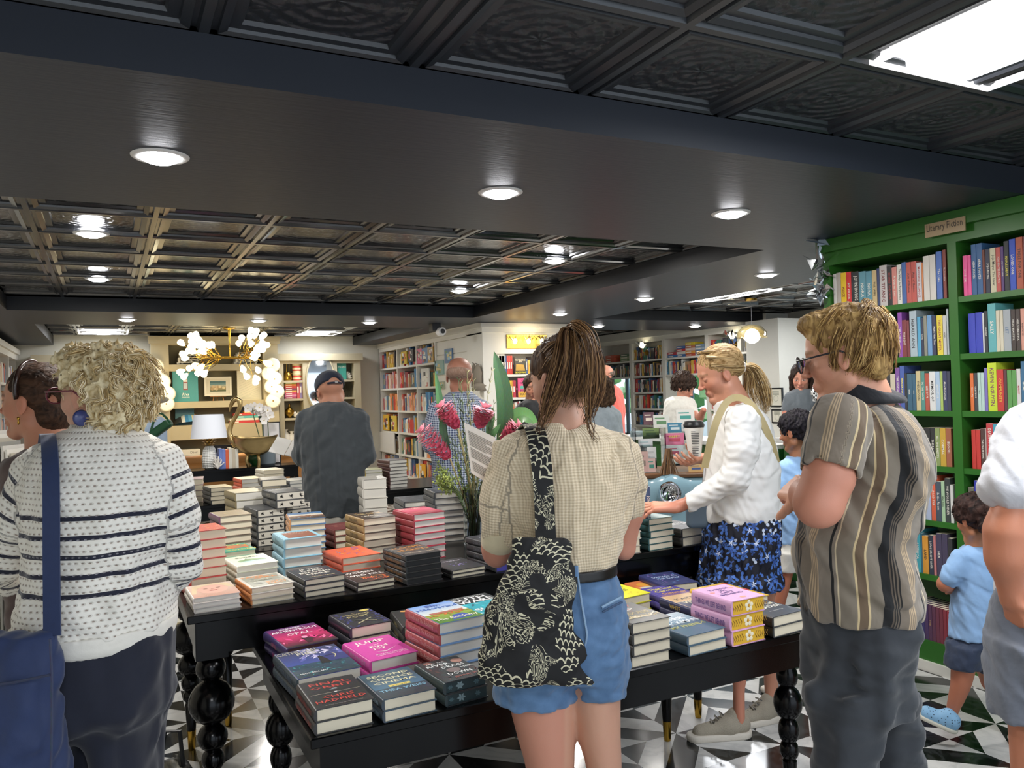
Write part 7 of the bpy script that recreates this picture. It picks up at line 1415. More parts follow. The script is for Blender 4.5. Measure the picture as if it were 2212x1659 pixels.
def clog(fig,toe,heel):
    T_,Hh=fig.P(*toe),fig.P(*heel); L=T_-Hh; n=np.linalg.norm(L); d=L/n; z=np.array([0,0,1.]); lat=np.cross(d,z); lat/=np.linalg.norm(lat); up=np.cross(lat,d)
    o=fig.part('shoe',[('+',0,('c',Hh+up*.035,T_-d*.03+up*.028,.034,.032)),('+',.02,('c',Hh+up*.05,Hh+d*.02+up*.06,.03,.03)),('^',.004,('pl',Hh+up*.012,-up))],CLOG,.004)
    fig.part('sole',[('+',0,('c',Hh+up*.012,T_-d*.03+up*.012,.037,.036)),('^',.003,('pl',Hh,-up)),('^',.003,('pl',Hh+up*.018,up))],plain('cream_rubber','#dcd8c8',.6),.004,parent=o)
    fig.part('toe_cap',[('+',0,('e',T_-d*.012+up*.02,(.022,.022,.016)))],plain('cream_rubber','#dcd8c8',.6),.004,parent=o)
g=N('perforated_blue_foam'); tc=g.n('TexCoord').outputs['Object']; v=g.n('TexVoronoi',Vector=tc,Scale=85.,Randomness=.3); CLOG=g.out(g.mix(g.math('LESS_THAN',v.outputs['Distance'],.22),col('#8cbbe0'),col('#2c4258')),.6)
clog(B2,(1982,1546,.02),(2048,1576,-.03)); clog(B2,(2186,1600,-.05),(2230,1612,.0))
# man at the right edge
M4=Fig('person in white tee and grey shorts at the right edge, hand in pocket',2300,2.6,'#c48a64')
M4.make_body([([M4.chain((2300,800,0,50),(2300,850,0,50))[0]]+M4.chain((2192,1060,-.09,36),(2174,1150,-.10,36),(2174,1205,-.10,33),(2186,1295,-.07,23),k=.05)+M4.hand(M4.P(2184,1290,-.08),(.3,.1,-1),(.9,.2,.2),side=1,curl=.3)+[M4.head(2300,735,0,.235,-.2,0,0)],.006),
 ([('+',0,W4.rows((1,0,1,0,1),(2,0,1,0,1))[2])] and [('+',.02,M4.rows((1400,2175,2290,-.02,.1),(1545,2183,2280,-.02,.075),(1700,2190,2270,-.02,.055),(1890,2200,2262,-.02,.05))[2]),('+',.02,M4.rows((1400,2310,2425,.02,.1),(1545,2320,2415,.02,.075),(1890,2335,2400,.02,.05))[2])],.009)],eye=True)
M4.part('tee_shirt',[M4.rows((858,2240,2360,0,.07),(880,2200,2400,0,.12),(950,2165,2430,0,.15),(1100,2165,2430,0,.16),(1300,2160,2440,0,.16)),('+',.04,('c',M4.P(2215,925,-.03),M4.P(2180,1050,-.09),48*M4.s,56*M4.s)),('^',.5,('pl',(0,0,-9),(0,0,-1)))][:2]+[],fabric('white_slub','#c6c6ca',.04,60,.4),.007,(.005,.1,4,.5))
M4.part('shorts',[M4.rows((1270,2160,2440,0,.16),(1340,2148,2450,0,.18),(1400,2146,2455,0,.18)),('+',.03,M4.rows((1380,2146,2305,-.02,.16),(1545,2148,2300,-.02,.14))[2]),('+',.03,M4.rows((1380,2300,2455,.02,.16),(1545,2305,2450,.02,.14))[2])],fabric('grey_shorts','#6e7480',.08),.008,(.006,.12,4,.6))
haircap(M4,[M4.hl([('+',0,('e',(0,-.08,.66),(.37,.46,.38))),('-',.03,('e',(0,.45,.4),(.5,.3,.38)))])],'#2a1c14','#4a3424',.008)
def simple_shoe(fig,x,v,c='#2a2a2e'): p=fig.P(x,1500,v); p[2]=0; m=fig.part('shoe',[('+',0,('c',p+np.array([0,-.06,.04]),p+np.array([0,.13,.03]),.045,.035)),('^',.004,('pl',(0,0,0),(0,0,-1)))],plain('shoe'+c,c,.6),.008)
simple_shoe(M4,2232,-.02); simple_shoe(M4,2368,.02); simple_shoe(M1,1832,-.03); simple_shoe(M1,1948,.09); simple_shoe(W2,146,0); simple_shoe(W2,272,.05); simple_shoe(W1,1188,0,'#c8b8a0'); simple_shoe(W1,1310,0,'#c8b8a0'); simple_shoe(W3,115,0)
# man in cap and charcoal long sleeved tee
CT=fabric('charcoal_jersey','#3e4449',.1,60,.2,400,.85,.8,6.)
def adult(label,px,d,skin,hc,Hm,h,pitch,top,sleeves,arms,bottom,topm,botm,shoes='#2a2a2e',brow='#3a2a20',topn='shirt',neck=None,res=.008,roll=0,eye=True,wrk=(.0025,.1,3,.6)):
    f=Fig(label,px,d,skin); hd=f.head(hc[0],hc[1],hc[2] if len(hc)>2 else 0,Hm,h,pitch,roll); n=neck or [(hc[0],hc[1]+.25*Hm/f.s,.02,.052/f.s),(px,hc[1]+.75*Hm/f.s,.02,.07/f.s)]
    L=[]
    if bottom:
        y0,yf=bottom[0],(1.6/(d)*F)+846-.0289*(px-1106); w=bottom[1]
        for s_ in(-1,1): c=px+bottom[2]+s_*w*.48; L.append(('+',0,f.rows((y0,c-w*.46,c+w*.46,0,.09),((y0+yf)/2,c-w*.3,c+w*.3,0,.06),(yf-10,c-w*.2,c+w*.2,0,.045))[2]))
    f.make_body([([hd]+f.chain(*n,k=.03),.0045),([q for a in arms for q in a],.006)] if arms else [([hd]+f.chain(*n,k=.03),.0045)],brow=brow,eye=eye)
    f.part(topn,[f.rows(*top)]+[('+',.04,q[2]) for s_ in sleeves for q in f.chain(*s_)],topm,res,wrk)
    if bottom: 
        f.part('trousers',[f.rows((y0-6,px+bottom[2]-w*.96,px+bottom[2]+w*.96,0,.12),(y0+25/ d*5,px+bottom[2]-w,px+bottom[2]+w,0,.125))]+[('+',.03,q[2]) for q in L],botm,.01,(.006,.12,4,.5))
        for s_ in(-1,1): simple_shoe(f,px+bottom[2]+s_*w*.48,0,shoes)
    return f
M2=Fig('man in navy cap and charcoal long sleeved tee browsing beyond tables, back turned',718,5.0,'#c08a70')
hd=M2.head(712,846,.03,.235,-.55,.35,0)
M2.make_body([([hd]+M2.chain((718,866,.03,24),(716,895,.03,28),k=.03),.0045),(M2.chain((650,985,.06,14),(668,968,.30,10),k=.01)+M2.hand(M2.P(668,968,.3),(.5,.5,.5),(1,0,0),side=-1)+M2.chain((795,985,.06,14),(772,975,.30,10),k=.01)+M2.hand(M2.P(772,975,.3),(-.5,.5,.4),(-1,0,0),side=1),.006)],eye=True)
M2.part('long_sleeved_tee',[M2.rows((868,690,745,.02,.07),(878,672,762,.02,.1),(900,652,780,.02,.12),(940,646,786,.02,.14),(1000,652,788,.02,.14),(1060,656,786,.02,.14),(1112,656,788,.02,.145)),('+',.05,('c',M2.P(660,905,.02),M2.P(650,985,.05),19*M2.s,17*M2.s)),('+',.04,('c',M2.P(650,985,.05),M2.P(664,972,.26),16*M2.s,11*M2.s)),('+',.05,('c',M2.P(778,905,.02),M2.P(794,985,.05),19*M2.s,17*M2.s)),('+',.04,('c',M2.P(794,985,.05),M2.P(776,978,.26),16*M2.s,11*M2.s))],CT,.0075,(.004,.10,3,.6),label='charcoal long sleeved tee')
M2.part('shorts',[M2.rows((1108,658,786,.02,.14),(1150,656,788,.02,.145)),('+',.03,M2.rows((1140,656,722,.02,.13),(1300,658,718,.02,.12))[2]),('+',.03,M2.rows((1140,722,788,.02,.13),(1300,726,786,.02,.12))[2]),('+',.01,M2.rows((1290,672,706,.02,.06),(1395,678,700,.02,.05))[2]),('+',.01,M2.rows((1290,738,772,.02,.06),(1395,744,766,.02,.05))[2])],fabric('stone_shorts','#b4b0a6'),.01)
NV=fabric('navy_cap','#131c30',.1)
cap_=M2.part('baseball_cap',[M2.hl([('+',0,('e',(0,-.06,.68),(.385,.47,.37))),('^',.02,('pl',(0,0,.56),(0,-.18,-1.))),('-',.02,('e',(0,-.55,.60),(.17,.22,.13)))])],NV,.005)
o,R,Hm=M2.hf; M2.part('brim',[M2.hl([('+',0,('e',(0,.42,.60),(.30,.34,.045)))])],NV,.005,parent=cap_)
MB().tube([M2.hp(.2*sin(t),-.06-.46*cos(t*.45),.555+.0*t) for t in np.linspace(-1.2,1.2,10)],.007,6).build('cap_strap',NV,cap_)
MB().bbox(-.011,-.004,-.009,.011,.004,.009,.002).build('buckle',plain('silver','#c8c8cc',.25,1.),cap_,loc=M2.hp(.02,-.55,.56))
glasses(M2,'#16161a')
o=MB().box(-.1,-.14,0,.0,.14,.004,'#e8e6e0').box(.004,-.14,.004,.12,.14,.01,'#e8e6e0').build('open_book',paint(.6),loc=M2.b+U2*(M2.P(622,968,.3)[0])+V2*.3+np.array([0,0,M2.P(622,968,.3)[2]]),rot=(.3,.3,-.3)); tag(o,'open white paged book held in front of the man in the cap','book')
simple_shoe(M2,690,.02); simple_shoe(M2,756,.02)
# bald man in blue plaid shirt
g=N('blue_gingham'); x,y,z=pcn(g); a=g.math('GREATER_THAN',g.math('FRACT',g.math('DIVIDE',x,.015)),.5); b=g.math('GREATER_THAN',g.math('FRACT',g.math('DIVIDE',y,.015)),.5); PL=g.out(g.mix(g.math('MULTIPLY',g.math('ADD',a,b),.5),col('#c4cede'),col('#2c3c66')),.8)
M3=adult('bald man in blue checked shirt facing the white bookcase, back turned',993,5.3,'#b07a64',(993,812,0),.245,.1,.15,[(846,970,1018,.02,.075),(856,958,1030,.02,.1),(880,938,1048,.02,.12),(920,930,1056,.02,.14),(980,932,1056,.02,.14),(1040,934,1056,.02,.145),(1120,938,1052,.02,.14)],[((944,885,.02,20),(932,960,.04,17),(940,975,.2,13)),((1042,885,.02,20),(1054,960,.04,17),(1046,975,.2,13))],None,(1120,54,0),PL,fabric('dark_jeans','#1c2028'),eye=True)
haircap(M3,[M3.hl([('+',0,('e',(0,-.10,.56),(.345,.425,.22))),('-',.03,('e',(0,.35,.5),(.5,.42,.5))),('-',.03,('e',(0,-.1,.95),(.5,.6,.27)))])],'#9a7a68','#b09484',.005,(.001,.02,1,1.))
# farther people near the till
W5=adult('young woman with long dark hair in grey tee standing behind green counter',1736,7.3,'#c8907a',(1730,815,-.02),.235,pi+.45,.35,[(840,1715,1752,.0,.06),(850,1702,1765,0,.09),(880,1700,1766,0,.12),(920,1704,1762,0,.12),(1000,1706,1762,0,.12)],[((1704,862,0,11),(1698,885,0,10)),((1764,862,0,11),(1770,885,0,10))],[Fig('t',1736,7.3).chain((1698,885,0,9),(1700,915,-.02,8),(1720,922,-.2,7)),Fig('t',1736,7.3).chain((1770,885,0,9),(1766,915,-.02,8),(1752,922,-.2,7))],(1000,30,0),fabric('slate_tee','#596168'),fabric('dark_jeans','#1c2028'),brow='#201410',eye='open')
haircap(W5,[W5.hl([('+',0,('e',(0,-.07,.66),(.38,.45,.385))),('+',.05,('c',(-.33,-.1,.5),(-.34,.0,-.35),.13,.10)),('+',.05,('c',(.33,-.1,.5),(.36,-.02,-.5),.13,.12)),('+',.05,('c',(0,-.3,.5),(0,-.25,-.4),.25,.22)),('-',.03,('e',(0,.42,.42),(.26,.34,.43)))])],'#1a110e','#3a2820',.006)
W6=adult('woman with short dark curly hair in white top leaning to the flowers',1470,7.4,'#c89078',(1478,836,0),.235,pi/2+.5,.55,[(856,1452,1484,.0,.06),(864,1442,1494,0,.1),(885,1434,1500,0,.13),(920,1428,1500,0,.13),(1000,1430,1496,0,.13)],[((1448,872,0,12),(1446,900,-.05,10)),((1490,872,0,12),(1500,895,-.1,10))],[Fig('t',1470,7.4).chain((1500,893,-.1,8),(1512,902,-.22,7),(1520,886,-.3,6))],(1000,32,0),fabric('white_linen','#dcdad2'),fabric('dark_jeans','#1c2028'))
haircap(W6,[W6.hl([('+',0,('e',(0,-.1,.66),(.43,.5,.42))),('+',.05,('e',(0,-.3,.4),(.33,.2,.22))),('-',.03,('e',(0,.47,.4),(.34,.3,.4)))])],'#241a16','#4a382e',.007,(.012,.04,3,1.))
M5=adult('balding man with glasses in a salmon shirt beyond the ponytailed woman',1312,9.0,'#c88a70',(1306,812,0),.24,-2.2,.2,[(832,1302,1330,.0,.08),(840,1298,1338,0,.11),(870,1296,1346,0,.14),(930,1296,1350,0,.15),(990,1298,1348,0,.15)],[((1334,852,0,11),(1342,890,0,9))],None,(990,27,10),fabric('salmon_shirt','#d8685c'),fabric('khaki','#8a7a60'),res=.01)
glasses(M5); haircap(M5,[M5.hl([('+',0,('e',(0,-.12,.56),(.35,.43,.24))),('-',.03,('e',(0,.35,.5),(.5,.42,.5))),('-',.03,('e',(0,-.1,.97),(.5,.6,.27)))])],'#5a4a40','#7a6a5c',.007)
W7=adult('woman with brown bob in pale grey blue top behind ponytailed woman',1300,6.0,'#c8907a',(1294,848,0),.235,-.5,.15,[(872,1272,1318,.0,.07),(882,1262,1328,0,.1),(905,1256,1338,0,.13),(960,1256,1340,0,.13),(1030,1258,1338,0,.13)],[((1268,900,0,15),(1264,960,0,12)),((1328,900,0,15),(1336,960,0,12))],None,(1030,36,0),fabric('grey_blue_slub','#a8b4bc',.3,30),fabric('dark_jeans','#1c2028'))
haircap(W7,[W7.hl([('+',0,('e',(0,-.08,.64),(.41,.48,.41))),('+',.08,('e',(0,-.24,.3),(.40,.27,.34))),('-',.03,('e',(0,.45,.38),(.4,.3,.42)))])],'#2c1e16','#6a503a',.006,(.008,.04,3,.6))
W8=adult('person in a black top partly hidden behind ponytailed woman near column',1146,7.0,'#c08a70',(1152,838,0),.235,pi,.1,[(862,1136,1168,.0,.06),(870,1124,1178,0,.1),(900,1116,1184,0,.13),(960,1116,1184,0,.13),(1010,1118,1182,0,.13)],[((1126,885,0,12),(1120,940,0,10)),((1174,885,0,12),(1180,940,0,10))],None,(1010,32,0),fabric('black_top','#15161a'),fabric('dark_jeans','#1c2028'))
haircap(W8,[W8.hl([('+',0,('e',(0,-.08,.66),(.38,.46,.39))),('-',.03,('e',(0,.45,.4),(.4,.3,.38)))])],'#2a1c14','#4a3424',.008)
W9=adult('person in pale hat and light blue top behind curly haired woman',320,6.2,'#c08a70',(318,868,0),.235,-.4,.2,[(896,300,336,.0,.07),(905,288,348,0,.1),(930,284,354,0,.13),(985,284,352,0,.13),(1020,286,350,0,.13)],[((294,915,0,13),(288,960,0,10)),((344,915,0,13),(350,960,0,10))],None,(1015,34,0),fabric('sky_top','#a8bcd4'),fabric('black_trousers','#15161a'))
W9.part('sun_hat',[W9.hl([('+',0,('e',(0,-.05,.75),(.40,.47,.36))),('+',.04,('e',(0,-.05,.55),(.68,.74,.06)))])],fabric('cream_straw','#d8cdb0'),.008)
hb=empty('handbag',W9.b); hb.rotation_euler=(0,0,-YAW); tag(hb,'small dark green handbag on the arm of the person in the pale hat','bag')
W9.part('bag_body',[('+',0,('b',W9.P(348,926,-.2),(.09,.035,.032),np.array(Matrix.Rotation(-.6,3,'Y')),.02))],plain('green_leather','#12462a',.4),.006,parent=hb)
ribbon(W9,[(322,944,-.2),(335,900,-.15),(346,890,-.15),(362,905,-.2)],.008,.003,(0,-1,0),plain('green_leather','#12462a',.4),'strap',hb)
# ---------------- flowers, lamp, swan, chandelier and the till area ----------------
def leafm(mb,P,w,c,c2=None,fold=.25):
    P=[np.array(p,float) for p in P]; n=len(P); K=12; t=np.linspace(0,n-1,K); C_=np.stack([np.interp(t,range(n),[p[i] for p in P]) for i in range(3)],1)
    for _ in range(2): C_[1:-1]=(C_[:-2]+2*C_[1:-1]+C_[2:])/4
    T_=np.gradient(C_,axis=0); T_/=np.linalg.norm(T_,axis=1)[:,None]; nv=np.array([cos(YAW)*.2-sin(YAW)*.9,-cos(YAW)*.9,.25]); V=[];Fc=[]
    for i in range(K):
        s=sin(pi*min(1,(i+.15)/(K-1)))**.75*w; l=np.cross(T_[i],nv); l/=np.linalg.norm(l); k=np.cross(l,T_[i])
        V+=[C_[i]-l*s+k*s*fold,C_[i],C_[i]+l*s+k*s*fold]
        if i: Fc+=[(3*i-3,3*i-2,3*i+1,3*i),(3*i-2,3*i-1,3*i+2,3*i+1)]
    mb.add(V,Fc,[col(c) if k%2 else col(c2 or c) for k in range(len(Fc))])
def petal(mb,b,d,o,L,w,c,curl=.35):
    d=d/np.linalg.norm(d); l=np.cross(d,o); l/=np.linalg.norm(l)+1e-9; o=np.cross(l,d); V=[]
    for i in range(5):
        t=i/4; s=w*(sin(pi*(.12+.83*t))**.8); p=b+d*L*t+o*L*curl*t*t; V+=[p-l*s+o*s*.3,p,p+l*s+o*s*.3]
    mb.add(V,[q for i in range(4) for q in((3*i,3*i+1,3*i+4,3*i+3),(3*i+1,3*i+2,3*i+5,3*i+4))],c)
vs=Fig('v',1026,4.0); VP=lambda x,y,v=0:(lambda p:vs.b+U2*p[0]+V2*p[1]+np.array([0,0,p[2]]))(vs.P(x,y,v))
vb=VP(1026,1172); vb[2]=Z2; vase=empty('glass_vase',vb); tag(vase,'clear glass cylinder vase of stems on tall table beside ponytailed woman','vase')
MB().lathe([(.052,0),(.055,.006),(.055,.27),(.052,.272),(.050,.268),(.050,.012),(.0,.012)],n=28,cap=False).lathe([(0,.0),(.052,0)],n=28,cap=False).build('glass',M_clear,vase,smooth=SM)
fa=empty('flower_arrangement',vb); tag(fa,'tall arrangement of pink ginger flowers, leaves and green berries in glass vase','flower arrangement')
L_=lambda x,y,v=0:VP(x,y,v)-vb
R3=np.random.RandomState(12)
def stem(p,q,r=.003,c='#5c7a3a',sag=.02):
    p,q=np.array(p),np.array(q); m=(p+q)/2+np.array([0,0,.0])+(q-p)[0]*np.array([-.12,0,0]); return MB().tube([p,(p+m)/2,m,(m+q)/2,q],r,6,c)
heads=[((900,918),(972,990),.036,-.04),((948,868),(990,925),.027,-.05),((1050,872),(1033,925),.034,-.06),((1128,915),(1082,955),.034,.05)]
for k,((x0,y0),(x1,y1),w,v) in enumerate(heads):
    a,b=L_(x0,y0,v),L_(x1,y1,v); fl=MB(); ax=a-b; Ln=np.linalg.norm(ax); ax/=Ln; e1=np.cross(ax,[0,0,1.]); e1/=np.linalg.norm(e1); e2=np.cross(ax,e1)
    N_=60
    for i in range(N_):
        t=i/N_; an=i*2.4; rad=e1*cos(an)+e2*sin(an); s=w*(.35+.65*sin(pi*min(1,t*.75+.12))**.7); base=b+ax*Ln*t*.85+rad*s*.45
        cc=np.array(col('#cc3c66'))*(1-t)+np.array(col('#f4a4b6'))*t; petal(fl,base,ax*(.9-.55*t)+rad*(.35+.75*t),rad,.030+.016*t,.014+.005*t,tuple(cc*(.8+.4*R3.rand())))
    for i in range(7): an=i*2*pi/7; rad=e1*cos(an)+e2*sin(an); petal(fl,b+ax*Ln*.8,ax*.5+rad,ax,.045,.017,'#f6b6c2',.2)
    fl.build('ginger_flower',paint(.55),fa,smooth=True); stem((R3.uniform(-.02,.02),R3.uniform(-.02,.02),.015),b,.0045,'#7a6a3a').build('stem',paint(.6),fa,smooth=True)
def leafobj(P,w,c,c2): m=MB(); leafm(m,P,w,c,c2); m.build('leaf',paint(.35),fa,smooth=True)
leafobj([L_(1075,1000,.1),L_(1088,930,.08),L_(1092,860,.06),L_(1078,800,.06),L_(1067,758,.06)],.042,'#1c4c1c','#265a24')
leafobj([L_(1052,960,0),L_(1060,900,0),L_(1064,880,0)],.02,'#3f6b30','#4d7d3c'); leafobj([L_(975,1000,.02),L_(955,910,.0),L_(948,850,.0),L_(940,800,.0)],.018,'#2a6030','#38763a'); leafobj([L_(962,960,0),L_(955,925,0),L_(958,885,0)],.018,'#28582a','#356e35')
leafobj([L_(1080,965,.1),L_(1105,905,.1),L_(1135,893,.1),L_(1165,925,.08)],.045,'#3a6a2a','#467a34'); leafobj([L_(1040,1000,.05),L_(1062,940,.0),L_(1082,915,.0)],.016,'#3a6a30','#4a7c3c')
for k in range(34):   # feathery sprays
    tx=R3.uniform(965,1078); ty=R3.uniform(800,960) if k<16 else R3.uniform(900,1060); v=R3.uniform(-.1,.1); m=MB(); a=np.array([R3.uniform(-.03,.03),R3.uniform(-.03,.03),.02]); b=L_(tx,ty,v)
    t_=np.linspace(0,1,16); P=[a*(1-t)+b*t+np.array([0,0,0])+(b-a)*np.array([1,1,0])*(t*t-t)*.6 for t in t_]; cc=['#5c7444','#6e8450','#4a6238','#8a8a5c','#7c7a50'][k%5]; m.tube(P,np.linspace(.0028,.0012,16),5,cc)
    for i in range(5,16):
        d=P[i]-P[i-1]; d/=np.linalg.norm(d)
        for s in(-1,1): q=np.cross(d,[0.4,-.9,.1]); q/=np.linalg.norm(q); petal(m,P[i],d*.8+q*s*.6,q,.024,.0028,cc,.2)
    m.build('spray',paint(.6),fa)
for k in range(16):
    b=L_(R3.uniform(925,1008),R3.uniform(985,1052),R3.uniform(-.12,.02)); a=L_(1005,1085,0); m=MB(); P=[a,(a+b)/2+np.array([0,0,.015]),b]; m.tube(P,.0016,5,'#6a7a38')
    for i in range(16):
        c0=b+(a-b)*R3.uniform(0,.4)+R3.randn(3)*.012; m.tube([b+(a-b)*R3.uniform(0,.3),c0],.0009,4,'#7a8c3c'); m.ell(c0,(.0045,.0045,.006),6,['#8a9c3c','#a0b048','#76883a'][i%3])
    m.build('berry_spray',paint(.45),fa)
# console table, lamp, swan, orchid, ornaments
LZ=.75; cA=atz(415,1022,LZ); cy=cA[1]
ct=empty('console_table'); x0,x1,y0,y1=atY(412,1010,10.45)[0],atY(650,1000,10.45)[0],10.45,10.85; tag(ct,'black console table carrying the white lamp and metal swan bowl','table')
MB().bbox(x0,y0,LZ-.03,x1,y1,LZ,.003).build('tabletop',M_blk,ct); MB().box(x0+.03,y0+.03,LZ-.15,x1-.03,y1-.03,LZ-.03).build('apron',M_blk,ct)
for lx in(x0+.05,x1-.05):
    for ly in(y0+.06,y1-.06): MB().box(lx-.025,ly-.025,0,lx+.025,ly+.025,LZ-.15).build('leg',M_blk,ct)
def onc(x,y=10.6): p=atY(x,1000,y); return np.array([p[0],y,LZ])
s_=10/F*1.02
lp=empty('table_lamp',onc(453)); tag(lp,'table lamp with white drum shade and white pineapple base with gold leaves','table lamp')
hb_=(1013-966)*s_*1.04; pr=[(.05,0),(.085,.02),(.092,hb_*.45),(.075,hb_*.85),(.045,hb_)]
g=N('pineapple_ceramic'); tc=g.n('TexCoord').outputs['Object']; sp=g.n('SeparateXYZ',i0=tc); an=g.math('ARCTAN2',sp.outputs[1],sp.outputs[0]); a=g.math('SINE',g.math('ADD',g.math('MULTIPLY',an,9.),g.math('MULTIPLY',sp.outputs[2],150.))); b=g.math('SINE',g.math('SUBTRACT',g.math('MULTIPLY',an,9.),g.math('MULTIPLY',sp.outputs[2],150.))); g.bump(g.math('MULTIPLY',a,b),.8,.008); PIN=g.out(col('#dfe0de'),.35)
MB().lathe(pr,n=32).build('lamp_base',PIN,lp,smooth=SM); m=MB()
for r_ in range(3):
    for i in range(9): an=i*2*pi/9+r_*.35; d=np.array([cos(an),sin(an),0]); petal(m,d*.03+np.array([0,0,hb_+.03*r_]),d*.6+np.array([0,0,.8]),d,.06,.016,(1,1,1),.5)
m.tube([(0,0,hb_),(0,0,hb_+.16)],.008).build('gold_leaves',M_gold,lp,smooth=SM)
zs0,zs1=hb_+.10,hb_+.10+(945-896)*s_
MB().lathe([(.215,zs0),(.175,zs1)],n=40,cap=False).lathe([(.212,zs0),(.172,zs1)],n=40,cap=False).build('lamp_shade',plain('white_shade','#e2e6ee',.8,Emission_Color=(.8,.85,1,1),Emission_Strength=.12),lp,smooth=True)
# swan bowl
sw_=Fig('s',552,10.1); SP=lambda x,y,v=0:sw_.P(x,y,v)
so=empty('swan_bowl',sw_.b+np.array([0,0,0])); so.rotation_euler=(0,0,-YAW); tag(so,'large antique gold metal bowl shaped as a long necked bird on legs','bowl')
cbw=SP(551,945); rb=(600-503)/2*sw_.s; hb2=(981-942)*sw_.s
n=36;V=[];Fc=[]; prof=[(1,0),(1.0,.0),(.93,-.35),(.72,-.72),(.4,-.94),(0,-1)]; pin=[(.97,0),(.88,-.33),(.66,-.68),(.35,-.88),(0,-.93)]
for r_,z in prof+pin[::-1]:
    for i in range(n): a=2*pi*i/n; V.append(cbw+np.array([rb*r_*cos(a),rb*.62*r_*sin(a),hb2*z+.03*(r_*abs(cos(a)))**3]))
k=len(prof)+len(pin); Fc=[(j*n+i,j*n+(i+1)%n,(j+1)*n+(i+1)%n,(j+1)*n+i) for j in range(k-1) for i in range(n)]
MET=plain('antique_brass_metal','#b8a070',.32,1.,noise=.3,ns=8.); MB().add(V,Fc).build('bowl_body',MET,so,smooth=True)
MB().tube([SP(512,962),SP(500,950),SP(494,935),SP(500,915),SP(512,895),SP(519,878),SP(518,866),SP(511,861),SP(503,866),SP(498,878),SP(496,890)],[.05,.045,.035,.028,.026,.028,.034,.036,.032,.02,.006],10).build('neck',MET,so,smooth=True)
for xx in(538,556): MB().tube([SP(xx,976),SP(xx+(-6 if xx<545 else 4),995),SP(xx+(2 if xx<545 else 2),1015)],[.022,.02,.026],8).build('leg',MET,so,smooth=True)
so.location.z=0
# potted orchid
op=onc(578,10.7); orc=empty('potted_orchid',op); tag(orc,'white orchid in a grey blue pot behind the metal swan bowl','potted plant')
MB().lathe([(.08,0),(.1,.02),(.105,.17),(.095,.18)],n=24).build('pot',plain('slate_pot','#7c8a94',.4),orc,smooth=SM)
q=lambda x,y,v=0:atY(x,y,10.7+v)-op
for (a,b,c_) in (((560,942),(548,900),(545,880)),((568,940),(565,895),(560,880)),((580,940),(578,905),(572,880))): MB().tube([q(574,975),q(*a),q(*b),q(*c_)],.006,6,'#3a5a2a').build('stem',paint(.6),orc,smooth=True)
for k,(x,y) in enumerate(((535,882),(543,880),(549,886),(556,888),(550,878),(562,890),(568,884),(573,892),(578,886),(575,900),(583,897),(560,880),(570,908))):
    m=MB(); c_=q(x,y,R3.uniform(-.06,.06))
    for i in range(5): an=i*2*pi/5+R3.rand(); petal(m,c_,np.array([cos(an),-.2,sin(an)]),np.array([0,-1.,0]),.06,.028,'#f0ece8',.1)
    m.ell(c_+np.array([0,-.012,0]),(.008,.008,.008),6,'#d8c060').build('bloom',paint(.6),orc,smooth=True)
leafs=[((574,985),(585,965),(600,975)),((572,985),(560,968),(545,976)),((574,985),(572,955),(566,945))]
for l in leafs: m=MB(); leafm(m,[q(*p) for p in l],.035,'#3a6a38'); m.build('leaf',paint(.4),orc,smooth=True)
tag(MB().lathe([(.05,0),(.09,.05),(.095,.12),(.05,.2),(.04,.2)],n=20).build('vase',plain('green_glaze','#2c5a30',.2),loc=onc(552,10.75),smooth=SM),'small round green vase between the metal swan legs','vase')
cols_=['#5f7ac0','#6a80c8','#d8592c','#dcd8cc','#c8bca8','#e0dcd0']
for k,c in enumerate(cols_): a=atY(473+k*7,1000,10.55)[0]; tag(MB().bbox(0,0,0,.038,.16,.25-.01*(k%3),.002,c).build('book',paint(.5),loc=(a,10.52,LZ)),'%s book standing on console, %s from the lamp'%(cname(c),ORD[k]),'book','books standing on the console')
m=MB()
for k in range(26): an=R3.uniform(0,pi); r_=R3.uniform(.04,.1); m.tube([(0,0,.01),(cos(an)*r_*.6,R3.uniform(-.03,.03),sin(an)*r_+.04),(cos(an)*r_,R3.uniform(-.04,.04),sin(an)*r_*1.3+.06)],[.008,.007,.004],6,'#e4e0da')
tag(m.build('coral_ornament',paint(.6),loc=onc(470,10.5)),'branching white coral ornament on clear stand beside lamp','ornament')
pl_=Fig('s',482,10.9); o=empty('framed_plate',atY(482,972,11.0)-np.array([0,0,.0])); o.location.z=LZ; tag(o,'dark framed oval silver plate leaning behind lamp on console','ornament')
o.location.y=10.8; MB().bbox(-.13,-.01,0,.13,.01,.28,.004).build('frame',plain('black_frame','#101012',.4),o); MB().add([(0,-.012,.15)]+[(.1*cos(a),-.012,.15+.06*sin(a)) for a in np.linspace(0,2*pi,25)[:-1]],[(0,i+1,(i+1)%24+1) for i in range(24)]).build('plate',plain('silver','#c8c8cc',.25,1.),o)
a=atY(564,990,11.0);b=atY(600,910,11.0); o=empty('framed_sign',(a[0]/2+b[0]/2,10.84,LZ)); w_=(b[0]-a[0])/2; h_=b[2]-LZ; tag(o,'black framed white notice standing behind orchid on the console','sign')
m=MB().box(-w_,0,0,w_,.015,h_); m.build('frame',plain('black_frame','#101012',.4),o); m=MB().box(-w_+.015,-.002,.015,w_-.015,0,h_-.015,'#e0dcdc')
for k,t in enumerate(('please','LEAVE','the orchid','where it is')): pass
for k in range(4): m.box(-w_*.6,-.003,h_*(.3+.1*k),w_*.6,-.002,h_*(.3+.1*k)+.008,'#7a7a80')
m.build('notice',paint(.6),o)
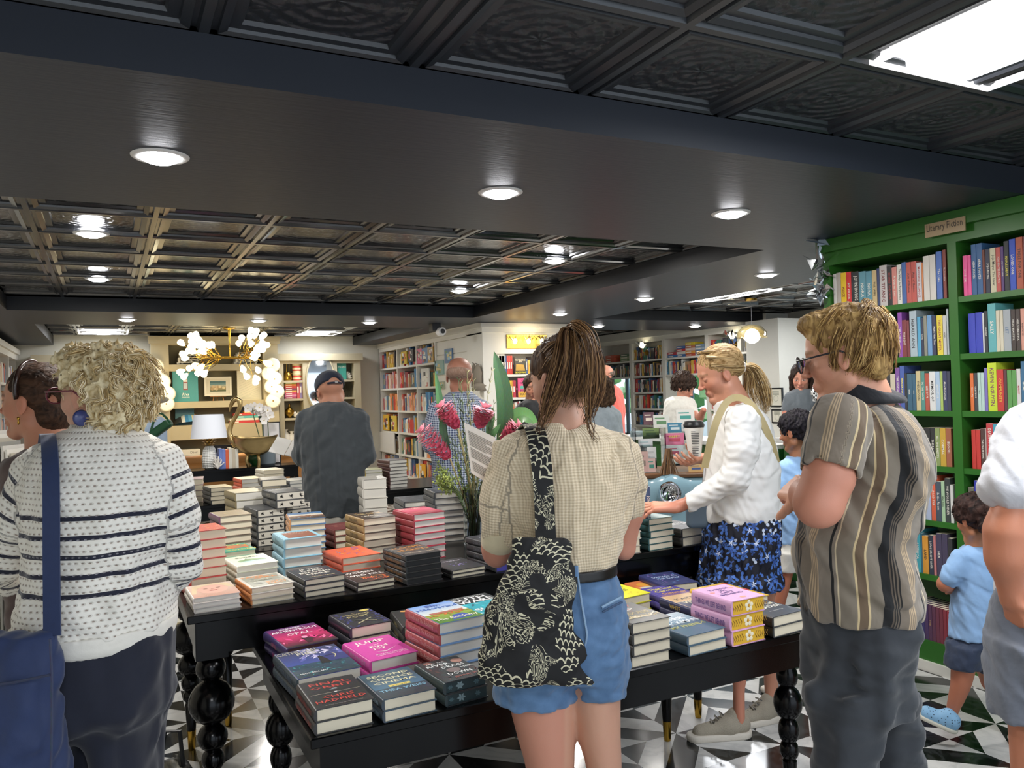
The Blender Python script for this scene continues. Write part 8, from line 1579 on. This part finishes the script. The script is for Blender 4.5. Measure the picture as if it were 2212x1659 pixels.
# tan sofa
SX=Fig('s',450,11.6); tn=plain('tan_leather','#a9753f',.5,noise=.15,ns=6.,bump=.3,bs=5.,bd=.02)
sa=atY(350,1000,11.5)[0]; sb=atY(645,1000,11.5)[0]; sf=empty('sofa',((sa+sb)/2,11.5,0)); tag(sf,'long tan leather sofa behind the console table','sofa'); W_=(sb-sa)/2
MB().bbox(-W_,-.1,.12,W_,.15,.80,.06).build('backrest',tn,sf,smooth=SM); MB().bbox(-W_,.15,.12,W_,.85,.42,.04).build('seat',tn,sf,smooth=SM)
for s in(-1,1): MB().bbox(s*W_-.1,-.1,.12,s*W_+.1,.85,.62,.05).build('armrest',tn,sf,smooth=SM)
for s in(-1,1):
    for y in(0,.75): MB().lathe([(.02,0),(.03,.12)],(s*(W_-.1),y,0),12).build('leg',M_blk,sf,smooth=SM)
MB().tube([(-W_+.02,-.02,.80),(W_-.02,-.02,.80)],.07,12).build('top_roll',tn,sf,smooth=True)
# chandelier
cc_=atz(495,708,ZH); ch_=empty('chandelier',(cc_[0],cc_[1],ZH)); tag(ch_,'gold twig chandelier with many glowing teardrop bulbs','chandelier')
CG=plain('polished_brass','#d8b050',.18,1.); MB().lathe([(.09,0),(.09,-.015),(.02,-.03),(.012,-.15)],n=24).build('canopy',CG,ch_,smooth=SM); MB().tube([(0,0,-.03),(0,0,-.42)],.01,8).tube([(-.38,0,-.42),(.38,0,-.42)],.018,10).build('stem',CG,ch_,smooth=SM)
rr=np.random.RandomState(21); m=MB(); bl_=[]
for k in range(62):
    s=-1 if k%2 else 1; bx=s*rr.uniform(.10,.36); an=rr.uniform(0,2*pi); el=rr.uniform(-.9,1.); d=np.array([s*rr.uniform(.05,.9),cos(an)*.8,el]); d/=np.linalg.norm(d); L=rr.uniform(.18,.36); p0=np.array([bx,0,-.42]); p1=p0+d*L*.5+rr.randn(3)*.03; p2=p0+d*L
    if p2[2]>-.1: p2[2]=-.1-rr.rand()*.05
    m.tube([p0,p1,p2],[.005,.004,.003],5); bl_.append((p2,(p2-p1)/np.linalg.norm(p2-p1)))
m.build('branches',CG,ch_,smooth=SM)
BU=emis('chandelier_bulb','#fff0c4',4.2)
bm_=MB(); bm_.lathe([(.0,0),(.016,.012),(.040,.06),(.045,.085),(.034,.11),(0,.122)],n=12,cap=False); b0=bm_.build('bulb',BU,ch_,smooth=True)
for k,(p,d) in enumerate(bl_):
    o=b0 if k==0 else b0.copy()
    if k: C.objects.link(o)
    o.parent=ch_; o.location=p; o.rotation_euler=Vector(d).to_track_quat('Z','Y').to_euler()
area(cc_[0],cc_[1],ZH-.6,34,.6,(1,.8,.45)); area(cc_[0],cc_[1],ZH-.3,9,.6,(1,.78,.4),rot=(pi,0,0))
# globe pendant
pp=atz(1622,645,ZH); pd_=np.linalg.norm((pp-CAM)[:2]); zg=1.6+0; gp=ray(1622,724); t=(pp@np.array([1,0,0]))/gp[0]; zg=1.6+gp[2]*(pp[1]/gp[1])
pn=empty('globe_pendant',(pp[0],pp[1],zg)); tag(pn,'opal globe pendant light under a clear amber glass dome','pendant light')
MB().ell((0,0,0),(.098,.098,.098),24).build('globe',emis('opal_globe','#fff4e0',5.),pn,smooth=True); MB().tube([(0,0,.12),(0,0,ZH-zg)],.003,6).build('cord',plain('grey_cord','#4a4a4a'),pn); MB().lathe([(.07,ZH-zg-.03),(.07,ZH-zg)],n=20).lathe([(.02,.075),(.02,.1)],n=16).build('canopy',M_gold,pn,smooth=SM)
MB().lathe([(.02,.125),(.11,.10),(.17,.03),(.178,-.03)],n=32,cap=False).build('glass_dome',(lambda g:g.out(col('#f0d898'),.05,Transmission_Weight=.85,IOR=1.15))(N('amber_glass')),pn,smooth=True); area(pp[0],pp[1],zg-.12,5,.15,(1,.9,.7))
# security camera
c_=atz(940,700,ZL); o=empty('security_camera',(c_[0],c_[1],ZL)); tag(o,'small white and black security camera on the beam above white bookcase','camera')
MB().box(-.06,-.06,-.09,.05,.06,0).build('mount',plain('black_lid','#141416',.4),o); MB().lathe([(0,-.06),(.055,-.055),(.06,0),(.05,.05),(0,.055)],(0.05,-.07,-.1),20,ax='y',cap=False).build('housing',plain('light_trim','#e8e8e6',.4),o,smooth=SM); MB().lathe([(.0,0),(.03,0)],(0.05,-.131,-.1),16,ax='y',cap=False).build('lens',plain('black_lid','#141416',.4),o)
# ---------------- till counter ----------------
GC=plain('green_counter','#1f5a22',.4); WT_=plain('white_counter_top','#dcdcda',.25)
cnt=empty('till_counter'); tag(cnt,'green till counter with white top behind the blonde woman','counter')
MB().bbox(4.95,4.5,.0,6.9,4.92,1.12,.004).build('cabinet',GC,cnt); MB().bbox(4.9,4.45,1.12,6.95,4.96,1.16,.004).build('countertop',WT_,cnt); MB().bbox(4.95,4.97,.0,5.3,7.2,1.06,.004).build('cabinet_return',GC,cnt); MB().bbox(4.9,4.97,1.06,5.34,7.25,1.10,.004).build('countertop_return',WT_,cnt)
for k in range(3): MB().box(5.1+k*.6,4.485,.15,5.6+k*.6,4.5,.98).build('door',plain('green_joinery2','#2a6a26',.4),cnt)
# bouquet on the counter
fb=Fig('s',1515,6.6); bo=empty('flower_bouquet',fb.b+np.array([0,0,1.10])); bo.rotation_euler=(0,0,-YAW); tag(bo,'bouquet of pink and coral roses in vase on till counter','flower arrangement'); fz=lambda x,y,v=0:fb.P(x,y,v)-np.array([0,0,1.10])
bo.location=Vector((5.12,5.75,1.10)); cen=fz(1517,905)
MB().lathe([(.04,0),(.055,.02),(.05,.14),(.04,.17)],n=18).build('vase',plain('clear_green','#c8d8c8',.05,Transmission_Weight=.8),bo,smooth=SM)
m=MB()
for k in range(90): d=R3.randn(3); d[2]=abs(d[2])*1.1+.1; d/=np.linalg.norm(d); petal(m,np.array([0,0,.16])+d*R3.uniform(.03,.15),d,np.array([0,0,1.]),.07,.02,['#3f6a34','#5a8a48','#2f5528','#7aa060'][k%4])
m.build('foliage',paint(.5),bo,smooth=True)
for k,(x,z,c) in enumerate(((.02,.27,'#e8605c'),(.07,.2,'#f07a6a'),(-.05,.38,'#e8a0a8'),(-.1,.3,'#f0e4dc'),(.0,.42,'#d8405c'),(.11,.26,'#e8b070'),(-.08,.22,'#f0e8e0'),(.05,.36,'#f4dcd0'))):
    m=MB(); c_=np.array([x,-.12,z])
    for i in range(12): an=i*2.4; r_=.008+.0022*i; d=np.array([cos(an),-.4,sin(an)]); petal(m,c_+d*r_*.3,d+np.array([0,-.6+.06*i,0]),d,.03,.02,c,.3)
    m.build('rose',paint(.5),bo,smooth=True)
tag(MB().bbox(-.06,-.04,0,.06,.04,.17,.003,'#c0468c').tube([(-.03,0,.17),(0,0,.24),(.03,0,.17)],.004,6,'#c0468c').box(-.025,-.041,.06,.025,-.04,.12,'#e0d8c8').build('gift_bag',paint(.5),loc=(5.15,5.45,1.10),rot=(0,0,-.5)),'small magenta gift bag on counter below the roses','bag')
# framed certificates on the pilaster
for k,(x0,y0,x1,y1) in enumerate(((1662,838,1691,879),(1666,884,1692,915))):
    Xc=7.9; a,b=atX(x0,y0,Xc),atX(x1,y1,Xc); w_=abs(a[1]-b[1])/2; h_=a[2]-b[2]
    o=empty('picture_frame',(Xc,(a[1]+b[1])/2,b[2]),-pi/2); tag(o,['black framed cream certificate beside the grey tee woman','second smaller black framed certificate lower beside grey tee woman'][k],'framed picture')
    MB().box(-w_,0,0,w_,.02,h_).build('frame',plain('black_frame','#101012',.4),o); m=MB().box(-w_+.02,-.003,.02,w_-.02,0,h_-.02,'#e0dccc').tube([(.04*cos(t),-.004,h_*.45+.04*sin(t)) for t in np.linspace(0,2*pi,16)],.002,4,'#8a8a7a')
    for i in range(4): m.box(-w_*.5,-.004,h_*(.62+.06*i),w_*.5,-.003,h_*(.62+.06*i)+.008,'#9a9a8a')
    m.build('certificate',paint(.6),o)
struct(MB().box(7.92,7.9,0,8.74,8.5,2.47).build('wall_pilaster',M_white))
# till screen
o=empty('till_screen',VP(1338,935,2.0)); zc=o.location.z; o.location.z=1.0; tag(o,'grey till screen back with yellow emblem beside the ponytailed woman','monitor')
o.location=Vector((3.93,6.05,.86)); o.rotation_euler=(0,0,-.6)
MB().bbox(-.12,-.01,.12,.12,.02,.42,.006,(1,1,1)).build('panel',plain('grey_plastic','#8c8e96',.4),o); MB().lathe([(.0,0),(.04,0),(.045,-.004),(.0,-.004)],(0,-.012,.27),6,ax='y',cap=False).build('emblem',plain('yellow_print','#c8b84a',.5),o); MB().bbox(-.1,-.08,0,.1,.1,.02,.004).box(-.02,.0,.02,.02,.03,.2).build('stand',plain('black_lid','#141416',.4),o)
tag(MB().bbox(3.72,5.9,0,4.1,6.3,.86,.004).build('till_desk',plain('white_counter_top','#dcdcda',.25)),'small white desk under the grey till screen','desk')
# retro pale blue car-front cabinet with card stands
KX=Fig('s',1450,6.3); kb=empty('car_front_cabinet',KX.b); kb.rotation_euler=(0,0,-YAW); tag(kb,'pale blue retro car front cabinet with chrome headlight and wooden top','cabinet')
PB=plain('pale_blue_enamel','#93b6c6',.2,Coat_Weight=.4); zt_=KX.P(1450,1030,0)[2]
xl,xr=KX.P(1340,1050,0)[0],KX.P(1620,1050,0)[0]
KX.o=kb; KX.part('body_shell',[('+',0,('b',np.array([(xl+xr)/2,.35,zt_*.55]),((xr-xl)/2,.36,zt_*.45-.01),None,.09)),('+',.06,('e',KX.P(1447,1066,.02),(.145,.10,.15)))],PB,.012)
MB().bbox(xl+.02,.02,zt_-.012,xr-.02,.7,zt_+.018,.006).build('wooden_top',plain('walnut','#6a4422',.45,noise=.3,ns=5.,stretch=(1,8,8)),kb)
hp_=KX.P(1447,1066,-.13); MB().lathe([(.082,.03),(.092,.0),(.085,-.012),(.078,-.004),(.05,-.03),(.0,-.042)],tuple(hp_),32,ax='y',cap=False).build('headlight',plain('chrome','#d8dade',.06,1.),kb,smooth=True)
for x in(xl+.12,xr-.12): MB().lathe([(.16,-.09),(.17,-.05),(.17,.05),(.16,.09)],(x,.2,.17),28,ax='x').build('wheel',plain('rubber','#1a1a1a',.7),kb,smooth=SM)
zt2=zt_+.018
MB().box(xl,-.02,.04,xr,.03,.16).build('bumper',plain('chrome','#d8dade',.06,1.),kb)
# acrylic card stands with greeting cards
CK=Fig('s',1445,6.45)
def w_of(p): return CK.b+U2*p[0]+V2*p[1]+np.array([0,0,p[2]])
ac=empty('card_stand',w_of(np.array([CK.P(1440,1000,0)[0],.1,zt2]))); ac.rotation_euler=(0,0,-YAW); tag(ac,'clear tiered acrylic stand for greeting cards on car front cabinet','display stand')
for s in(-.24,.0,.24):
    MB().box(s-.003,-.08,0,s+.003,.12,.36).build('divider',M_clear,ac)
for k in range(3): MB().box(-.26,-.08+.07*k,.0+.1*k,.26,-.075+.07*k,.12+.1*k).build('tier',M_clear,ac)
CARDS=[(1391,890,1413,918,'#5a2c3c','#e8d8c8'),(1412,896,1446,925,'#dcdcd4','#5a8a5a'),(1362,930,1390,944,'#b8ccd0','#dce4e4'),(1389,924,1424,948,'#6f8a44','#44602c'),(1443,913,1474,935,'#2f7fa0','#dce8ec'),(1437,935,1478,962,'#e878a0','#c83a5a'),(1462,884,1500,914,'#e6e4de','#3a9a90'),(1380,948,1410,975,'#d8dadc','#a8c0c4'),(1372,975,1400,1020,'#cfa8a0','#8a7a6c'),(1400,965,1418,1012,'#e0e0de','#c8c8c8'),(1432,962,1476,990,'#c8d0d0','#a83a5a'),(1474,915,1500,950,'#dcdcd8','#8ab0b8'),(1488,1008,1520,1026,'#e0b878','#3a5aa0'),(1400,990,1416,1020,'#d8b8b0','#2c8a7a')]
for k,(x0,y0,x1,y1,c,c2) in enumerate(CARDS):
    v=.28-.30*((y1-900)/130); a,b=CK.P(x0,y1,v),CK.P(x1,y0,v); w_,h_=b[0]-a[0],b[2]-a[2]; zb=max(a[2],zt2)
    m=MB().box(-w_/2,0,0,w_/2,.006,h_,c).box(-w_*.3,-.001,h_*.3,w_*.3,0,h_*.55,c2).box(-w_*.4,-.001,h_*.72,w_*.2,0,h_*.8,c2)
    if k==5: m.text('HAPPY',(0,-.002,h_*.6),(1,0,0),(0,0,1),h_*.22,'#e8d84a',w_*.8)
    o=m.build('greeting_card',paint(.5),loc=w_of(np.array([(a[0]+b[0])/2,v,zb])),rot=(-.12,0,-YAW)); tag(o,'%s greeting card with %s panel in the acrylic stand, %s of the set'%(cname(c),cname(c2),ORD[k]),'greeting card','greeting cards in the acrylic stand')
tw=empty('twig_bundle',w_of(np.array([CK.P(1443,1010,-.1)[0],-.12,zt2]))); tag(tw,'bundle of brown wooden stirring sticks in the acrylic stand','sticks'); m=MB()
for k in range(46): a=R3.uniform(-1,1); m.tube([(a*.09,R3.uniform(-.03,.03),0),(a*.02,R3.uniform(-.02,.02),.2)],.0035,5,['#7a5228','#94683a','#5f3f1e'][k%3])
m.build('sticks',paint(.6),tw)
# hanging silver and paper ornament by the green bookcase
g1=atX(1772,600,3.95); o=empty('hanging_ornament',g1); tag(o,'crumpled clear and silver foil ornament with white paper star beside green bookcase','ornament'); m=MB(); rr=np.random.RandomState(2)
for k in range(60): z=rr.uniform(-.17,.14); a=rr.uniform(0,2*pi); r_=.045*(1-abs(z)/.26); p=np.array([r_*cos(a),r_*sin(a),z]); m.add([p,p+rr.randn(3)*.03,p+rr.randn(3)*.03],[(0,1,2)])
m.build('foil',plain('foil','#c8ccd0',.12,.9),o); m=MB()
for k in range(5): p=np.array([0,0,.2+.03*k]); m.add([p,p+rr.randn(3)*.05,p+rr.randn(3)*.05,p+rr.randn(3)*.05],[(0,1,2),(0,2,3)],'#c4d4e0')
m.build('paper_star',paint(.5),o); MB().tube([(0,0,.34),(0,0,ZL-g1[2])],.0012,4).build('thread',plain('light_trim','#e8e8e6',.4),o)
# patterned bag between the striped polo man and the green bookcase
p=atz(1770,930,.9); PB_=Fig('s',1772,4.6); t=empty('shopping_bag',PB_.b); t.rotation_euler=(0,0,-YAW); PB_.o=t; tag(t,'grey gift bag with black and white checked ribbon behind the striped polo man','bag')
z_=PB_.P(1772,880,0)[2]; PB_.part('bag_body',[('+',0,('b',np.array([0,0,z_*.5]),(.09,.05,z_*.5-.02),None,.02))],plain('grey_paper','#a8a8a4',.6),.012)
g=N('houndstooth'); tc=g.n('TexCoord').outputs['Object']; ck=g.n('TexChecker',Vector=tc,Scale=90.,Color1=(.9,.9,.88,1),Color2=(.02,.02,.02,1)); HT=g.out(ck.outputs[0],.7); PB_.part('ribbon',[('+',0,('e',PB_.P(1772,850,-.03),(.05,.04,.05))),('+',.01,('e',PB_.P(1778,880,-.05),(.03,.03,.09)))],HT,.006,(.008,.04,2,1.))
# papers and bags at the far left edge
m=MB(); LF=Fig('s',20,3.6); t=empty('paper_bag_rack',LF.b); t.rotation_euler=(0,0,-YAW); LF.o=t; tag(t,'rack of creased grey paper bags and sheets at the left edge','display stand')
for k in range(7): x=LF.P(-14+k*9,960,0)[0]; MB().box(x-.004,-.06,.55,x+.004,.1,LF.P(20,930+8*k,0)[2],['#c8c4bc','#d8d4ca','#b0a898','#8a8880'][k%4]).build('paper_sheet',paint(.7),t)
MB().bbox(-.12,-.1,.0,.14,.16,.55,.01).build('stand_base',plain('grey_base','#4a4a48',.6),t)
for k in range(14): pass
# dark rock-like bag on the floor behind the sweater woman
FB=Fig('s',352,2.75); t=empty('floor_bag',FB.b); t.rotation_euler=(0,0,-YAW); FB.o=t; tag(t,'dark grey marbled bag on the floor behind navy trousers','bag')
FB.part('bag_body',[('+',0,('e',np.array([-.0,0,.19]),(.085,.09,.2)))],marble('grey_marbled','#2c2c2a','#9a9480',5.,.5),.008,(.008,.07,2,1.)); MB().tube([(-.04,0,.36),(-.02,0,.48),(.03,0,.48),(.04,0,.36)],.008,6).build('handle',plain('black_lid','#141416',.4),t)
